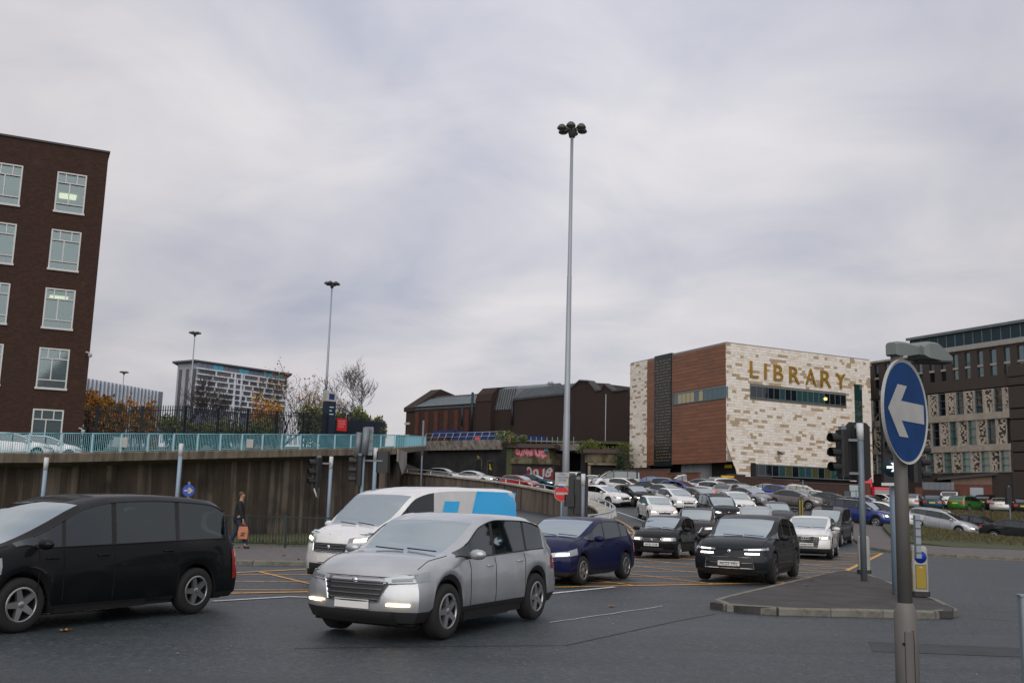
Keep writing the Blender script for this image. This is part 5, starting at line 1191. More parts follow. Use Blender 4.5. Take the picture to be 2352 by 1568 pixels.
a, b = rz(FL, 1998, 450, 2072, 760); z_a = a[1]; sl0, sl1 = a[0], b[0]
m_ = MB(); FL.box(m_, sl0, sl1, -.3, .012, 6.0, z_a - .3); w_ = m_.build('window', glass_mat('glass_green', (.008, .04, .035), .10, .06), lib)
for q in range(6): m_ = MB(); zq = 6.3 + q * (z_a - 7) / 6; FL.box(m_, sl0, sl1, .015, .04, zq, zq + .04); m_.build('glazing_bar', M_alu, w_)
w3 = (sl0, sl1, 5.0, z_a - .3)
for (x, y) in ((1756, 594),):
    s_, z_ = FL.st(*z5(x, y)); p = FL.O + FL.D * s_ + FL.N * .06; m_ = MB(); m_.lathe([(.001, -.16), (.17, -.1), (.17, .1), (.001, .16)], 10, c=(p.x, p.y, z_)); m_.build('lamp', gL, lib)
# stone cladding
pieces = []; slant = []
rnd = random.Random(11)
def clad(F_, s_lo, s_hi, z_lo, z_hi, openings, cut=None, tag_=0, course=.262):
    z = z_hi - course; row = 0
    while z > z_lo - course:
        s = s_lo - rnd.random() * .6
        while s < s_hi:
            w_ = rnd.choice([.38, .5, .62, .72, .85]); a, b = max(s, s_lo), min(s + w_, s_hi); s += w_
            if b - a < .06: continue
            lo = z_lo if cut is None else (z_lo if a < 1.5 else max(z_lo, cut(a)))
            z0 = max(z, lo)
            if z + course - z0 < .05: continue
            segs = [(a, b)]
            for o0, o1, q0, q1 in openings:
                if z0 < q1 - .02 and z + course > q0 + .02:
                    ns = []
                    for x0, x1 in segs:
                        if x1 <= o0 or x0 >= o1: ns.append((x0, x1)); continue
                        if x0 < o0 - .04: ns.append((x0, o0))
                        if x1 > o1 + .04: ns.append((o1, x1))
                    segs = ns
            r = rnd.random(); mi = 0 if r < .40 else 2 if r < .66 else 1 if r < .84 else 3
            for x0, x1 in segs:
                if x1 - x0 <= .05: continue
                if cut is not None and x0 < 1.5 and min(cut(x0), cut(x1)) > z_lo and z0 <= cut(x0):
                    zz1 = z + course; poly = [(x0, z), (x1, z), (x1, zz1), (x0, zz1)]; op = []
                    for (pa, pb) in zip(poly, poly[1:] + poly[:1]):
                        fa, fb = pa[1] - cutL(pa[0]), pb[1] - cutL(pb[0])
                        if fa >= 0: op.append(pa)
                        if fa * fb < 0: t_ = fa / (fa - fb); op.append((pa[0] + (pb[0] - pa[0]) * t_, pa[1] + (pb[1] - pa[1]) * t_))
                    if len(op) > 2: slant.append((op, mi))
                    continue
                pieces.append((F_, x0, x1, z0, z + course, mi, rnd.uniform(0, .012)))
        z -= course; row += 1
zbot = FL.st(*z5(1100, 1245))[1]
def cutL(s_): return zbot + max(0, (1.35 - s_)) * 2.3
ops_m = [w1, w2, w3]
clad(FL, 0.0, FL.len, zbot - .6, zt, ops_m, cutL, course=.275)
sW0, sW1 = FS.st(*z5(108, 700))[0], FS.st(*z5(258, 700))[0]
clad(FS, .0, sW1, FS.st(*z5(180, 1175))[1], zt, [])
sE = FS.st(*z5(925, 600))[0]
clad(FS, sE, FS.len + .02, zsof + .2, zt, [])
pieces.sort(key=lambda p: -(p[2] - p[1]) * (p[4] - p[3]) - (3 if p[0] is FL and p[1] < 9 else 0) * .01)
many = MB(); shared = {}
for i, (F_, x0, x1, z0, z1, mi, pr) in enumerate(pieces):
    if i < 290:
        w_, h_ = round(x1 - x0 - .014, 2), round(z1 - z0 - .014, 2); key = (w_, h_, mi)
        if key not in shared: m_ = MB(); m_.box(0, w_, -.03, .03, 0, h_); shared[key] = mesh_of(m_, 'stone_panel', [stone_m[mi]])
        p = F_.O + F_.D * (x0 + .007) + F_.N * (pr - .03 + .01); link('stone_panel', shared[key], lib, Vector((p.x, p.y, z0 + .007)) - origin_of(lib), (0, 0, atan2(F_.D.y, F_.D.x)))
    else: F_.box(many, x0 + .007, x1 - .007, -.05, pr + .01, z0 + .007, z1 - .007, mi)
for op, mi in slant:
    k_ = len(op); v3 = []
    for nn in (.01, -.05):
        for s_, z_ in op: p = FL.O + FL.D * s_ + FL.N * nn; v3.append((p.x, p.y, z_))
    many.add(v3, [tuple(range(k_)), tuple(range(k_, 2 * k_))[::-1]] + [(i, (i + 1) % k_, k_ + (i + 1) % k_, k_ + i) for i in range(k_)], mi)
o = many.build('stone_cladding', stone_m, lib); o['kind'] = 'stuff'
# letters
Fz = shift(FL, .04)
for ch, x0, x1, y0, y1 in (('L', 1122, 1192, 275, 417), ('I', 1243, 1259, 293, 431), ('B', 1322, 1398, 306, 445), ('R', 1452, 1537, 320, 466), ('A', 1588, 1674, 340, 479), ('R', 1715, 1801, 355, 497), ('Y', 1842, 1922, 378, 510)):
    sm0, z1 = Fz.st(*z5(x0, y0)); sm1, _ = Fz.st(*z5(x1, y0)); _, z0 = Fz.st(*z5((x0 + x1) / 2, (y1 - 2)))
    _, z1 = Fz.st(*z5((x0 + x1) / 2, y0 + 4))
    put_glyph('letter', ch, sm1 - sm0, z1 - z0, .14, M_gold, lib, Fz.O, Fz.D, sm0, z0, 0, .0)
# side face: brown boards, dark glazed strip with gold writing
def boards(s0, s1, z0, z1, openings=()):
    n_ = 32; h_ = (z1 - z0) / n_
    for i in range(n_):
        a, b = z0 + i * h_, z0 + (i + 1) * h_; segs = [(s0, s1)]
        for o0, o1, q0, q1 in openings:
            if a < q1 and b > q0: segs = [(s0, o0), (o1, s1)]
        for x0, x1 in segs:
            if x1 - x0 < .08: continue
            nseg = max(1, round((x1 - x0) / 4.5))
            for q in range(nseg):
                m_ = MB(); FS.box(m_, lerp(x0, x1, q / nseg) + .008, lerp(x0, x1, (q + 1) / nseg) - .008, -.07, .0, a + .010, b - .010); m_.build('board', [M_bplank, M_bplank2][(i * 7 + q * 3) % 5 < 2], lib)
s1a, s1b = FS.st(*z5(262, 700))[0], FS.st(*z5(322, 700))[0]; s2a, s2b = s1b + .05, FS.st(*z5(466, 700))[0]
boards(s1a, s1b, zsof, zt - .12)
wS = strip_window(FS, z5(486, 560), z5(925, 495), z5(486, 640), z5(925, 578), 12, [gA, gC, gC, gC, gC, gA, gC, gA, gA, gA, gA, gA])
boards(s2b + .05, sE - .02, zsof, zt - .12, [wS])
m_ = MB(); FS.box(m_, s2a, s2b, -.3, .05, zsof - .15, zt + .22); dark = m_.build('glazed_strip', M_slate, lib)
rows_t = 34; rr = random.Random(4)
words = ['AND THE', 'READ', 'STORY', 'IN THE BEGINNING', 'ONCE UPON', 'A BOOK', 'WORDS', 'PAGES', 'OF THE', 'POETRY', 'HISTORY']
for i in range(rows_t):
    zq = lerp(zsof + .3, zt - .3, (i + .5) / rows_t); x = s2a + .15 + rr.random() * .4
    m_ = MB()
    while x < s2b - .3:
        ln = rr.uniform(.12, .5); FS.box(m_, x, min(x + ln, s2b - .1), .05, .058, zq - .035, zq + .035); x += ln + rr.uniform(.08, .3)
    m_.build('gold_line', M_goldt, dark)
for k_ in range(1, 12): m_ = MB(); zq = lerp(zsof, zt, k_ / 12); FS.box(m_, s2a, s2b, .051, .056, zq - .012, zq + .012); m_.build('glazing_bar', M_trim, dark)
# ground storey under the overhang
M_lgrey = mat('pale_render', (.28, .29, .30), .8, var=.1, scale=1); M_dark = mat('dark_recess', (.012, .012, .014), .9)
a = FS.st(*z5(488, 1150)); b = FS.st(*z5(700, 1150)); c = FS.st(*z5(720, 1150))
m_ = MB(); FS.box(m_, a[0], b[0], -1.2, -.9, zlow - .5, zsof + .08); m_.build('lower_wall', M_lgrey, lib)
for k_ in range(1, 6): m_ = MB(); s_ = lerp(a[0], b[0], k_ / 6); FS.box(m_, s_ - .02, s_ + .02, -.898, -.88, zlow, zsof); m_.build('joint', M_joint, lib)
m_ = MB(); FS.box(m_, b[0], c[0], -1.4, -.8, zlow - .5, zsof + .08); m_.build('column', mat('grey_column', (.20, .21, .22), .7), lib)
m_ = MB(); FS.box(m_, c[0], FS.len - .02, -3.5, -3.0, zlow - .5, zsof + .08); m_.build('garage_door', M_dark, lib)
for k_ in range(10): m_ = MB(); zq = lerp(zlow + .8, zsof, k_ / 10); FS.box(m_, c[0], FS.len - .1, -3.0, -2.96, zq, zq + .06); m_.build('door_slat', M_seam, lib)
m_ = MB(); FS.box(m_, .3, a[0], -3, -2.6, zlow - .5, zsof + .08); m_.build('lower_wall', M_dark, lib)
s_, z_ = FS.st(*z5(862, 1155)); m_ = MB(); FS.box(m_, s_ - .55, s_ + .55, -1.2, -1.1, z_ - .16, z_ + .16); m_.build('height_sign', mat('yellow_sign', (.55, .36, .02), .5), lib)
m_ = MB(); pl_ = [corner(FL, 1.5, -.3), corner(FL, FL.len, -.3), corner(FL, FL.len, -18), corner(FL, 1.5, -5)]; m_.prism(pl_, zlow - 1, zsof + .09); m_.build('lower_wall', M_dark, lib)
# sloped reveal of the stone corner
a0 = corner(FL, 0.01, -.06); 
# floodlight on the stone face
s_, z_ = FL.st(*z5(1362, 1048)); p = FL.O + FL.D * s_ + FL.N * .3; m_ = MB(Matrix.Translation((p.x, p.y, z_)) @ Matrix.Rotation(.5, 4, 'Y')); m_.box(-.3, .3, -.15, .15, -.06, .06); m_.tube([(0, 0, 0), (-.1, .2, -.2)], .04, 6); m_.build('floodlight', M_trim, lib)

# low brick walls in front of the library
BW = brick_mat('red_brown_brick', (.10, .04, .025), (.14, .055, .035), (.06, .045, .04), .225, .075, along=tuple(FL.D)); BW2 = brick_mat('orange_brick', (.15, .055, .03), (.19, .075, .04), (.09, .06, .05), .225, .075, along=(1, 0)); BD = brick_mat('dark_brick', (.055, .028, .022), (.075, .036, .028), (.035, .026, .022), .225, .075, along=tuple(FL.D))
z6 = lambda x, y: zr(x, y, 1440, 1140, 3.36)
def wall_px(name, label, pts, yA, yB, m, th=.3, cap=True, zb=2.0):
    """stepped wall between picture points; pts: list of (u, v) tops from left to right"""
    n_ = len(pts); A = P(pts[0][0], 1160, yA); B = P(pts[-1][0], 1160, yB); F_ = Facade((A.x, A.y), (B.x, B.y)); w = thing(name, label, 'wall', (A.x, A.y, zb))
    q = [F_.st(*p) for p in pts]
    for (s0, z0), (s1, z1) in zip(q, q[1:]):
        if s1 - s0 < .2: continue
        m_ = MB(); zt_ = (z0 + z1) / 2; F_.box(m_, s0, s1, -th, 0, zb, zt_); m_.build('brickwork', m, w)
        m_ = MB(); F_.box(m_, s0 - .04, s1 + .04, -th - .05, .05, zt_, zt_ + .12); m_.build('coping', M_cop_dark, w)
    return F_
M_cop_dark = mat('dark_coping', (.07, .05, .045), .85)
wall_px('brick_wall', 'dark stepped brick wall below the stone face of the library', [z5(945, 1237), z5(1085, 1237), z5(1086, 1257), z5(1310, 1262), z5(1312, 1275), z5(1540, 1280), z5(1541, 1298), z5(2090, 1322)], 95.5, 100, BD)
wall_px('brick_wall', 'orange brick wall with a small dark hatch left of the garage opening', [z6(415, 108), z6(770, 128), z6(772, 128), z6(1025, 163)], 108, 97.8, BW2)
Fh = Facade((P(1440, 1160, 108).x, 108), (P(1604, 1160, 97.8).x, 97.8)); s_, z_ = Fh.st(*z6(900, 184)); m_ = MB(); Fh.box(m_, s_ - .4, s_ + .4, .0, .06, z_ - .35, z_ + .35)
tag(m_.build('wall_hatch', M_dark), 'small dark hatch set in the orange brick wall', 'hatch')

# ---- large dark brick hall in the middle distance
z4 = lambda x, y: zr(x, y, 900, 900, 3.36)
HB = brick_mat('hall_brick', (.028, .015, .011), (.045, .022, .015), (.018, .012, .01), .225, .075, along=(1, 0)); layer_noise(HB, .15, (.016, .011, .009), .42, .65, amt=.6)
HR = mat('hall_pilaster', (.075, .022, .014), .85, var=.15, scale=1); M_roofg = mat('slate_roof', (.055, .055, .06), .75, var=.2, scale=1); M_lead = mat('lead_roof', (.12, .14, .155), .5, var=.15, scale=1)
M_gr = glass_mat('roof_glazing', (.22, .28, .27), .22, .15)
hall = thing('brick_hall', 'large dark brown brick hall with glazed mansard roof behind the subway wall', 'building', (-15, 160, 3))
hA, hB_, hC = P(932, 1100, 172), P(1253, 1100, 150), P(1445, 1100, 136)
F1 = Facade(hA.xy, P(1203, 1100, 154).xy)     # left wing
F2 = Facade(P(1200, 1100, 150).xy, P(1440, 1100, 132).xy)     # right wing
def hz(F_, x, y): return F_.st(*z4(x, y))
zh1 = hz(F1, 900, 395)[1]; zh2 = hz(F2, 1500, 300)[1]
sA = hz(F1, 385, 500)[0]; sB = hz(F1, 1025, 500)[0]
m_ = MB(); F1.box(m_, sA, sB + 4, -16, 0, 0, zh1); m_.build('brick_wall', HB, hall)
for x in (485, 565, 645, 727, 815, 905):
    s_ = hz(F1, x, 500)[0]; m_ = MB(); F1.box(m_, s_ - .45, s_ + .45, 0, .25, 0, zh1 - .4); m_.build('pilaster', HR, hall)
m_ = MB(); s_ = hz(F1, 405, 500)[0]
for zz_ in (12.2, 14.3): mq = MB(); F1.box(mq, sA - .1, s_ + .5, -.3, .2, zz_, zz_ + .4); mq.build('stone_band', M_sill, hall)
def roof_prism(F_, s0, s1, prof, m, name='roof'):
    """prof: (n, z) profile going back from the eaves"""
    mb = MB(); vs = []
    for s_ in (s0, s1):
        for n_, z_ in prof: p = F_.O + F_.D * s_ + F_.N * n_; vs.append((p.x, p.y, z_))
    k_ = len(prof); mb.add(vs, [tuple(range(k_)), tuple(range(k_, 2 * k_))[::-1]] + [(i, (i + 1) % k_, k_ + (i + 1) % k_, k_ + i) for i in range(k_)]); return mb.build(name, m, hall)
zr1 = hz(F1, 800, 318)[1] + 1.2
roof_prism(F1, sA, sB + 1, [(.1, zh1), (.1, zh1 + .25), (-5, zr1), (-9, zr1 + .2), (-15.8, zh1)], M_roofg)
# glazed slope with bars
g0, g1 = hz(F1, 450, 430)[0], hz(F1, 1005, 330)[0]
def slope_box(F_, s0, s1, n0, z0, n1, z1, off, th, m, name, parent):
    d_ = Vector((n1 - n0, z1 - z0)).normalized(); q = Vector((-d_.y, d_.x)); q = q if q.y > 0 else -q; vs = []
    for s_ in (s0, s1):
        for n_, z_ in ((n0, z0), (n1, z1)):
            for o_ in (off, off + th): p = F_.O + F_.D * s_ + F_.N * (n_ + q.x * o_); vs.append((p.x, p.y, z_ + q.y * o_))
    mb = MB(); mb.add(vs, [(0, 2, 3, 1), (4, 5, 7, 6), (0, 1, 5, 4), (2, 6, 7, 3), (1, 3, 7, 5), (0, 4, 6, 2)]); return mb.build(name, m, parent)
nG = 22
for i in range(nG):
    slope_box(F1, lerp(g0, g1, i / nG) + .05, lerp(g0, g1, (i + 1) / nG) - .05, .0, zh1 + .45, -3.6, zr1 - .75, .12, .06, M_gr, 'roof_pane', hall)
    slope_box(F1, lerp(g0, g1, i / nG) - .05, lerp(g0, g1, i / nG) + .05, .0, zh1 + .45, -3.6, zr1 - .75, .1, .16, M_lead, 'roof_bar', hall)
roof_prism(F1, sA - .3, sA + 2.2, [(.3, zh1 - .2), (.3, zh1 + .5), (-6, zr1 + 1.4), (-12, zr1 + .2), (-15, zh1)], HB, 'gable')
# chimney block, turret and lead hip between the wings
s0, s1 = hz(F1, 1035, 240)[0], hz(F1, 1215, 240)[0]; zc0 = hz(F1, 1100, 212)[1]
m_ = MB(); F1.box(m_, s0, s1, -8, -3, zh1, zc0 - .3); m_.build('chimney', HR, hall); m_ = MB(); F1.box(m_, s0 - .3, s1 + .3, -8.3, -2.7, zc0 - .3, zc0); m_.build('chimney_cap', M_roofg, hall)
s0, s1 = hz(F1, 1025, 350)[0], hz(F1, 1135, 350)[0]
Fm = shift(F1, 1.5); zt_ = zh1 + .6
m_ = MB(); Fm.box(m_, s0, s1 + .5, -8, 0, 0, zt_); m_.build('turret_wall', HB, hall)
roof_prism(Fm, s0, s1 + .5, [(.1, zt_), (-.3, zt_ + 1.2), (-1.6, zt_ + 2.3), (-7, zt_ + 2.3), (-8, zt_)], HB, 'turret_roof')
s0b, s1b_ = s1 + .5, hz(F1, 1310, 320)[0]
roof_prism(Fm, s0b, s1b_ + 6, [(-1, zh1 - .8), (-2, zh1 + 2.6), (-5, zh1 + 3.4), (-12, zh1)], M_lead, 'hip_roof')
m_ = MB(); Fm.box(m_, s0b, s1b_ + 6, -9, -1, 0, zh1 - .75); m_.build('brick_wall', HB, hall)
for i in range(8): slope_box(Fm, lerp(s0b, s1b_, i / 8), lerp(s0b, s1b_, i / 8) + .12, -1, zh1 - .8, -2, zh1 + 2.6, .0, .12, M_roofg, 'roof_seam', hall)
# right wing with parapet, mansard and gable end
t0, t1 = hz(F2, 1285, 400)[0], hz(F2, 1725, 400)[0]; t2 = hz(F2, 2256, 400)[0]
ze2 = hz(F2, 1500, 316)[1]; zg = hz(F2, 1880, 180)[1]
m_ = MB(); F2.box(m_, t0, t1 + .1, -14, 0, 0, ze2); m_.build('brick_wall', HB, hall)
roof_prism(F2, t0, t1 + 1.5, [(.12, ze2), (.12, ze2 + .25), (-2.2, ze2 + 1.9), (-7, ze2 + 2.2), (-13, ze2)], M_roofg)
for i in range(26):
    a = lerp(t0, t1, i / 26); slope_box(F2, a - .04, a + .04, .1, ze2 + .25, -2.2, ze2 + 1.9, .02, .1, M_lead, 'roof_seam', hall)
# front gable: outline polygon extruded backwards
gp = [(1722, 740), (1722, 258), (1790, 235), (1855, 178), (1925, 182), (1990, 262), (2035, 258), (2060, 208), (2135, 268), (2260, 250), (2260, 740)]
vs = []
for nn in (.15, -10):
    for x, y in gp: s_, z_ = hz(F2, x, y); p = F2.O + F2.D * s_ + F2.N * nn; vs.append((p.x, p.y, z_ if y < 700 else 0))
k_ = len(gp); m_ = MB(); m_.add(vs, [tuple(range(k_)), tuple(range(k_, 2 * k_))[::-1]] + [(i, (i + 1) % k_, k_ + (i + 1) % k_, k_ + i) for i in range(k_)]); m_.build('gable_wall', HB, hall)
for (xa, ya), (xb, yb) in zip(gp[1:], gp[2:-1]):
    A_, B_ = hz(F2, xa, ya), hz(F2, xb, yb); vs = []
    for nn in (.32, -1):
        for s_, z_ in (A_, B_):
            p = F2.O + F2.D * s_ + F2.N * nn; vs += [(p.x, p.y, z_), (p.x, p.y, z_ + .22)]
    m_ = MB(); m_.add(vs, [(0, 2, 3, 1), (4, 5, 7, 6), (0, 1, 5, 4), (2, 6, 7, 3), (1, 3, 7, 5), (0, 4, 6, 2)]); m_.build('parapet_coping', M_roofg, hall)
for x, y0, y1, w_ in ((1015, 280, 620, .35), (1290, 345, 545, .3), (930, 390, 560, .25)):
    F_ = F1 if x < 1100 else F2; s_, z_a = hz(F_, x, y0); z_b = hz(F_, x, y1)[1]; p = F_.O + F_.D * s_ + F_.N * (1.9 if x < 1100 else .2); m_ = MB(); m_.tube([(p.x, p.y, z_b), (p.x, p.y, z_a)], w_ * .6, 6); m_.build('downpipe', M_navy, hall)
for k_ in range(4):
    s_, z_ = hz(F2, 1368 + k_ * 11, 275); p = F2.O + F2.D * s_ + F2.N * -5; m_ = MB(); m_.tube([(p.x, p.y, z_ - 1.2), (p.x, p.y, z_ + 2.2)], .06, 4)
    m_.tube([(p.x - .3, p.y, z_ + 1.9), (p.x + .3, p.y, z_ + 1.9)], .05, 4); m_.build('antenna', M_trim, hall)

# ---- dark subway wall with concrete fascia and graffiti
SUB = mat('sooty_concrete', (.022, .021, .023), .9, var=.35, scale=.8, bump=.3, bscale=6); layer_noise(SUB, .6, (.045, .04, .036), .55, .75, stretch=(1, 1, .2), amt=.8)
FASC = mat('streaked_fascia', (.34, .30, .265), .9, var=.4, scale=2.5, stretch=(1, 1, .12)); layer_noise(FASC, 4, (.09, .08, .065), .54, .68, stretch=(1, 1, .05), amt=.7)
MOSS = mat('mossy_concrete', (.12, .10, .06), .95, var=.4, scale=1.5); layer_noise(MOSS, 1.2, (.035, .033, .02), .45, .65, stretch=(1, 1, .3), amt=.9)
sub = thing('subway_wall', 'sooty dark wall with two doorways under a streaked sloping concrete fascia', 'wall', (-8, 122, 3))
Q1 = Facade(P(975, 1100, 127).xy, P(1192, 1100, 117).xy)
def q4(F_, x, y): return F_.st(*z4(x, y))
s0, z0 = q4(Q1, 545, 765); s1, _ = q4(Q1, 1245, 745); zt_ = q4(Q1, 900, 678)[1]; zf = q4(Q1, 900, 756)[1]
m_ = MB(); Q1.box(m_, s0 - 3, s1 + 1, -.6, 0, 1.5, zf + .2); m_.build('wall', SUB, sub)
sf0, sf1 = q4(Q1, 560, 700)[0], q4(Q1, 1195, 700)[0]; nf = 11
for i in range(nf):
    a, b = lerp(sf0, sf1, i / nf) + .02, lerp(sf0, sf1, (i + 1) / nf) - .02; vs = []
    for s_ in (a, b):
        for n_, z_ in ((1.3, zt_), (.7, zf), (-.5, zf), (-.5, zt_)): p = Q1.O + Q1.D * s_ + Q1.N * n_; vs.append((p.x, p.y, z_))
    m_ = MB(); m_.add(vs, [(0, 1, 2, 3), (7, 6, 5, 4), (0, 4, 5, 1), (1, 5, 6, 2), (2, 6, 7, 3), (3, 7, 4, 0)]); m_.build('fascia_panel', FASC, sub)
for x0, x1, y0, y1 in ((975, 1018, 835, 920), (1078, 1118, 850, 975)):
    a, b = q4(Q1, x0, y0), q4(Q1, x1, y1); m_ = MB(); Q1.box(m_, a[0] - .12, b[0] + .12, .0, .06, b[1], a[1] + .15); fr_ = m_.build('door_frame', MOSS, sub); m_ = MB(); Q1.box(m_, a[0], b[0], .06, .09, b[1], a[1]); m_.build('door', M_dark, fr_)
M_ygraf = mat('yellow_spray', (.55, .42, .05), .6)
a, b = q4(Q1, 1090, 870), q4(Q1, 1112, 925); put_glyph('graffiti', '&', b[0] - a[0], a[1] - b[1], .01, M_ygraf, sub, Q1.O, Q1.D, a[0], b[1], .1, .02)
a, b = q4(Q1, 990, 800), q4(Q1, 1008, 822); put_glyph('graffiti', 'o', b[0] - a[0], a[1] - b[1], .01, M_ygraf, sub, Q1.O, Q1.D, a[0], b[1], .1, .02)
# graffiti abutment, nearer
ab2 = thing('graffiti_wall', 'stepped concrete wall with pink and silver graffiti beside the dark recess', 'wall', (1, 112, 3))
Q2 = Facade(P(1190, 1100, 113).xy, P(1322, 1100, 111).xy)
def blk(x0, y0, x1, y1, n0, n1, m, name, F_=None, par=None):
    F_ = F_ or Q2; a, b = q4(F_, x0, y0), q4(F_, x1, y1); m_ = MB(); F_.box(m_, a[0], b[0], n0, n1, b[1], a[1]); return m_.build(name, m, par or ab2)
blk(1240, 735, 1590, 830, -3, 0, MOSS, 'upper_wall'); blk(1270, 825, 1625, 875, -3, .35, MOSS, 'ledge'); blk(1232, 870, 1628, 1060, -3, .1, SUB, 'lower_wall'); blk(1200, 700, 1640, 740, -3, .5, M_cop_dark, 'cap_slab'); blk(1236, 740, 1275, 1010, -1, .15, mat('green_algae', (.06, .075, .03), .9), 'buttress')
M_pink = mat('pink_spray', (.45, .08, .13), .7); M_pinkl = mat('pale_pink_spray', (.60, .28, .32), .7); M_maroon = mat('maroon_spray', (.16, .01, .015), .7); M_silver = mat('silver_spray', (.34, .34, .35), .6)
def graf(text, x0, y0, x1, y1, m, n, F_, par, bold=.0, back=None, bb=.06):
    a, b = q4(F_, x0, y0), q4(F_, x1, y1)
    if back: put_glyph('graffiti_outline', text, b[0] - a[0] + .25, a[1] - b[1] + .25, .008, back, par, F_.O, F_.D, a[0] - .12, b[1] - .12, n, bold + bb)
    put_glyph('graffiti', text, b[0] - a[0], a[1] - b[1], .02, m, par, F_.O, F_.D, a[0], b[1], n + .01, bold)
graf('SUNNI', 1312, 740, 1448, 805, M_pinkl, .02, Q2, ab2, .03, M_pink, .09); graf('US.', 1465, 742, 1562, 820, M_pinkl, .02, Q2, ab2, .03, M_pink, .09)
blk(1400, 905, 1628, 1000, .1, .13, M_maroon, 'graffiti_ground'); graf('2018', 1405, 895, 1620, 1000, M_silver, .15, Q2, ab2, .03)
blk(1550, 740, 1580, 762, 0, .03, mat('cyan_spray', (.03, .4, .5), .6), 'graffiti_patch')
# recess and second fascia
rec = thing('underpass_recess', 'black underpass opening under a short streaked fascia beside the graffiti', 'underpass', (6, 112, 3))
Q3 = Facade(P(1320, 1100, 114).xy, P(1412, 1100, 112).xy)
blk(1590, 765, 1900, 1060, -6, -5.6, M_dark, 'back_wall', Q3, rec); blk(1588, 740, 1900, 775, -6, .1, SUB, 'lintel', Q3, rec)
a, b = q4(Q3, 1645, 705), q4(Q3, 1838, 760)
for i in range(4):
    m_ = MB(); p0, p1 = lerp(a[0], b[0], i / 4) + .015, lerp(a[0], b[0], (i + 1) / 4) - .015; vs = []
    for s_ in (p0, p1):
        for n_, z_ in ((1.0, a[1]), (.5, b[1]), (-.5, b[1]), (-.5, a[1])): p = Q3.O + Q3.D * s_ + Q3.N * n_; vs.append((p.x, p.y, z_))
    m_.add(vs, [(0, 1, 2, 3), (7, 6, 5, 4), (0, 4, 5, 1), (1, 5, 6, 2), (2, 6, 7, 3), (3, 7, 4, 0)]); m_.build('fascia_panel', FASC, rec)
blk(1860, 775, 1905, 1060, -6, .2, SUB, 'side_wall', Q3, rec)
tagm = mat('green_tag', (.02, .12, .10), .7)
for x0, x1, y0, t_ in ((1640, 1700, 915, 'WA'), (1770, 1860, 905, 'DASK')): a, b = q4(Q3, x0, y0), q4(Q3, x1, y0 + 40); put_glyph('graffiti', t_, b[0] - a[0], a[1] - b[1], .01, tagm, rec, Q3.O, Q3.D, a[0], b[1], -5.58, .01)
ru = thing('ruined_parapet', 'weathered pale brown concrete structure with weeds, left of the library', 'wall', (10, 112, 3))
Q4_ = Facade(P(1402, 1100, 111).xy, P(1440, 1100, 110.5).xy)
blk(1890, 780, 2190, 862, -6, 0, MOSS, 'upper_block', Q4_, ru); blk(1880, 745, 2200, 784, -6, .3, M_cop_dark, 'soil_cap', Q4_, ru); blk(1920, 862, 2225, 885, -4, .5, M_concl, 'lintel', Q4_, ru); blk(1920, 885, 1940, 1050, -4, .45, M_concl, 'pier', Q4_, ru); blk(2210, 885, 2228, 1050, -4, .45, M_concl, 'pier', Q4_, ru); blk(1940, 885, 2210, 1050, -4, -.2, SUB, 'wall', Q4_, ru)
graf('OB', 2000, 958, 2052, 985, M_ygraf, -.18, Q4_, ru, .03); blk(2055, 935, 2083, 965, -.2, -.1, mat('orange_sign', (.7, .35, .01), .6), 'yellow_panel', Q4_, ru); graf('O', 2083, 930, 2110, 975, M_silver, -.18, Q4_, ru, .0)
# blue site hoarding on the terrace above
M_bh = mat('royal_blue_board', (.006, .022, .12), .5, var=.15, scale=1); FB = Facade(P(1066, 1020, 136).xy, P(1250, 1020, 124).xy)
bh = thing('blue_hoarding', 'royal blue hoarding boards on the terrace in front of the brick hall', 'hoarding', (-5, 130, 8))
a, b = q4(FB, 780, 588), q4(FB, 1560, 650); n_ = 18; zb_ = q4(FB, 1100, 690)[1]
for i in range(n_):
    m_ = MB(); t_ = (i + .5) / n_; FB.box(m_, lerp(a[0], b[0], i / n_) + .02, lerp(a[0], b[0], (i + 1) / n_) - .02, -.1, (i % 3) * .02, zb_ - .5, lerp(q4(FB, 780, 590)[1], q4(FB, 1560, 643)[1], t_)); m_.build('board', M_bh, bh)
c = P(1000, 1000, 140).xy; FB2 = Facade(c, P(1068, 1000, 136).xy); a, b = q4(FB2, 612, 612), q4(FB2, 790, 640); m_ = MB(); FB2.box(m_, a[0], b[0], -5, 0, b[1], a[1] + .3); tag(m_.build('blue_container', M_bh), 'low royal blue cabin roof at the left end of the hoarding', 'cabin')
# terrace slab and railing posts above the fascia
ter = thing('terrace_railing', 'thin grey railing with raked posts along the terrace above the fascia', 'railing', (-5, 118, 8))
for i in range(12):
    s_ = lerp(sf0, sf1 + .5, i / 11); p = Q1.O + Q1.D * s_ + Q1.N * .6; m_ = MB(); m_.tube([(p.x, p.y, zt_), (p.x + .35, p.y, zt_ + 1.0)], .05, 5); m_.build('post', M_galv, ter)
for h in (.5, 1.0):
    A_ = Q1.O + Q1.D * sf0 + Q1.N * .6; B_ = Q1.O + Q1.D * (sf1 + .5) + Q1.N * .6; m_ = MB(); m_.tube([(A_.x + .35 * h, A_.y, zt_ + h), (B_.x + .35 * h, B_.y, zt_ + h)], .035, 5); m_.build('rail', M_galv, ter)
Q5 = Facade(P(1195, 1020, 115).xy, P(1440, 1020, 112).xy)
for i in range(14):
    a = q4(Q5, 1210 + i * 45, 700); p = Q5.O + Q5.D * a[0]; m_ = MB(); m_.tube([(p.x, p.y, a[1] - .3), (p.x, p.y, a[1] + .75)], .035, 5); m_.build('post', M_galv, ter)
a, b = q4(Q5, 1210, 670), q4(Q5, 1820, 690)
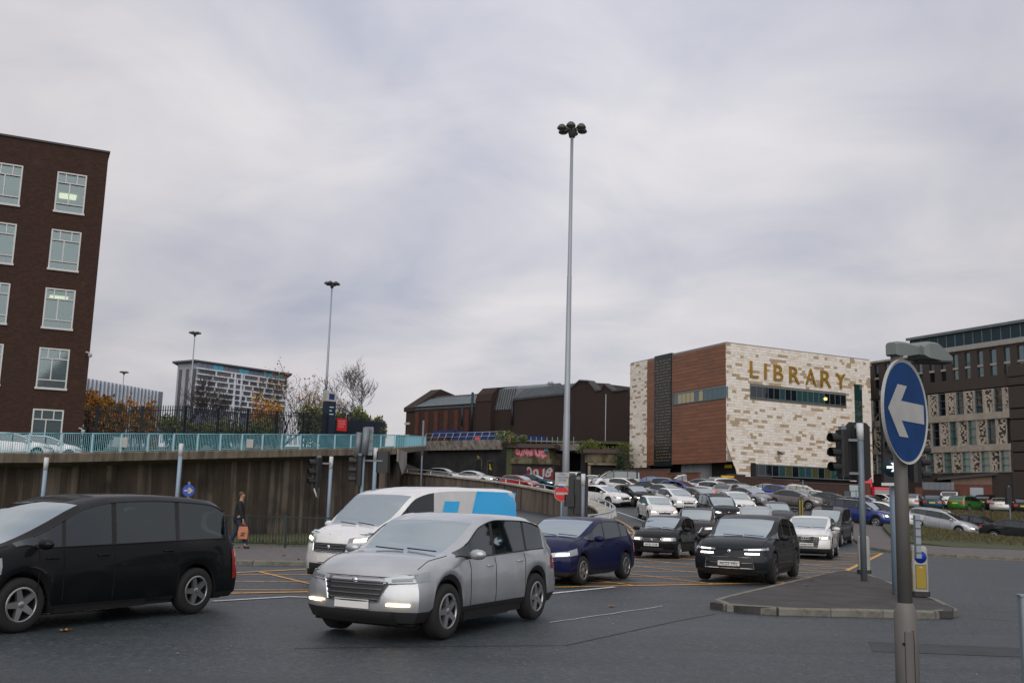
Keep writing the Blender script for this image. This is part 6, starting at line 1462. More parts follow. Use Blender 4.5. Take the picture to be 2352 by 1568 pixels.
for dz_ in (0, -.9): pa, pb = Q5.O + Q5.D * a[0], Q5.O + Q5.D * b[0]; m_ = MB(); m_.tube([(pa.x, pa.y, a[1] + dz_), (pb.x, pb.y, b[1] + dz_)], .035, 5); m_.build('rail', M_galv, ter)
tz = zt_ - .1
tag(sheet('terrace', [tuple(Q1.O + Q1.D * (s0 - 3)), tuple(Q1.O + Q1.D * sf1), tuple(Q5.O + Q5.D * .5 ), (12.8, 113.5), (13, 125), (0, 150), (-14, 172), (-25, 172)], lambda x, y: tz, M_ground, 6, edge=.3), kind='structure')
for x0, y0, x1, y1 in ((995, 648, 1035, 670), (1245, 653, 1278, 675)):
    a, b = q4(Q1 if x0 < 1200 else Q5, x0, y0), q4(Q1 if x0 < 1200 else Q5, x1, y1); F_ = Q1 if x0 < 1200 else Q5; m_ = MB(); F_.box(m_, a[0], b[0], .62, .66, b[1], a[1]); tag(m_.build('warning_sign', mat('red_white_sign', (.6, .08, .10), .5)), 'small red sign on the terrace railing above the fascia' if x0 < 1200 else 'small red sign on the terrace railing above the pink graffiti', 'sign')
M_stone_dk = mat('dark_kiosk', (.03, .027, .025), .9)

# ---- right: brutalist block with patterned panels
z3 = lambda x, y: zr(x, y, 2040, 780, 3.0154)
RB = brick_mat('grey_brown_brick', (.048, .036, .030), (.062, .046, .039), (.035, .028, .025), .225, .075, along=tuple(Vector((6.7, -14)).normalized())); layer_noise(RB, .4, (.045, .035, .032), .45, .7, amt=.5)
M_cc = mat('panel_concrete', (.30, .27, .225), .85, var=.15, scale=2); M_pat = mat('pattern_concrete', (.38, .34, .29), .8); M_void = mat('pattern_recess', (.06, .048, .04), .9)
vA, vB = P(2069, 1175, 112), P(2352, 1183, 98.5)
FR = Facade(vA.xy, vB.xy)
zR = FR.st(*z3(1040, 300))[1]
FR.O = FR.O - FR.D * 6; Lr_ = FR.st(2352, 1183)[0] + 10
rb = thing('panel_block', 'grey brown brick block with patterned white panels and rows of windows', 'building', (FR.O.x, FR.O.y, 2))
m_ = MB(); FR.box(m_, 0, Lr_, -14, -.35, 1.5, zR); m_.build('wall', RB, rb)
# left return wall: closes the gap to the library
RT = Facade(P(2008, 1175, 109).xy, (FR.O.x, FR.O.y)); zRT = RT.st(*z3(450, 378))[1]
m_ = MB(); RT.box(m_, 0, RT.len, -6, 0, 1.5, zRT); m_.build('wall', RB, rb)
m_ = MB(); RT.box(m_, 0, RT.len, -6, .15, zRT, zRT + .25); m_.build('parapet', M_cc, rb)
def fs(x): return FR.st(*z3(x, 700))[0]
def fz(x, y): return FR.st(*z3(x, y))[1]
# storey levels (measured at x~1440)
L0 = fz(1440, 555)     # underside of the brick storey
bands = [(fz(1400, 750), fz(1400, 810)), (fz(1400, 990), fz(1400, 1040))]
zbase = fz(1400, 1205)
sR_ = fs(1455)
# brick storey with slit windows
tw = [(775, 812), (862, 903), (950, 990), (1042, 1085), (1135, 1178), (1230, 1276), (1326, 1378), (1432, 1482), (1535, 1590)]
pos = [(fs(a), fs(b)) for a, b in tw]; stp = pos[3][0] - pos[2][0]; wd = pos[2][1] - pos[2][0]
allp = [(pos[0][0] - stp * k_, pos[0][0] - stp * k_ + wd) for k_ in range(6, 0, -1)] + pos + [(pos[-1][0] + (pos[-1][0] - pos[-2][0]) * k_, pos[-1][1] + (pos[-1][0] - pos[-2][0]) * k_) for k_ in range(1, 4)]
zw1, zw0 = fz(1440, 262), fz(1440, 465)
prev = 0
for a, b in allp:
    if a < .3: continue
    m_ = MB(); FR.box(m_, prev, a, -.34, 0, L0, zR - .001); m_.build('brick_pier', RB, rb); prev = b
    m_ = MB(); FR.box(m_, a, b, -.34, -.01, L0, zw0); m_.build('spandrel', RB, rb); m_ = MB(); FR.box(m_, a, b, -.34, -.01, zw1, zR - .001); m_.build('spandrel', RB, rb)
    zt2 = lerp(zw0, zw1, .42); m_ = MB(); FR.box(m_, a, b, -.3, -.02, zt2 - .1, zt2 + .12); w_ = m_.build('window', M_cc, rb)
    for q0, q1 in ((zw0, zt2 - .1), (zt2 + .12, zw1)): m_ = MB(); FR.box(m_, a + .03, b - .03, -.3, -.2, q0, q1); m_.build('pane', gA if (int(a * 10) % 3) else gB, w_)
m_ = MB(); FR.box(m_, prev, Lr_, -.34, 0, L0, zR - .001); m_.build('brick_pier', RB, rb)
m_ = MB(); FR.box(m_, -.2, Lr_, -.3, .15, zR, zR + .22); m_.build('parapet', M_cc, rb)
# teal pitched roof behind the parapet
TR = mat('teal_metal_roof', (.012, .035, .045), .4, .3); zq = FR.st(*z3(1568, 70))[1]
s0_ = FR.st(*z3(715, 215))[0]
mbt = MB(); vs = []
Fback = shift(FR, -3)
sA_, zA_ = Fback.st(*z3(715, 212)); sB_, zB_ = Fback.st(*z3(1568, 70)); zC_ = Fback.st(*z3(1568, 188))[1]
for s_, z_ in ((sA_, zA_), (Lr_, zB_ )):
    for nn, zz2 in ((.2, z_ - .0), (.2, min(z_ - .3, zC_)), (-8, zC_)): p = Fback.O + Fback.D * s_ + Fback.N * nn; vs.append((p.x, p.y, zz2))
mbt.add(vs, [(0, 1, 2), (5, 4, 3), (0, 3, 4, 1), (1, 4, 5, 2), (0, 2, 5, 3)]); mbt.build('roof', TR, rb)
m_ = MB(); Fback.box(m_, sA_ - .3, Lr_, .2, .5, zB_ - .15, zB_ + .15); m_.build('roof_edge', M_lead, rb)
m_ = MB(); Fback.box(m_, sA_ + 2, Lr_, .21, .35, zR, zC_); m_.build('upstand', mat('grey_upstand', (.28, .29, .29), .7), rb)
for k_ in range(22): m_ = MB(); s_ = lerp(sA_ + .5, Lr_, k_ / 22); Fback.box(m_, s_, s_ + .08, .2, .26, zC_, lerp(zA_, zB_, k_ / 22) - .2); m_.build('roof_seam', M_lead, rb)
# three storeys of alternating windows and patterned panels
pc = [(862, 922), (990, 1052), (1128, 1192), (1270, 1335), (1415, 1448)]
wc = [(812, 855), (925, 985), (1058, 1120), (1195, 1262), (1338, 1405)]
p_pos = [(fs(a), fs(b)) for a, b in pc]; pst = p_pos[2][0] - p_pos[1][0]; pw = p_pos[1][1] - p_pos[1][0]
rowz = [(bands[0][1] * 0 + fz(1400, 750), L0 - .25), (fz(1400, 990), bands[0][0] - (bands[0][0] - bands[0][1])), (zbase, bands[1][1])]
rowz = [(fz(1400, 750), L0 - .15), (fz(1400, 992), fz(1400, 800)), (zbase, fz(1400, 1042))]
def pattern(s0, s1, z0, z1, seed):
    r = random.Random(seed); m_ = MB(); FR.box(m_, s0, s1, -.34, -.12, z0, z1); bk = m_.build('patterned_panel', M_void, rb)
    nx, nz = 5, 13; dx, dz = (s1 - s0) / nx, (z1 - z0) / nz; g = MB(); e = .07
    FR.box(g, s0, s0 + e, -.12, .02, z0, z1); FR.box(g, s1 - e, s1, -.12, .02, z0, z1); FR.box(g, s0 + e, s1 - e, -.12, .019, z1 - e, z1); FR.box(g, s0 + e, s1 - e, -.12, .019, z0, z0 + e)
    for i in range(nx):
        for j in range(nz):
            if r.random() < .46: FR.box(g, s0 + i * dx, s0 + (i + 1) * dx, -.119, r.choice([.0, .004, .008]), z0 + j * dz, z0 + (j + 1) * dz)
    g.build('relief', M_pat, bk)
gl3 = glass_mat('glass_pale_green', (.10, .17, .15), .12, .15); seed_ = 0
for ri_, (z0, z1) in enumerate(rowz):
    offp = [0, -.5 * pst * .0 + (fs(805 + 0) - fs(862)) , (fs(880) - fs(862)) ][ri_]
    base = p_pos[1][0] + [0, fs(935) - fs(990), fs(1018) - fs(990)][ri_]
    k_ = -9
    while True:
        a = base + k_ * pst; b = a + pw; k_ += 1
        if a > sR_ - .2: break
        if b < .2: continue
        bb = min(b, sR_); pattern(max(a, .1), bb, z0, z1, seed_); seed_ += 1
        wa, wb = b + .12, a + pst - .12
        if wa < sR_ - .3:
            wb = min(wb, sR_ - .05); window_grid(FR, rb, wa, wb, z0, z1, M_alu, [gB, gA, gl3][ri_] if ri_ != 1 else (gA if k_ % 3 else gB), [], [.34, .67], .05, rec=.2)
            for q in ((b, wa), (wb, min(wb + .12, sR_))): m_ = MB(); FR.box(m_, q[0], q[1], -.34, .14, z0, z1); m_.build('fin', M_cc, rb)
for z1, z0 in ((fz(1400, 750), fz(1400, 800)), (fz(1400, 992), fz(1400, 1042))):
    s_ = 0
    while s_ < sR_: e_ = min(s_ + pst / 2, sR_ + .1); m_ = MB(); FR.box(m_, s_ + .01, e_ - .01, -.34, .2, z0 + .005, z1 - .005); m_.build('spandrel_panel', M_cc, rb); s_ = e_
# plain brick bay at the right end with recessed grooves
zg_ = [1.5] + [fz(1540, y) for y in (1190, 1050, 965, 800, 718, 545, 478)] + [L0 + 3]
for q0, q1 in zip(zg_, zg_[1:]):
    if q1 - q0 > .2: m_ = MB(); FR.box(m_, sR_ + .12, Lr_, -.34, .16, q0, min(q1, L0 + 2.2) - .14); m_.build('brick_bay', RB, rb)
m_ = MB(); FR.box(m_, 0, sR_, -.34, -.02, 1.5, zbase - .01); m_.build('base_wall', RB, rb)

# low brick annex with sloping roof and louvre, in front of the block
z1m = lambda x, y: zr(x, y, 2040, 1000, 4.523)
RK = brick_mat('annex_brick', (.13, .035, .022), (.17, .05, .03), (.08, .05, .045), .225, .075, along=(1, 0)); RK2 = mat('annex_band', (.17, .115, .085), .85, var=.12, scale=2)
FN = Facade(P(2175, 1175, 103).xy, P(2400, 1185, 100).xy)
an = thing('brick_annex', 'low red brick annex with sloping dark roof edge and grey louvre', 'building', (FN.O.x, FN.O.y, 2))
zl, zrr = FN.st(*z1m(1500, 880))[1], FN.st(*z1m(2352, 780))[1]; sl_ = FN.st(*z1m(1490, 900))[0]; zm_ = FN.st(*z1m(1900, 955))[1]
vs = [(sl_ - 4.5, 1.5), (FN.len, 1.5), (FN.len, zrr), (sl_, zl), (sl_ - 4.5, zl - 1.9)]
sa_ = FN.st(*z1m(1555, 1000))[0]
m_ = MB(); FN.box(m_, sa_, FN.len, -6, 0, 1.5, zm_); m_.build('brick_wall', RK, an)
pts = [(sa_ - .2, zm_ + .01), (FN.len, zm_ + .01), (FN.len, zrr - .2), (sa_ - .2, zl - .1)]; v3 = []
for nn in (.02, -6):
    for s_, z_ in pts: p = FN.O + FN.D * s_ + FN.N * nn; v3.append((p.x, p.y, z_))
m_ = MB(); m_.add(v3, [(0, 1, 2, 3), (7, 6, 5, 4), (0, 4, 5, 1), (1, 5, 6, 2), (2, 6, 7, 3), (3, 7, 4, 0)]); m_.build('upper_band', RK2, an)
v3 = []
for nn in (.5, -6.4):
    for s_, z_ in ((sl_ - 1, zl - .25), (FN.len, zrr - .15), (FN.len, zrr + .1), (sl_ - 1, zl)): p = FN.O + FN.D * s_ + FN.N * nn; v3.append((p.x, p.y, z_))
m_ = MB(); m_.add(v3, [(0, 1, 2, 3), (7, 6, 5, 4), (0, 4, 5, 1), (1, 5, 6, 2), (2, 6, 7, 3), (3, 7, 4, 0)]); m_.build('roof', M_trim, an)
a, b = FN.st(*z1m(1735, 988)), FN.st(*z1m(1898, 1100)); m_ = MB(); FN.box(m_, a[0], b[0], 0, .06, b[1], a[1]); lv = m_.build('louvre', M_alu, an)
for k_ in range(9): m_ = MB(); zq = lerp(b[1], a[1], (k_ + .3) / 9); FN.box(m_, a[0] + .05, b[0] - .05, .06, .12, zq, zq + .1); m_.build('louvre_slat', M_galv, lv)
FW = Facade(P(2100, 1175, 104).xy, P(2182, 1178, 102).xy)
yd = thing('yard_wall', 'low dark brick yard wall topped by a grey slatted fence', 'wall', (FW.O.x, FW.O.y, 2))
a, b = FW.st(*z1m(1200, 1010)), FW.st(*z1m(1625, 1130)); m_ = MB(); FW.box(m_, a[0], b[0], -.3, 0, 1.5, a[1]); m_.build('brickwork', BD, yd)
m_ = MB(); a2 = FW.st(*z1m(1125, 985)); b2 = FW.st(*z1m(1212, 1100)); FW.box(m_, a2[0], b2[0], -.35, .08, 1.5, a2[1]); m_.build('brick_pier', RK, yd)
c_ = FW.st(*z1m(1200, 925)); d_ = FW.st(*z1m(1560, 925)); n_ = 26
for k_ in range(n_): m_ = MB(); FW.box(m_, lerp(c_[0], d_[0], k_ / n_) + .02, lerp(c_[0], d_[0], (k_ + .75) / n_), -.1, -.05, a[1], c_[1]); m_.build('slat', M_galv, yd)
yb_ = thing('yard_gatepost', 'brick gate pier left of the yard opening', 'gate pier', (FL.O.x, FL.O.y, 2)); Fp = Facade(P(1992, 1175, 99).xy, P(2010, 1175, 98.6).xy); a, b = Fp.st(*z1m(540, 935)), Fp.st(*z1m(610, 1100)); m_ = MB(); Fp.box(m_, a[0], b[0], -.5, 0, 1.5, a[1]); m_.build('brickwork', RK, yb_)

# ---- hotel-like block and slatted grey block, far left
HT = [mat('cladding_brown', (.13, .125, .13), .6), mat('cladding_grey', (.17, .19, .25), .6), mat('cladding_dark', (.08, .085, .10), .6)]; M_hw = mat('white_band', (.62, .66, .74), .6); M_hcy = glass_mat('cyan_panel', (.03, .36, .50), .03, .15)
h_ = zt_ = 0
FH1 = Facade(P(397, 950, 234).xy, P(445, 950, 230).xy); FH2 = Facade(P(445, 950, 230).xy, P(655, 950, 251).xy)
hotel = thing('hotel_block', 'eight storey grey and brown gridded block with cyan top storey', 'building', (FH2.O.x, FH2.O.y, 5))
z2 = lambda x, y: zr(x, y, 400, 650, 2.613)
ztp = FH2.st(*z2(260, 668))[1]; zlo_ = H_plat(FH2.O.x, FH2.O.y) - 8
def hp_(F_, s_, n_): p = F_.O + F_.D * s_ + F_.N * n_; return (p.x, p.y)
E_ = hp_(FH2, FH2.len, 0); W_ = hp_(FH1, 0, 0)
m_ = MB(); m_.prism([hp_(FH2, .3, -.3), hp_(FH2, FH2.len, -.3), (E_[0] * 1.08 - 4, E_[1] * 1.09), (FH2.O.x, E_[1] * 1.09)], zlo_, ztp); m_.build('wall', HT[1], hotel); m_ = MB(); m_.prism([hp_(FH1, 0, -.3), hp_(FH1, FH1.len, -.31), (FH2.O.x, E_[1] * 1.08), (W_[0] * 1.06, W_[1] * 1.08)], zlo_, ztp - .01); m_.build('wall', mat('pale_cladding', (.30, .31, .34), .6), hotel)
m_ = MB(); m_.prism([hp_(FH1, -.6, .9), hp_(FH1, FH1.len, 1.0), hp_(FH2, FH2.len + .6, 1.0), (E_[0] * 1.08 - 4, E_[1] * 1.1), (W_[0] * 1.06, E_[1] * 1.1)], ztp + .1, ztp + .5); m_.build('roof', HT[2], hotel)
nfl = 8; fl = (ztp - fz(0, 0) * 0 - zlo_) ; hh = (FH2.st(*z2(260, 668))[1] - FH2.st(*z2(400, 955))[1]) / 7.4
r = random.Random(5)
for f_ in range(9):
    za, zb_ = ztp - (f_ + 1) * hh, ztp - f_ * hh
    if f_ == 0:
        n_ = 18
        for i in range(n_):
            m_ = MB(); FH2.box(m_, lerp(0, FH2.len, i / n_) + .05, lerp(0, FH2.len, (i + 1) / n_) - .05, -.3, -.15, za + .2, zb_ - .1); m_.build('window' if i % 2 else 'cladding_panel', M_hcy if (i * 7) % 5 in (1, 3) or i == 16 else HT[1], hotel)
        continue
    m_ = MB(); FH2.box(m_, 0, FH2.len, -.3, .15, zb_ - .22, zb_ + .12); m_.build('floor_band', M_hw, hotel)
    s_ = r.uniform(0, 1.5) if f_ % 2 else 0
    while s_ < FH2.len - 1:
        w_ = r.choice([2.6, 3.6, 4.4]); e_ = min(s_ + w_, FH2.len); m_ = MB(); FH2.box(m_, s_ + .25, e_ - .2, -.3, -.1, za + .2, zb_ - .3); m_.build('window', r.choice([HT[0], HT[0], HT[2], gB]), hotel)
        m_ = MB(); FH2.box(m_, e_ - .2, e_ + .15, -.3, .1, za + .13, zb_ - .23); m_.build('fin', M_hw, hotel); s_ = e_
m_ = MB(); sx = FH2.st(*z2(495, 800))[0]; FH2.box(m_, sx - .5, sx - .15, -.2, .3, zlo_, ztp - hh); FH2.box(m_, sx + 1.4, sx + 1.75, -.2, .3, zlo_, ztp - hh); o = m_.build('stair_fins', M_hw, hotel)
for k_ in range(3): m_ = MB(); FH1.box(m_, FH1.len * (k_ + .3) / 3, FH1.len * (k_ + .7) / 3, -.3, -.2, zlo_, ztp - hh * 1.1); m_.build('window', HT[2], hotel)
FG = Facade(P(190, 950, 210).xy, P(373, 950, 236).xy); zx = lambda x, y: zr(x, y, 0, 900, 3.36)
zg1 = FG.st(*zx(735, 150))[1]; zg0 = zg1 - 26
gb = thing('slatted_block', 'pale blue grey office block with tall dark vertical slots', 'building', (FG.O.x, FG.O.y, 4))
m_ = MB(); FG.box(m_, -6, FG.len, -14, -.3, zg0, zg1); m_.build('wall', mat('pale_blue_cladding', (.30, .34, .40), .6, var=.06, scale=.5), gb)
n_ = 22
for i in range(n_):
    s_ = lerp(-2, FG.len - .8, i / n_); m_ = MB(); FG.box(m_, s_, s_ + .38 + .12 * (i % 3), -.3, -.28, zg0 + 2, zg1 - .6); m_.build('window', HT[2] if i % 2 else gA, gb)
    m_ = MB(); FG.box(m_, s_ - .3, s_ - .12, -.3, .1, zg0 + 2, zg1); m_.build('fin', M_hw, gb)

# ------------------------------------------------------------------ lighting masts
M_mast = mat('mast_steel', (.30, .33, .36), .5, .3, var=.08, scale=1, stretch=(1, 1, .2)); M_head = mat('lamp_housing', (.07, .072, .065), .5, .2); M_bowl = mat('lamp_bowl', (.10, .09, .06), .3)
def mast(label, base, top_z, r0_, r1_, rad, n=6, ring=.68):
    t = thing('lighting_mast', label, 'lighting mast', base, group='high lighting masts with rings of lamps'); h = top_z - base[2]
    m_ = MB(); m_.tube([(0, 0, -.6), (0, 0, h * .28), (0, 0, h * .281), (0, 0, h * .62), (0, 0, h * .621), (0, 0, h)], [r0_, r0_ * .86, r0_ * .80, r0_ * .62, r0_ * .56, r1_], 12, cap=True); m_.build('pole', M_mast, t, local=True)
    m_ = MB(); m_.lathe([(.001, -.5), (.18, -.5), (.26, -.15), (.26, .05), (.16, .2), (.001, .26)], 12, c=(0, 0, h)); m_.build('carriage', M_head, t, local=True)
    for k in range(n):
        a = 2 * pi * k / n + .35; cx, cy = cos(a) * ring, sin(a) * ring
        m_ = MB(); m_.tube([(0, 0, h - .1), (cx * .6, cy * .6, h + .05)], .06, 5)
        m_.lathe([(.001, .24), (.14, .21), (.25, .10), (.30, -.02), (.29, -.05)], 14, 0, c=(cx, cy, h)); m_.lathe([(.29, -.05), (.21, -.11), (.001, -.14)], 14, 1, c=(cx, cy, h)); m_.build('lamp_head', [M_head, M_bowl], t, local=True)
    return t
b = P(1297, 1210, 58); tp = P(1315, 298, 58); mast('tallest grey lighting mast with six lamps beside the no entry sign', (b.x, b.y, .1), tp.z, .225, .09, 1)
m_ = MB(); m_.prism([(b.x - .35, b.y - .3), (b.x + .35, b.y - .3), (b.x + .35, b.y + .3), (b.x - .35, b.y + .3)], -.1, .25)
for (u, v, d_, vb, lb) in ((763, 652, 118, 905, 'thin lighting mast behind the blue and white totem sign'), (448, 765, 158, 930, 'lighting mast rising in front of the gridded hotel block'), (285, 855, 215, 935, 'farthest small lighting mast in front of the slatted pale block')):
    tp = P(u, v, d_); zb = H_plat(tp.x, tp.y); mast(lb, (tp.x, tp.y, zb), tp.z, .2, .08, 1, ring=.68)

# ------------------------------------------------------------------ street furniture
M_pole = mat('grey_pole', (.15, .18, .21), .5, .2, var=.1, scale=2); M_polel = mat('pale_pole', (.24, .32, .40), .5, .2); M_cap = mat('white_band_paint', (.55, .57, .58), .5); M_sigb = mat('signal_black', (.009, .010, .011), .45); M_lensd = glass_mat('signal_lens', (.015, .012, .012), .05, .1); M_sback = mat('sign_back', (.17, .20, .22), .5, .3)
M_blue = mat('sign_blue', (.002, .040, .15), .6, spec=.2, var=.12, scale=5); M_swhite = mat('sign_white', (.40, .40, .385), .6, spec=.3, var=.06, scale=6); M_sred = mat('sign_red', (.55, .008, .010), .35)
def face_xf(x, y, z, ang):          # local -Y looks along direction `ang`
    return Matrix.Translation((x, y, z)) @ Matrix.Rotation(ang + pi / 2, 4, 'Z')
def sig_head(parent, x, y, z, ang, board=True, low=None, s=1.0):
    """three aspect signal head, z = middle of the head; faces direction ang"""
    X = face_xf(x, y, z, ang)
    m_ = MB(X); m_.box(-.15 * s, .15 * s, -.05, .16, -.52 * s, .52 * s, ch=.05); hd = m_.build('signal_head', M_sigb, parent)
    m_ = MB(X); m_.box(-.10, .10, .0, .14, .52 * s, .60 * s, ch=.03); m_.build('top_bracket', M_sback, parent)
    if board:
        m_ = MB(X); w_, h_ = .30 * s, .66 * s
        pl_ = [(-w_, -h_ + .1), (-w_ + .1, -h_), (w_ - .1, -h_), (w_, -h_ + .1), (w_, h_ - .1), (w_ - .1, h_), (-w_ + .1, h_), (-w_, h_ - .1)]
        m_.add([(a, .10, b) for a, b in pl_] + [(a, .125, b) for a, b in pl_], [tuple(range(8)), tuple(range(8, 16))[::-1]] + [(i, (i + 1) % 8, 8 + (i + 1) % 8, 8 + i) for i in range(8)]); m_.build('backing_board', M_sigb, parent)
    for k in (1, 0, -1):
        zc = k * .32 * s; m_ = MB(X); m_.lathe([(.001, -.055), (.11 * s, -.052)], 16, axis='y', c=(0, 0, zc)); 
        lens = low if (k == -1 and low) else M_lensd; m_.build('lens', lens, hd)
        m_ = MB(X); vs = []; R_ = .125 * s
        for yy in (-.05, -.30):
            for q in range(11):
                a = radians(-35 + 25 * q); vs.append((R_ * cos(a), yy + (.06 if yy < -.1 and q in (0, 10) else 0), zc + R_ * sin(a)))
        m_.add(vs, [(i, i + 1, 12 + i, 11 + i) for i in range(10)]); m_.add([(v[0] * .95, v[1], zc + (v[2] - zc) * .95) for v in vs], [(i, 11 + i, 12 + i, i + 1) for i in range(10)]); m_.build('visor', M_sigb, hd)
def signal_post(label, u, vb, d, ztop, r=.057, capm=True, m=None, heads=(), cat='traffic light', zb=None):
    p = P(u, vb, d); z = H(p.x, p.y) if zb is None else zb
    t = thing('traffic_light' if cat == 'traffic light' else 'signal_pole', label, cat, (p.x, p.y, z)); m_ = MB(); m_.tube([(0, 0, -.05), (0, 0, ztop - z)], r, 12); m_.build('post', m or M_pole, t, local=True)
    if capm: m_ = MB(); m_.tube([(0, 0, ztop - z - .42), (0, 0, ztop - z + .005)], r * 1.12, 12); m_.build('cap_sleeve', M_cap, t, local=True)
    for h in heads: sig_head(t, p.x + h[0], p.y + h[1], h[2], h[3], *h[4:])
    return t, p
def zat(u, v, d): return P(u, v, d).z
# island, left post: head turned to the left, another seen from behind
d_ = 24.8; p = P(1985, 1338, d_)
t, p = signal_post('island traffic light on the thinner grey post left of the big arrow sign', 1985, 1338, d_, zat(1973, 972, d_), .075, heads=())
px = P(1924, 1040, d_).x; zc = zat(1924, 1040, d_)
sig_head(t, P(1932, 1040, d_).x, d_ + .05, zc, radians(197), False, None, 1.12); m_ = MB(); m_.box(P(1945, 1040, d_).x - .02, p.x, d_ - .02, d_ + .04, zc + .30, zc + .36); m_.box(P(1945, 1040, d_).x - .02, p.x, d_ - .02, d_ + .04, zc - .52, zc - .46); m_.build('bracket', M_sback, t)
sig_head(t, P(1974, 1035, d_).x + .03, d_ + .35, zat(1974, 1035, d_), radians(100), True, None, 1.10)
# island, right post beside the sign: tall head with lit arrow
M_arrow = mat('lit_white_arrow', (.7, .75, .8), .4, emit=(.75, .9, 1, .9)); M_dkblue = mat('dark_lens_disc', (.006, .02, .035), .3)
d_ = 21.0; t, p = signal_post('taller island traffic light with lit white right arrow behind the round sign', 2062, 1372, d_, zat(2040, 930, d_), .10, False, M_polel)
hx = P(2038, 1075, d_).x; X = face_xf(hx, d_ - .25, zat(2034, 1010, d_), radians(-118))
m_ = MB(X); m_.box(-.20, .24, -.06, .18, -.92, .92, ch=.05); hd = m_.build('signal_head', M_sigb, t)
m_ = MB(X); m_.box(-.20, .20, -.05, .19, .92, 1.02, ch=.04); m_.build('top_bracket', M_sback, t)
for k, zc in enumerate((.58, .22, -.14)):
    m_ = MB(X); m_.lathe([(.11, -.062), (.125, -.30), (.118, -.30), (.105, -.062)], 16, axis='y', c=(0.02, 0, zc)); m_.build('visor', M_sigb, hd)
zc = -.58; m_ = MB(X); m_.lathe([(.001, -.075), (.19, -.072), (.20, -.06)], 24, axis='y', c=(0.02, 0, zc)); m_.build('lens', M_dkblue, hd)
m_ = MB(X)
ar = [(-.11, .025), (.02, .025), (-.03, .09), (.03, .09), (.13, 0), (.03, -.09), (-.03, -.09), (.02, -.025), (-.11, -.025)]
m_.add([(a + .02, -.079, b + zc) for a, b in ar] + [(a + .02, -.0765, b + zc) for a, b in ar], [tuple(range(9)), tuple(range(9, 18))[::-1]] + [(i, (i + 1) % 9, 9 + (i + 1) % 9, 9 + i) for i in range(9)]); m_.build('arrow', M_arrow, hd)
m_ = MB(X); m_.box(-.2, .2, -.1, -.05, -.96, -.90); m_.build('lower_bracket', M_cap, t)
m_ = MB(X); m_.tube([(-.21, 0, .55), (-.33, 0, .35), (-.35, 0, .05), (-.30, 0, -.15), (-.21, 0, -.25)], .02, 6); m_.build('cable_loop', M_sigb, t)
sig_head(t, P(2112, 1078, d_).x, d_ + .1, zat(2112, 1078, d_) + .15, radians(20), False, None, .8)
m_ = MB(); xx = P(2112, 1078, d_).x; m_.box(xx - .28, xx + .22, d_ + .15, d_ + .35, zat(2112, 1098, d_), zat(2112, 1046, d_), ch=.04); m_.build('control_box', M_sigb, t)

# near sign post with lit arrow disc
d_ = 7.2; zs = 1.12
bp = P(2096, 1568, d_); cx_ = P(2072, 1180, d_).x
sp = thing('sign_post', 'nearest thick grey lamp post carrying a blue disc with a white left arrow', 'sign post', (cx_, d_, 0)); M_spost = mat('sign_post_grey', (.13, .125, .115), .6, var=.08, scale=5, bump=.05)
m_ = MB(); m_.tube([(0, 0, -.1), (0, 0, 1.10), (0, 0, 1.17), (0, 0, 1.171)], [.082, .079, .052, .051], 24); m_.build('base_section', M_spost, sp, local=True)
ztp_ = zat(2055, 815, d_); m_ = MB(); m_.tube([(0, 0, 1.165), (0, 0, ztp_)], [.050, .044], 20); m_.build('pole', M_spost, sp, local=True)
m_ = MB(); vs = []
for k in range(13):
    for q in range(2):
        a = radians(-112 + q * 50 + 0); 
m_ = MB()
dr = []
for a in [-118 + 6 * k for k in range(8)]: dr.append(a)
vs = [(.0815 * cos(radians(a)), .0815 * sin(radians(a)), z) for z in (.35, .98) for a in dr]; m_.add(vs, [(i, i + 1, 9 + i, 8 + i) for i in range(7)], 0, True); m_.build('access_door', mat('door_grey', (.11, .105, .10), .6), sp, local=True)
m_ = MB(); m_.tube([(.0825 * cos(radians(-118)), .0825 * sin(radians(-118)), .35), (.0825 * cos(radians(-118)), .0825 * sin(radians(-118)), .98), (.0825 * cos(radians(-76)), .0825 * sin(radians(-76)), .99), (.083 * cos(radians(-74)), .083 * sin(radians(-74)), .95), (.083 * cos(radians(-74)), .083 * sin(radians(-74)), .0)], .0018, 4); m_.build('door_gap', M_seam, sp, local=True)
m_ = MB(); m_.lathe([(.001, -.004), (.010, -.004), (.010, .002)], 10, axis='y', c=(-.045, -.071, .9)); m_.build('door_lock', M_seam, sp, local=True)
# disc
cd = P(2079, 945, d_ - .09); nrm = Vector((.71, -.70, 0)).normalized(); tang = Vector((.70, .71, 0)).normalized()
XD = Matrix.Translation(cd) @ Matrix((( tang.x, -nrm.x, 0, 0), (tang.y, -nrm.y, 0, 0), (0, 0, 1, 0), (0, 0, 0, 1)))
m_ = MB(XD); m_.lathe([(.001, -.004), (.362, -.004), (.362, -.0045), (.375, -.012), (.375, .012), (.001, .012)], 64, axis='y', smooth=False); dsc = m_.build('sign_disc', M_swhite, sp)
m_ = MB(XD); m_.lathe([(.001, -.0065), (.355, -.0065), (.356, -.005)], 64, axis='y', smooth=False); fc = m_.build('blue_face', M_blue, dsc)
m_ = MB(XD); ar = [(-.30, 0), (-.13, .185), (.02, .185), (-.085, .070), (.305, .070), (.305, -.070), (-.085, -.070), (.02, -.185), (-.13, -.185)]
k_ = len(ar); m_.add([(a, -.010, b) for a, b in ar] + [(a, -.0072, b) for a, b in ar], [(0, 1, 2, 3), (0, 3, 6), (3, 4, 5, 6), (0, 6, 7, 8)] + [(i, (i + 1) % k_, k_ + (i + 1) % k_, k_ + i) for i in range(k_)]); m_.build('arrow', M_swhite, dsc)
for zz_ in (.2, -.2): m_ = MB(XD); m_.box(-.16, .16, .013, .03, zz_ - .02, zz_ + .02); m_.build('rail_clip', M_sback, sp)
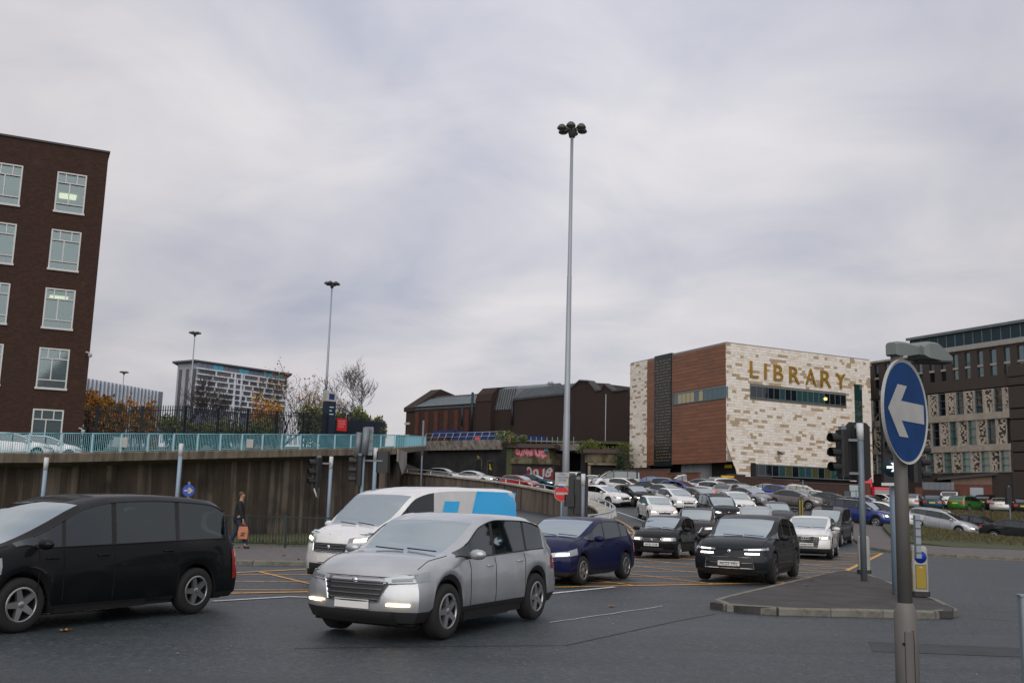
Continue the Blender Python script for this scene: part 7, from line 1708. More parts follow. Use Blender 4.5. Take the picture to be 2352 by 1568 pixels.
# lamp head on top
M_lh = mat('lantern_grey_green', (.17, .20, .19), .45, .1)
hz0 = zat(2060, 815, d_); a0, a1 = P(2044, 800, d_), P(2192, 800, d_)
Ll = 1.0; dd = Vector((.42, .66, 0)); 
for nm, s0_, s1_, w0, w1, zz0, zz1 in (('bracket_arm', -.10, .36, .055, .06, 0, .10), ('lantern', .34, .92, .085, .06, .02, .15)):
    m_ = MB(); dv = Vector((.80, .60)).normalized(); nv = Vector((-dv.y, dv.x)); vs = []
    if nm == 'lantern': prof = [(.34, .09, .02, .12), (.40, .12, -.01, .165), (.56, .13, -.015, .17), (.88, .09, -.01, .075), (.93, .05, .0, .05)]
    else: prof = [(-.10, .055, -.02, .10), (-.06, .065, -.03, .115), (.08, .065, -.02, .125), (.35, .055, .03, .12)]
    for s_, w_, za, zb_ in prof:
        c = Vector((cx_, d_)) + dv * s_ * .74
        for sg, zz_ in ((-1, za), (1, za), (1, zb_ - .02), (.7, zb_), (-.7, zb_), (-1, zb_ - .02)): q = c + nv * sg * w_ * .75; vs.append((q.x, q.y, hz0 + .01 + zz_ * .72))
    n_ = len(prof); m_.add(vs, [tuple(range(6)), tuple(range(6 * (n_ - 1), 6 * n_))[::-1]] + [(i * 6 + k, i * 6 + (k + 1) % 6, (i + 1) * 6 + (k + 1) % 6, (i + 1) * 6 + k) for i in range(n_ - 1) for k in range(6)]); m_.build(nm, M_lh, sp, bev=0)
m_ = MB(); c = Vector((cx_, d_)) + dv * .46; m_.box(c.x - .13, c.x + .13, c.y - .08, c.y + .08, hz0 - .012, hz0 + .0); m_.build('lantern_bowl', M_trim, sp)
m_ = MB(); xx = P(2100, 1180, d_ + .12); m_.box(xx.x - .018, xx.x + .018, d_ + .06, d_ + .1, zat(2100, 1282, d_), zat(2095, 1182, d_)); m_.build('ribbed_strip', M_galv, sp)
for k in range(5): zz_ = lerp(zat(2100, 1270, d_), zat(2095, 1195, d_), k / 4); m_ = MB(); m_.box(xx.x - .02, xx.x + .02, d_ + .055, d_ + .06, zz_, zz_ + .005); m_.build('strip_clip', M_trim, sp)
# thin post cut by the right edge of the picture
pe = P(2347, 1500, 7.0); t = thing('edge_post', 'galvanised post cut off by the right edge of the view', 'post', (pe.x + .02, 7.0, 0)); m_ = MB(); m_.box(-.02, .05, -.03, .03, -.1, zat(2345, 1368, 7.0), ch=.008); m_.build('post', M_galv, t, local=True); m_ = MB(); m_.box(-.03, .06, -.04, .04, zat(2345, 1368, 7.0), zat(2345, 1368, 7.0) + .012); m_.build('cap', M_galv, t, local=True)

# bollards
M_bol = mat('bollard_white', (.34, .34, .30), .6, var=.15, scale=3); layer_noise(M_bol, 3, (.16, .15, .11), .5, .75, amt=.6); M_bely = mat('bollard_yellow', (.30, .21, .015), .5); M_bb = mat('sign_blue_small', (.004, .03, .30), .35)
def bollard(label, x, y, ang, full=True):
    t = thing('bollard', label, 'bollard', (x, y, .13), group='white keep-side bollards on the island'); X = Matrix.Rotation(ang + pi / 2, 4, 'Z')
    m_ = MB(X); m_.box(-.17, .17, -.12, .12, 0, .10, ch=.03); m_.build('base', M_trim, t, local=True)
    m_ = MB(X); vs = []; pr = [(.145, .10, .10), (.15, .105, .5), (.145, .10, .91), (.13, .09, .98), (.10, .06, 1.00)]
    for w_, q, z_ in pr: vs += [(-w_, -q + .03, z_), (-w_ + .03, -q, z_), (w_ - .03, -q, z_), (w_, -q + .03, z_), (w_, q - .03, z_), (w_ - .03, q, z_), (-w_ + .03, q, z_), (-w_, q - .03, z_)]
    m_.add(vs, [tuple(range(8))[::-1], tuple(range(32, 40))] + [(i * 8 + k, i * 8 + (k + 1) % 8, (i + 1) * 8 + (k + 1) % 8, (i + 1) * 8 + k) for i in range(4) for k in range(8)]); bd = m_.build('shell', M_bol, t, local=True)
    if full:
        for yy, sg in ((-.108, -1),):
            m_ = MB(X); m_.box(-.095, .095, yy - .004, yy + .02, .16, .62); m_.build('reflector', M_bely, t, local=True)
            m_ = MB(X); m_.box(-.105, .105, yy - .001, yy + .02, .15, .63); m_.build('reflector_frame', M_trim, t, local=True)
            m_ = MB(X); m_.box(-.03, .03, yy - .0065, yy - .004, .565, .59); m_.build('label_plate', M_swhite, t, local=True)
            m_ = MB(X); m_.lathe([(.001, -.112), (.12, -.112), (.12, -.10)], 32, axis='y', c=(0, 0, .78)); ds_ = m_.build('blue_disc', M_bb, t, local=True)
            a_ = [(-.075, .012), (.01, .012), (-.02, .045), (.02, .045), (.075, 0), (.02, -.045), (-.02, -.045), (.01, -.012), (-.075, -.012)]; th = radians(-50); vs = [(a * cos(th) - b * sin(th), -.1155, 0.78 + a * sin(th) + b * cos(th)) for a, b in a_]; m_ = MB(X); m_.add(vs + [(a, -.113, c_) for a, b, c_ in vs], [(3, 4, 5), (2, 3, 5, 6), (0, 1, 7, 8)] + [(i, (i + 1) % 9, 9 + (i + 1) % 9, 9 + i) for i in range(9)]); m_.build('arrow', M_swhite, ds_)
        m_ = MB(X); m_.box(-.152, -.146, -.06, .06, .16, .55); m_.build('side_reflector', M_bely, t, local=True); m_ = MB(X); m_.box(-.152, -.146, -.06, .06, .68, .90); m_.build('side_reflector', M_bely, t, local=True)
    return t
p = P(2114, 1372, 20.7); bollard('white bollard with yellow panel and blue arrow disc right of the sign post', p.x, p.y, radians(-97)); p = P(1985, 1318, 27.6); bollard('plain backed white bollard at the far tip of the island', p.x, p.y, radians(84), False)

# centre: no entry sign, signal seen from behind
d_ = 44; p = P(1290, 1133, d_); t = thing('no_entry_sign', 'round red no entry sign with white bar in front of the curved wall', 'road sign', (p.x, p.y, 0)); X = face_xf(p.x, p.y, p.z, radians(-93))
m_ = MB(X); m_.lathe([(.001, -.006), (.335, -.006), (.335, .01), (.001, .01)], 40, axis='y', smooth=False); m_.build('rim', M_swhite, t); m_ = MB(X); m_.lathe([(.001, -.012), (.315, -.012), (.316, -.007)], 40, axis='y', smooth=False); m_.build('red_disc', M_sred, t)
m_ = MB(X); m_.box(-.255, .255, -.018, -.0125, -.052, .052); m_.build('white_bar', M_swhite, t); m_ = MB(X); m_.tube([(.0, .06, -p.z), (.0, .06, .9)], .045, 8); m_.build('post', M_polel, t)
m_ = MB(X); m_.box(-.30, .32, .02, .035, .34, .92, ch=0); pn = m_.build('zone_plate', M_swhite, t)
for k, (w_, txt) in enumerate(((.26, 'Disc'), (.44, 'Controlled'), (.32, 'ZONE'))):
    me = glyph_mesh(txt, w_, .085, .003, .0); me.materials.clear(); me.materials.append(M_blue); o = link('lettering', me, pn); o.matrix_local = Matrix.Translation(-origin_of(t)) @ X @ Matrix.Translation((-w_ / 2 + .03, .019, .80 - k * .13))
m_ = MB(X); m_.box(-.16, .17, -.02, .0, .34, .42); m_.build('sticker_patch', M_cap, t); m_ = MB(X); m_.box(-.14, .08, -.024, -.02, .26, .34); m_.build('sticker_patch', mat('sticker_blue', (.03, .05, .3), .5), t)
d_ = 38; t, p = signal_post('traffic light seen from behind beside the no entry sign', 1338, 1195, d_, zat(1341, 1088, d_), .075, True, M_pole)
hx = P(1331, 1140, d_); sig_head(t, hx.x - .03, d_ + .28, hx.z, radians(85), True, None, 1.25); m_ = MB(); xx = P(1308, 1148, d_).x; m_.box(xx - .18, xx + .22, d_ + .05, d_ + .35, zat(1308, 1163, d_), zat(1308, 1135, d_), ch=.04); m_.build('side_head', M_sigb, t)

# left centre signals and poles
d_ = 35.5; t, p = signal_post('traffic light on a slim pale pole left of the crowded signal cluster', 750, 1250, d_, zat(757, 1048, d_), .062, True, M_polel)
hx = P(728, 1085, d_); sig_head(t, hx.x, d_ - .1, hx.z, radians(-150), False, None, 1.0); m_ = MB(); m_.tube([(hx.x - .05, d_ - .1, hx.z - .55), (hx.x + .06, d_ - .1, hx.z - .85)], .03, 6); m_.build('push_arm', M_cap, t)
m_ = MB(); m_.box(hx.x, p.x, d_ - .08, d_ + .0, hx.z + .3, hx.z + .36); m_.build('bracket', M_pole, t)
d_ = 34; t = thing('signal_cluster', 'crowded cluster of traffic light heads and sign backs above the white van', 'traffic light', (P(835, 1100, d_).x, d_, 0))
p0 = P(832, 1100, d_); m_ = MB(); m_.tube([(p0.x, d_, -.5), (p0.x, d_, zat(835, 985, d_))], .06, 8); m_.build('post', M_polel, t)
for (u, v0, v1, r_) in ((822, 993, 1050, .10), (838, 982, 1045, .12)): q = P(u, 1000, d_ - .1); m_ = MB(); m_.tube([(q.x, d_ - .1, zat(u, v1, d_)), (q.x + .05, d_ - .1, zat(u, v0, d_))], r_, 10); m_.build('sleeve', M_sback, t)
q = P(846, 1010, d_); m_ = MB(); m_.box(q.x - .12, q.x + .16, d_ - .02, d_ + .02, zat(846, 1045, d_), zat(846, 980, d_)); sb = m_.build('sign_back', M_sback, t)
for k in range(3): zz_ = zat(846, 1035 - k * 22, d_); m_ = MB(); m_.box(q.x - .14, q.x + .18, d_ - .05, d_ - .02, zz_, zz_ + .05); m_.build('sign_rail', M_pole, sb)
sig_head(t, P(822, 1080, d_).x, d_ - .15, zat(822, 1080, d_), radians(-165), False, None, .95)
q = P(878, 1062, d_); m_ = MB(); m_.box(q.x - .22, q.x + .22, d_ + .1, d_ + .3, zat(878, 1085, d_), zat(878, 1035, d_), ch=.05); m_.build('signal_head', M_sigb, t); m_ = MB(); m_.box(p0.x, q.x, d_ + .05, d_ + .1, zat(878, 1060, d_), zat(878, 1056, d_)); m_.build('bracket', M_pole, t)
for (u, vt, d_, lb) in ((855, 1028, 36, 'bare pale signal pole just right of the cluster of heads'), (402, 1018, 35, 'tall bare pale blue grey pole behind the dark people carrier'), (92, 1050, 35, 'bare pale blue grey pole near the left edge')):
    signal_post(lb, u, 1200, d_, zat(u, vt, d_), .07, True, M_polel, cat='signal pole', zb=.0 if u > 800 else .1)
d_ = 75; p = P(968, 1080, d_); t = thing('lamp_column', 'thin grey column in front of the end of the blue railing', 'column', (p.x, p.y, 1)); m_ = MB(); m_.tube([(p.x, p.y, 0), (p.x, p.y, zat(968, 965, d_))], .07, 8); m_.build('post', M_pole, t); m_ = MB(); m_.box(p.x - .1, p.x + .1, p.y - .1, p.y - .05, zat(968, 1045, d_), zat(968, 1025, d_)); m_.build('plate', M_trim, t)
# blue arrow sign on the pavement
d_ = 34.3; p = P(433, 1126, d_); t = thing('keep_right_sign', 'small round blue sign with white right arrow in front of the dark wall', 'road sign', (p.x, p.y, .1)); X = face_xf(p.x, p.y, p.z, radians(-80))
m_ = MB(X); m_.lathe([(.001, -.006), (.20, -.006), (.20, .01), (.001, .01)], 32, axis='y', smooth=False); m_.build('disc', mat('sign_blue_bright', (.004, .05, .36), .35), t)
ar = [(-.14, .03), (.03, .03), (-.02, .10), (.05, .10), (.15, 0), (.05, -.10), (-.02, -.10), (.03, -.03), (-.14, -.03)]; m_ = MB(X); m_.add([(a, -.012, b) for a, b in ar], [(3, 4, 5), (2, 3, 5, 6), (0, 1, 7, 8)]); m_.add([(a, -.009, b) for a, b in ar], [(3, 4, 5), (2, 3, 5, 6), (0, 1, 7, 8)]); m_.build('arrow', M_swhite, t); m_ = MB(X); m_.tube([(0, .04, -p.z - .5), (0, .04, .3)], .04, 8); m_.build('post', M_pole, t); m_ = MB(X); m_.box(-.12, .12, -.01, .01, -.36, -.25); m_.build('sub_plate', M_sback, t)

# totem sign, red board, CCTV style speck
zq_ = lambda x, y: zr(x, y, 400, 650, 2.613)
FT = Facade(P(746, 950, 79).xy, P(770, 950, 79.6).xy); t = thing('totem_sign', 'tall navy totem sign with white and blue top beside the red board', 'sign', (FT.O.x, FT.O.y, 6))
a, b = FT.st(*zq_(1088, 862)), FT.st(*zq_(1140, 1118)); mz = FT.st(*zq_(1100, 920))[1]; m_ = MB(); FT.box(m_, a[0], b[0], -.5, 0, b[1] - 1, mz); m_.build('panel', M_paint_navy, t)
m_ = MB(); FT.box(m_, a[0], b[0], -.5, 0.01, mz, a[1]); m_.build('top_panel', M_swhite, t); c = FT.st(*zq_(1106, 872)), FT.st(*zq_(1138, 912)); m_ = MB(); FT.box(m_, c[0][0], c[1][0], 0.012, .03, c[1][1], c[0][1]); m_.build('blue_logo_block', M_bh, t)
for k in range(3): zz_ = mz - .5 - k * .28; m_ = MB(); FT.box(m_, a[0] + .35, b[0] - .2 - .15 * (k % 2), .002, .012, zz_, zz_ + .07); m_.build('text_line', M_cyan2, t)
FRd = Facade(P(775, 975, 78).xy, P(798, 975, 78.6).xy); t = thing('red_board', 'bright red board with white writing fixed on the dark fence above the railing', 'sign', (FRd.O.x, FRd.O.y, 6)); a, b = FRd.st(*zq_(1160, 1032)), FRd.st(*zq_(1218, 1117)); m_ = MB(); FRd.box(m_, a[0], b[0], -.04, 0, b[1], a[1]); m_.build('panel', M_sred, t)
for k, (txt, w_) in enumerate((('CAR PARK', .62), ('SHOPPERS', .62), ('7 DAYS', .5))):
    put_glyph('lettering', txt, w_, .12, .004, M_swhite, t, FRd.O, FRd.D, a[0] + .1, lerp(a[1], b[1], .28 + k * .22), .002, .0)
# yard signs right of the library
for (x0, y0, x1, y1, lb, m__) in ((380, 958, 480, 1095, 'pale rectangular sign board on two legs beside the brick gate pier', M_sback), (320, 1025, 395, 1150, 'dark green sign board low beside the pale sign board', mat('dark_sign', (.05, .075, .08), .5)),):
    d_ = 92; p0_, p1_ = P(*z1m(x0, y0), d_), P(*z1m(x1, y1), d_); t = thing('sign_board', lb, 'sign', ((p0_.x + p1_.x) / 2, d_, 2)); m_ = MB(); m_.box(p0_.x, p1_.x, d_, d_ + .06, p1_.z, p0_.z); m_.build('board', m__ if x0 == 320 else mat('pale_sign', (.34, .40, .42), .5), t)
    m_ = MB(); m_.box(p0_.x - .02, p1_.x + .02, d_ - .02, d_ - .002, (p0_.z + p1_.z) / 2 - .03, (p0_.z + p1_.z) / 2 + .03); m_.build('rail', M_sback, t)
    for xx in (p0_.x + .2, p1_.x - .2): m_ = MB(); m_.tube([(xx, d_ + .1, 1.2), (xx, d_ + .1, p0_.z)], .04, 6); m_.build('leg', M_pole, t)
for (u, vt, vb, d_, lb) in ((1968 / 1 - 0, 1125, 1190, 88, 'thin pole left of the pale sign board'), (1845, 1102, 1160, 93, 'small white plate on a thin pole before the dark stepped wall'), (2322, 1115, 1215, 66, 'slim pole with dark head on the grass at the right edge'), (1390 + 0, 905, 1040, 116, 'pale flagpole standing before the gable of the brick hall')):
    p = P(u, vb, d_); t = thing('thin_pole', lb, 'pole', (p.x, p.y, H(p.x, p.y))); m_ = MB(); m_.tube([(p.x, p.y, min(H(p.x, p.y), p.z) - .2), (p.x, p.y, zat(u, vt, d_))], .05 if d_ > 80 else .045, 6); m_.build('post', M_pole if u != 1390 else M_mast, t)
    if u == 1845: m_ = MB(); m_.box(p.x - .3, p.x + .3, p.y - .06, p.y - .02, zat(u, 1140, d_), zat(u, 1122, d_)); m_.build('plate', M_swhite, t)
    if u == 2322: m_ = MB(); m_.box(p.x - .25, p.x + .1, p.y - .15, p.y + .15, zat(u, 1158, d_), zat(u, 1118, d_), ch=.04); m_.build('head', M_sigb, t)
    if u == 1968: m_ = MB(); m_.box(p.x - .05, p.x + .35, p.y - .04, p.y, zat(u, 1170, d_), zat(u, 1155, d_)); m_.build('blue_plate', M_bb, t)
# yellow and black hazard posts in the queue
p = P(1840, 1160, 72); 
for k, (u, lb) in enumerate(((1837, 'left yellow and black marker post behind the taxi'), (1843, 'right yellow and black marker post behind the taxi'))):
    d_ = 56; p = P(u, 1190, d_); z = H(p.x, p.y); t = thing('marker_post', lb, 'post', (p.x, p.y, z)); m_ = MB(); m_.box(-.06, .06, -.05, .05, 0, zat(u, 1145, d_) - z); m_.build('post', M_sigb, t, local=True); m_ = MB(); m_.box(-.035, .035, -.058, -.052, .6, zat(u, 1147, d_) - z); m_.build('reflector', M_bely, t, local=True)

# ------------------------------------------------------------------ trees and bushes
M_bark = mat('bark', (.035, .028, .022), .95, var=.3, scale=3); M_twig = mat('twig', (.06, .048, .04), .95)
LM = {'autumn': [mat('leaf_orange', (.42, .15, .025), .8), mat('leaf_gold', (.44, .25, .035), .8), mat('leaf_brown', (.26, .10, .02), .8), mat('leaf_green_a', (.12, .13, .02), .8)],
      'green': [mat('leaf_green', (.11, .14, .025), .8), mat('leaf_dark_green', (.045, .07, .016), .8), mat('leaf_olive', (.17, .17, .035), .8)],
      'dark': [mat('leaf_deep', (.015, .03, .012), .8), mat('leaf_deep_b', (.03, .05, .018), .8)]}
def leaf_cloud(name, label, cat, base, rx, ry, h, n, mats_, seed, size=.16, group=None, clumps=9, stem=True):
    r = random.Random(seed); t = thing(name, label, cat, base, group=group); vs, fs, mi = [], [], []
    cs = [(r.uniform(-.75, .75) * rx, r.uniform(-.7, .7) * ry, h * r.uniform(.25, .8), r.uniform(.28, .5)) for _ in range(clumps)]
    for k in range(n):
        c = cs[r.randrange(clumps)]; a, b = r.uniform(0, 2 * pi), math.acos(r.uniform(-1, 1)); q = r.random() ** .4 * c[3] * r.uniform(.85, 1.25)
        x, y, z = c[0] + q * rx * sin(b) * cos(a), c[1] + q * ry * sin(b) * sin(a), c[2] + q * h * .75 * cos(b)
        if z < .02: z = r.uniform(0, .3)
        d1 = Vector((r.gauss(0, 1), r.gauss(0, 1), r.gauss(0, 1))).normalized(); d2 = d1.orthogonal().normalized(); s_ = size * r.uniform(.5, 1.3); o = len(vs)
        vs += [(x - d1.x * s_, y - d1.y * s_, z - d1.z * s_), (x + d2.x * s_ * .5, y + d2.y * s_ * .5, z + d2.z * s_ * .5), (x + d1.x * s_, y + d1.y * s_, z + d1.z * s_), (x - d2.x * s_ * .5, y - d2.y * s_ * .5, z - d2.z * s_ * .5)]; fs.append((o, o + 1, o + 2, o + 3))
        kk = int(abs(noise.noise(Vector((x * .6, y * .6, z * .8 + seed)))) * 2.6 * len(mats_)) % len(mats_); mi.append(kk if r.random() < .75 else r.randrange(len(mats_)))
    me = bpy.data.meshes.new('crown'); me.from_pydata(vs, [], fs)
    for m in mats_: me.materials.append(m)
    me.polygons.foreach_set('material_index', mi); o = link('crown', me, t); o['kind'] = 'stuff'
    if stem:
        m_ = MB()
        for c in cs[:6]: m_.tube([(c[0] * .3, c[1] * .3, -.4), (c[0] * .7, c[1] * .7, c[2] * .6), (c[0], c[1], c[2])], [.06, .04, .015], 4, cap=False)
        m_.build('trunk', M_bark, t, local=True)
    return t
def bare_tree(label, base, h, spread, seed, leafy=None, nleaf=0, group=None, upright=.55, levels=5, tw_=.015):
    r = random.Random(seed); t = thing('bare_tree', label, 'tree', base, group=group); tr, cr_ = MB(), MB(); tips = []
    def grow(p, d, L_, rad, lv):
        n_ = 3; pts = [p]; rr = [rad]; q = p; dd_ = d
        for i in range(n_):
            dd_ = (dd_ + Vector((r.gauss(0, .10), r.gauss(0, .10), .06))).normalized(); q = q + dd_ * L_ / n_; pts.append(q); rr.append(rad * (1 - .42 * (i + 1) / n_))
        (tr if lv >= levels - 1 else cr_).tube(pts, rr, 6 if lv >= levels - 1 else 3, cap=False)
        if lv == 0: tips.append(q); return
        k = r.choice([3, 3, 4]) if lv > 1 else r.choice([2, 3, 3])
        for i in range(k):
            st = pts[r.choice([1, 2, 3])] if i else pts[3]; a = r.uniform(0, 2 * pi); tilt = r.uniform(.25, .75) * (1 if i else .4)
            o_ = Vector((cos(a), sin(a), 0)); nd = (dd_ * upright + o_ * tilt * spread + Vector((0, 0, .15))).normalized(); grow(st, nd, L_ * r.uniform(.62, .85), max(tw_, rr[-1] * r.uniform(.6, .8)), lv - 1)
    grow(Vector((0, 0, -.5)), Vector((r.gauss(0, .04), 0, 1)).normalized(), h * .36, h * .020, levels)
    tr.build('trunk', M_bark, t, local=True); o = cr_.build('crown', M_twig, t, local=True); o['kind'] = 'stuff'
    if leafy:
        vs, fs, mi = [], [], []
        for k in range(nleaf):
            p = r.choice(tips) + Vector((r.gauss(0, .2), r.gauss(0, .2), r.gauss(0, .2))); d1 = Vector((r.gauss(0, 1), r.gauss(0, 1), r.gauss(0, 1))).normalized(); d2 = d1.orthogonal().normalized(); s_ = r.uniform(.05, .14); o = len(vs)
            vs += [p - d1 * s_, p + d2 * s_ * .6, p + d1 * s_, p - d2 * s_ * .6]; fs.append((o, o + 1, o + 2, o + 3)); mi.append(r.randrange(len(leafy)))
        me = bpy.data.meshes.new('leaves'); me.from_pydata([tuple(v) for v in vs], [], fs)
        for m in leafy: me.materials.append(m)
        me.polygons.foreach_set('material_index', mi); o = link('leaves', me, t); o['kind'] = 'stuff'
    return t
def at_plat(u, v, d): p = P(u, v, d); return (p.x, p.y, H_plat(p.x, p.y) - .3)
def tree_h(u, v, d): p = P(u, v, d); return p.z - H_plat(p.x, p.y) + .3
bare_tree('tall bare tree with fine twigs right of the blue and white totem', at_plat(826, 960, 100), tree_h(826, 838, 100) * .98, 1.15, 3, upright=.42, levels=6, tw_=.016)
bare_tree('bare brushy tree in front of the left end of the gridded hotel', at_plat(408, 950, 92), tree_h(415, 850, 92) * 1.1, 1.3, 8, levels=5)
bare_tree('dense bare tree before the middle of the gridded hotel', at_plat(462, 950, 90), tree_h(460, 868, 90) * 1.0, 1.3, 12)
bare_tree('thin bare tree between hotel and orange bush', at_plat(520, 950, 92), tree_h(525, 885, 92) * 1.0, 1.3, 14)
bare_tree('spindly tree with brown leaves behind the fence right of the hotel', at_plat(650, 960, 88), tree_h(655, 872, 88) * 1.2, 1.3, 21, LM['autumn'], 450)
bare_tree('reddish bare tree with sparse leaves left of the totem sign', at_plat(702, 960, 90), tree_h(695, 878, 90) * 1.2, 1.3, 25, LM['autumn'], 260)
def bush(label, u, vt, d, wpx, n, kind, seed, size=.18, dep=3.0, name='bush', cat='bush', clumps=10):
    p = P(u, vt, d); zb_ = H_plat(p.x, p.y) - .3; leaf_cloud(name, label, cat, (p.x, p.y, zb_), wpx / 2 * d / F, dep, (p.z - zb_) * .92, n, LM[kind], seed, size, clumps=clumps)
bush('large orange and gold bush beside the corner of the office block', 250, 890, 74, 110, 6500, 'autumn', 1, .17)
bush('smaller rust orange bush right of the big golden one', 316, 905, 78, 66, 3800, 'autumn', 2, .16)
bush('low green and yellow undergrowth behind the fence under the hotel', 430, 957, 72, 130, 2600, 'green', 3, .16)
bush('low mixed undergrowth behind the fence left of the totem', 560, 957, 76, 150, 2800, 'green', 4, .16)
bush('tan leaved bush behind the fence right of the hotel', 618, 908, 84, 60, 2200, 'autumn', 5, .15)
bush('bright green bush just left of the totem sign', 722, 918, 88, 60, 3200, 'green', 6, .15)
bush('green bush under the tall bare tree', 800, 925, 92, 90, 4200, 'green', 7, .16)
bush('green spiky bush at the right end above the navy hoarding', 862, 938, 93, 70, 3600, 'green', 9, .16)
p = P(1428, 1070, 110.4); leaf_cloud('bush', 'dark green bush between the ruined parapet and the library', 'bush', (p.x + .3, p.y - 1, 3.4), 1.1, 1.0, zat(1430, 1035, 110) - 3.2, 2200, LM['dark'], 31, .12)
for k, (u, v, w_, lb) in enumerate(((1392, 1020, 3.0, 'scrubby weeds on top of the ruined parapet, right clump'), (1345, 1022, 2.0, 'low weeds growing beside the short streaked fascia'), (1160, 1000, 1.1, 'small olive weed behind the terrace railing left of the pink graffiti'), (1195, 1003, 1.0, 'small olive weed on the cap slab above the pink graffiti'))):
    p = P(u, v + 14, 112.5); leaf_cloud('weed', lb, 'weeds', (p.x, p.y, p.z - .3), w_, .7, 1.7, 900, LM['green'], 40 + k, .10, 'weeds on the old concrete', 5)

# ------------------------------------------------------------------ vehicles in place
def X_(u, d): return P(u, 1160, d).x
Qg = 'traffic queue on the hill road'; Tg = 'vehicles crossing the junction'; Pg = 'cars parked or waiting on the right'
def C(kind, label, u, d, deg, colour, lights=None, group=Qg, cat='car', **k): return car(kind, label, cat, X_(u, d), d, deg, colour, lights, group=group, **k)
# crossing the junction
C('mpv', 'dark people carrier with lit headlamp, nearest at the left edge', 192, 14.6, -120, 'black', 'y', Tg, 'people carrier')
car('front_suv', 'silver sport utility car in the centre foreground, front fog strip lit', 'car', -.93, 15.0, -117, 'silver', None, group=Tg)
vn = car('van', 'white van with blue rear panels just behind the silver car', 'van', -2.0, 22.3, -127, 'white', 'y', group=Tg)
C('hatch', 'dark blue hatchback with glowing headlamp right behind the silver car', 1316, 24.2, -119, 'navy', 'w', Tg)
C('crossover', 'dark navy crossover with slim bright lamps, largest in front of the queue', 1722, 26.4, -116, 'dark_grey', 'w', Tg, plate='AK23 VRL')
# head of the queue
C('old_hatch', 'small black hatchback with warm headlamps left of the brown crossover', 1530, 36.6, -114, 'black', 'y', plate='AK06 XNB')
C('compact_suv', 'white compact sport utility with big dark grille and four ring badge', 1862, 39.3, -112, 'white', 'y', plate='HX68 TVP')
C('suv', 'brown grey crossover with white plate behind the small black hatchback', 1602, 47.5, -104, 'brown', 'y', plate='PN15 NHC')
C('taxi', 'grey black cab half hidden behind the white compact sport utility', 1902, 50.5, -118, 'grey', None, cat='taxi')
C('hatch', 'light silver hatchback whose roof shows above the dark crossover', 1745, 43, -108, 'silver')
C('suv', 'silver grey sport utility with roof bars behind the dark crossover', 1735, 52, -106, 'silver_grey', 'w')
# second rows
C('hatch', 'white hatchback with black oval grille, leftmost of the second row', 1508, 62.5, -84, 'white', 'y')
C('suv', 'dark grey crossover with bright headlamps in the middle of the second row', 1650, 62, -86, 'dark_grey', 'w')
C('saloon', 'dark grey saloon with one bright headlamp in front of the bronze saloon', 1778, 61, -90, 'grey', 'w')
C('hatch', 'white hatchback behind the white one, showing its right side', 1553, 71.5, -74, 'white', 'w')
C('saloon', 'dark metallic saloon behind the white hatchbacks', 1606, 75, -62, 'bronze_grey', 'w')
C('hatch', 'small black car with warm headlamps beside the bend rail', 1455, 74.5, -66, 'black', 'y')
C('saloon', 'white saloon passing the bend rail, front lamp glowing', 1383, 74, -48, 'white', 'w')
C('saloon', 'dark saloon behind the small black car, lamps lit', 1497, 85, -50, 'dark_grey', 'y')
C('saloon', 'bronze grey saloon standing side-on behind the marker posts', 1826, 76, -38, 'bronze_grey')
C('saloon', 'grey saloon side-on farther up behind the bronze one', 1912, 84, -36, 'grey')
C('hatch', 'teal blue hatchback between the white hatchbacks and the black roofed car', 1562, 88, -36, 'blue')
C('hatch', 'white hatchback seen from the rear with red tail lamp', 1672, 84, 60, 'pale_grey', None, brake=True)
C('saloon', 'silver car with black roof left of the garage opening', 1622, 98, -30, 'silver')
cvan = C('suv', 'white car carrying a yellow roof bar in front of the garage', 1672, 93, 20, 'white')
C('hatch', 'dark purple grey hatchback below the red pillared car', 1700, 85, -70, 'grey')
C('saloon', 'silver blue saloon beside the dark purple hatchback', 1722, 78, -60, 'silver_grey')
C('hatch', 'dark car with a red tail pillar near the stepped brick wall', 1733, 98, 30, 'dark_grey', brake=True)
C('saloon', 'pale car with black roof below the thin pole with white plate', 1775, 92, -30, 'silver')
C('hatch', 'small blue car between the black roofed car and the bronze saloon', 1800, 86, -50, 'blue')
C('suv', 'white sport utility parked below the stepped brick wall', 1850, 97, -20, 'white')
C('saloon', 'white coupe to the right of the white sport utility', 1882, 91, -25, 'white')
C('people_carrier', 'silver people carrier side-on left of the blue coupe', 1412, 101, 190, 'silver', cat='people carrier')
C('saloon', 'white curved roof car left of the silver people carrier', 1368, 108, -20, 'white')
C('hatch', 'white small car right behind the silver people carrier', 1462, 111, -150, 'white')
C('hatch', 'white hatchback immediately left of the bright blue coupe', 1482, 106, -160, 'white')
C('saloon', 'bright blue coupe in front of the orange brick wall', 1507, 103, -22, 'bright_blue')
C('suv', 'white sport utility with dark windows right of the blue coupe', 1562, 100, 188, 'white')
C('hatch', 'pale car just below the bright blue coupe', 1537, 96, -30, 'pale_grey')
C('suv', 'white sport utility seen from behind beside the tallest mast', 1318, 104, 70, 'white')
C('hatch', 'white hatchback directly behind the dark grey crossover of the second row', 1690, 69.5, -84, 'white', 'w')
C('saloon', 'silver saloon between the white hatchback and the teal blue hatchback', 1535, 80, -60, 'silver')
C('hatch', 'white hatchback behind the bronze tinted saloon, just below the roof bar car', 1648, 89, -40, 'white')
C('hatch', 'white hatchback with lit lamps in front of the silver people carrier', 1440, 91, -42, 'white', 'w')
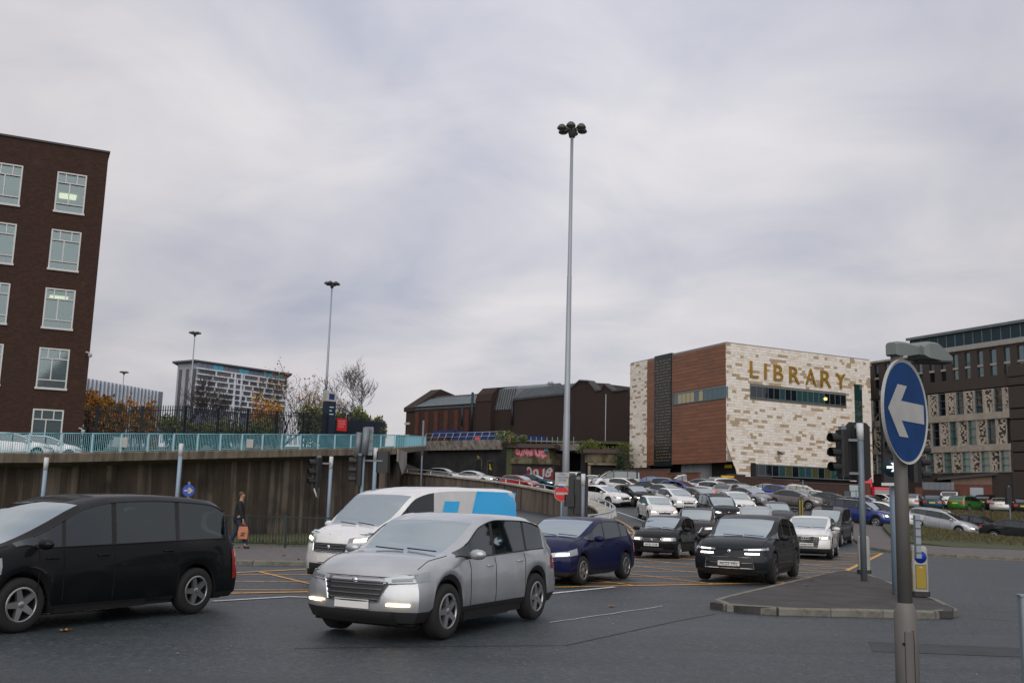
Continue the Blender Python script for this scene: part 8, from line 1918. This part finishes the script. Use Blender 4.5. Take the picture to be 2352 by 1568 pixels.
# on the road climbing behind the parapet
def up(kind, label, u, d, deg, colour, lights=None, zz=None, brake=False):
    x = X_(u, d); return car(kind, label, 'car', x, d, deg, colour, lights, z=zz, group='cars climbing behind the parapet', brake=brake)
up('hatch', 'pale silver hatchback farthest left behind the parapet', 1018, 108, -22, 'pale_grey', None, 3.65)
up('saloon', 'white saloon alone in the middle of the parapet', 1088, 100, -26, 'white', 'w', 3.25)
up('hatch', 'red hatchback behind the parapet below the graffiti wall', 1192, 94, -34, 'red', None, 2.75)
up('saloon', 'dark teal saloon overlapping the red hatchback by the silver graffiti', 1226, 98, -30, 'teal', 'y', 3.0)
# right-hand side
C('mini', 'dark blue small car with warm headlamp left of the sign post', 1978, 63.5, -44, 'mini_blue', 'y', Pg)
C('saloon', 'white saloon behind the dark blue small car', 2032, 68, -48, 'white', None, Pg)
C('estate', 'silver estate car side-on with roof rails behind the central bank', 2162, 66.5, -46, 'silver', 'y', Pg, plate='LR12 EXW')
C('saloon', 'charcoal saloon tucked behind the silver estate car', 2238, 68, -48, 'dark_grey', 'y', Pg)
C('saloon', 'black saloon seen from its rear side at the right edge', 2342, 60, -38, 'black', None, Pg)
def park_car(kind, label, u, d, deg, colour, **k): return car(kind, label, 'car', X_(u, d), d, deg, colour, z=park_z(X_(u, d), d) + .03, group='cars in the raised car park', **k)
park_car('hatch', 'silver hatchback in the car park just right of the sign post', 2100, 97, 55, 'silver')
park_car('hatch', 'dark teal hatchback with red lamps left of the green estate', 2146, 96, 62, 'teal')
park_car('suv', 'white sport utility between the teal and green cars', 2186, 101, 60, 'white')
park_car('estate', 'bright green estate car in the raised car park', 2220, 95.5, 40, 'green')
park_car('hatch', 'black hatchback right of the green estate', 2268, 101, 50, 'black')
park_car('saloon', 'silver saloon with dark side at the right of the car park', 2300, 95, 60, 'silver')
park_car('hatch', 'dark hatchback cut by the right edge of the car park', 2352, 94, 62, 'dark_grey')
for (u, d, deg, c, lb, kd) in ((2000, 92, -60, 'pale_grey', 'pale car half hidden by weeds left of the sign post', 'hatch'), (2022, 104, -90, 'dark_grey', 'dark car deep in the yard opening', 'hatch'), (2052, 106, -80, 'blue', 'blue car deep in the yard beside the sign post', 'hatch'), (2040, 98, -70, 'white', 'white car in the yard mouth behind the sign post', 'saloon')):
    C(kd, lb, u, d, deg, c, None, 'cars in the yard beside the library')
# white cars on the ramp behind the blue railing
for (u, d, deg, lb, c) in ((18, 55.5, 22, 'white car behind the blue railing at the left edge', 'white'), (92, 57.5, 24, 'white car behind the blue railing in front of the office block', 'white')):
    x = X_(u, d); car('hatch', lb, 'car', x, d, deg, c, z=3.30, group='white cars on the ramp')
for (u, w_, lb) in ((276, .8, 'white notice fixed behind the blue railing, left one'), (573, .5, 'white notice fixed behind the blue railing, right one')):
    d_ = 57 if u < 400 else 66; p = P(u, 1015 if u < 400 else 1018, d_); m_ = MB(); m_.box(p.x - w_ / 2, p.x + w_ / 2, d_, d_ + .04, p.z - .28, p.z + .28); tag(m_.build('notice', M_swhite), lb, 'notice', 'notices behind the railing')

# badges and extras
def part_of(root, nm):
    for c in root.children:
        if c.name.split('.')[0] == nm: return c
for o in list(scene.objects):
    lb = o.get('label', '')
    if 'four ring badge' in lb:
        s = SHAPES['compact_suv']; g_ = part_of(o, 'grille'); xg = s.D((s.xf, 0, .74))[0] + .04; m_ = MB()
        for k in range(4): m_.lathe([(.042, -.006), (.054, -.006), (.054, .006), (.042, .006), (.042, -.006)], 20, axis='x', c=(xg, -.12 + k * .08, .74))
        m_.build('ring_badge', M_chrome, g_, local=True)
    if lb.startswith('brown grey crossover'):
        s = SHAPES['suv']; g_ = part_of(o, 'grille'); xg = s.D((s.xf, 0, .7))[0] + .045; m_ = MB(); m_.tube([(xg - .02, -.34, .86), (xg, -.20, .62), (xg + .01, 0, .58), (xg, .20, .62), (xg - .02, .34, .86)], .022, 6); m_.lathe([(.055, -.006), (.075, -.006), (.075, .006), (.055, .006), (.055, -.006)], 20, axis='x', c=(xg + .01, 0, .73)); m_.box(xg, xg + .015, -.085, .085, .715, .745); m_.build('badge', M_chrome, g_, local=True)
    if 'centre foreground' in lb:
        for c in o.children:
            if c.name.startswith('fog_lamp'): c.material_slots[0].link = 'OBJECT'; c.material_slots[0].material = M_on_y
    if 'yellow roof bar' in lb:
        m_ = MB(); m_.box(-.35, .25, -.7, .7, 1.70, 1.86, ch=.05); m_.build('light_bar', mat('amber_bar', (.70, .42, .01), .4), o, local=True)
    if lb.startswith('grey black cab'):
        m_ = MB(); m_.box(.25, .45, -.28, .28, 1.77, 1.92, ch=.04); m_.build('roof_sign', M_trim, o, local=True)
# blue rear quarter of the van
s = SHAPES['van']; M_vb = mat('paint_sky_blue', (.01, .48, .95), .3, .0, coat=1.0)
for sg in (1, -1):
    m_ = MB()
    def vf(u, v):
        x = lerp(s.xr + .05, -1.0 + .5 * (1 - v), u); z = lerp(.62, 1.985, v); return s.D((x, sg * (s.side_y(x, z) + .008), z))
    grid(m_, vf, 14, 10); m_.build('blue_panel', M_vb, vn, local=True)
    m_ = MB()
    def vg(u, v):
        x = lerp(-.15, .35, u) - .25 * v; z = lerp(1.0, 1.75, v); return s.D((x, sg * (s.side_y(x, z) + .009), z))
    grid(m_, vg, 4, 6); m_.build('blue_stripe', M_vb, vn, local=True)
m_ = MB(); grid(m_, lambda u, v: s.D((lerp(s.xr + .2, -.9, u), lerp(-.7, .7, v), s.curve(s.top, lerp(s.xr + .2, -.9, u)) + .012)), 10, 6); m_.build('blue_roof_panel', M_vb, vn, local=True)

# red lorry in the yard
d_ = 104; p = P(2018, 1130, d_); t = thing('red_lorry', 'bright red lorry cab parked deep in the yard by the library', 'lorry', (p.x, p.y, 2.2)); zl_ = p.z - 2.2; RDm = mat('lorry_red', (.60, .01, .035), .4, coat=.5)
m_ = MB(); m_.box(-1.0, 1.0, -1.2, 1.0, .9, zl_ + .5, ch=.15); m_.build('cab', RDm, t, local=True); m_ = MB(); m_.box(-.85, .85, -1.26, -1.19, zl_ - .5, zl_ + .2); m_.build('windscreen', M_priv, t, local=True); m_ = MB(); m_.box(-1.1, -.2, 1.05, 3, .9, zl_ + 1.4, ch=.1); m_.build('body', RDm, t, local=True)
for sx in (-.85, .85):
    m_ = MB(); m_.lathe([(.001, -.15), (.5, -.15), (.5, .15), (.001, .15)], 16, axis='x', c=(sx, -.3, .5)); m_.build('wheel', M_tyre, t, local=True)
m_ = MB(); m_.box(-1.1, 1.2, -1.35, -1.22, .6, 1.1); m_.build('bumper', RDm, t, local=True)

# ------------------------------------------------------------------ the walker
d_ = 31.6; pw_ = P(545, 1260, d_); zg_ = H_low(pw_.x, d_) + .12
M_skin = mat('skin', (.36, .20, .14), .6); M_coat = mat('black_coat', (.010, .011, .013), .85, var=.2, scale=8); M_jean = mat('dark_jeans', (.018, .028, .055), .85); M_hair = mat('brown_hair', (.10, .05, .025), .7); M_shoe = mat('dark_shoe', (.01, .01, .01), .6)
pt_ = thing('person', 'walker in a black coat and dark jeans carrying an orange bag past the wall', 'person', (pw_.x, d_, zg_))
def skin_obj(name, verts, edges, radii, m, root=0, lv=2):
    me = bpy.data.meshes.new(name); me.from_pydata(verts, edges, []); o = bpy.data.objects.new(name, me); COL.objects.link(o)
    sk = o.modifiers.new('skin', 'SKIN'); sk.use_smooth_shade = True; sb = o.modifiers.new('sub', 'SUBSURF'); sb.levels = lv; sb.render_levels = lv
    if not me.skin_vertices: me.skin_vertices.new(name='')
    for i, r_ in enumerate(radii):
        a = me.skin_vertices[0].data[i]; a.radius = r_ if isinstance(r_, tuple) else (r_, r_); a.use_root = (i == root)
    ev = o.evaluated_get(bpy.context.evaluated_depsgraph_get()); nm = bpy.data.meshes.new_from_object(ev); COL.objects.unlink(o); bpy.data.objects.remove(o)
    nm.name = name; nm.materials.clear(); nm.materials.append(m)
    for f in nm.polygons: f.use_smooth = True
    return link(name, nm, pt_)
# walking towards +X; right-hand side nearer the camera (-Y)
V = [(0, 0, .95), (.0, 0, 1.15), (.02, 0, 1.38), (.03, 0, 1.50), (.05, 0, 1.60), (.06, 0, 1.68),         # 0-5 pelvis..head
     (.02, -.17, 1.40), (.08, -.21, 1.12), (.17, -.20, .88),                                                # 6-8 near arm
     (.02, .17, 1.40), (-.08, .21, 1.14), (-.10, .21, .90),                                                 # 9-11 far arm
     (.0, -.09, .90), (.16, -.09, .52), (.24, -.09, .10), (.34, -.09, .05),                                 # 12-15 near leg forward
     (.0, .09, .90), (-.10, .09, .50), (-.30, .09, .14), (-.22, .09, .05)]                                  # 16-19 far leg back
E = [(0, 1), (1, 2), (2, 3), (3, 4), (4, 5), (2, 6), (6, 7), (7, 8), (2, 9), (9, 10), (10, 11), (0, 12), (12, 13), (13, 14), (14, 15), (0, 16), (16, 17), (17, 18), (18, 19)]
Rr = [(.14, .10), (.13, .10), (.15, .10), .055, .085, .095, .055, .042, .03, .055, .042, .03, .08, .058, .04, .035, .08, .058, .04, .035]
n0 = len(V)
for hx_, hy_, hz_, pi_ in ((.19, -.20, .80, 8), (-.10, .21, .82, 11)):
    V.append((hx_, hy_, hz_)); E.append((pi_, len(V) - 1)); Rr.append((.022, .035)); hi = len(V) - 1
    for k in range(5):
        L1 = [.045, .07, .078, .07, .055][k]; ox = [-.035, -.022, -.006, .01, .024][k]
        V.append((hx_ + ox, hy_ - .005 * (k == 0), hz_ - L1 * .55)); V.append((hx_ + ox + .008, hy_ + .012, hz_ - L1)); E += [(hi, len(V) - 2), (len(V) - 2, len(V) - 1)]; Rr += [.010, .009]
skin_obj('body', V, E, Rr, M_skin)
cV = [(0, 0, .80), (0, 0, .98), (.0, 0, 1.18), (.02, 0, 1.38), (.03, 0, 1.47), (.02, -.18, 1.39), (.08, -.22, 1.12), (.165, -.205, .90), (.02, .18, 1.39), (-.08, .22, 1.14), (-.10, .215, .92)]
skin_obj('coat', cV, [(0, 1), (1, 2), (2, 3), (3, 4), (3, 5), (5, 6), (6, 7), (3, 8), (8, 9), (9, 10)], [(.20, .15), (.18, .15), (.165, .135), (.17, .13), .085, .08, .065, .05, .08, .065, .05], M_coat, 1)
skin_obj('trousers', [(0, 0, .92), (.0, -.09, .86), (.16, -.09, .52), (.23, -.09, .14), (.0, .09, .86), (-.10, .09, .50), (-.28, .09, .18)], [(0, 1), (1, 2), (2, 3), (0, 4), (4, 5), (5, 6)], [(.15, .12), .10, .078, .07, .10, .078, .07], M_jean)
for sx, sz, y_ in ((.24, .05, -.09), (-.30, .10, .09)):
    skin_obj('shoe', [(sx - .04, y_, sz + .02), (sx + .06, y_, sz), (sx + .17, y_, sz - .01)], [(0, 1), (1, 2)], [(.05, .05), (.05, .045), (.04, .03)], M_shoe, 0, 1)
skin_obj('hair', [(.02, 0, 1.56), (.01, 0, 1.66), (.05, 0, 1.745)], [(0, 1), (1, 2)], [.07, .10, .085], M_hair)
# bag
tb = thing('carrier_bag', 'orange carrier bag with dark print in the hand of the walker', 'bag', (pw_.x + .20, d_ - .21, zg_ + .30)); m_ = MB()
M_bag = mat('orange_bag', (.42, .15, .07), .6, var=.15, scale=8)
m_.add([(-.14, -.05, 0), (.14, -.05, 0), (.14, .05, 0), (-.14, .05, 0), (-.16, -.04, .20), (.16, -.04, .20), (.16, .04, .20), (-.16, .04, .20), (-.13, -.012, .38), (.13, -.012, .38), (.13, .012, .38), (-.13, .012, .38)], [(0, 3, 2, 1)] + [(i, (i + 1) % 4, 4 + (i + 1) % 4, 4 + i) for i in range(4)] + [(4 + i, 4 + (i + 1) % 4, 8 + (i + 1) % 4, 8 + i) for i in range(4)]); m_.build('body', M_bag, tb, local=True)
m_ = MB(); m_.tube([(-.06, 0, .37), (-.03, 0, .48), (.03, 0, .48), (.06, 0, .37)], .008, 5); m_.build('handle', M_bag, tb, local=True)
m_ = MB(); m_.box(-.06, .05, -.052, -.047, .09, .13); m_.box(-.04, .07, -.052, -.047, .16, .19); m_.build('print', M_trim, tb, local=True)
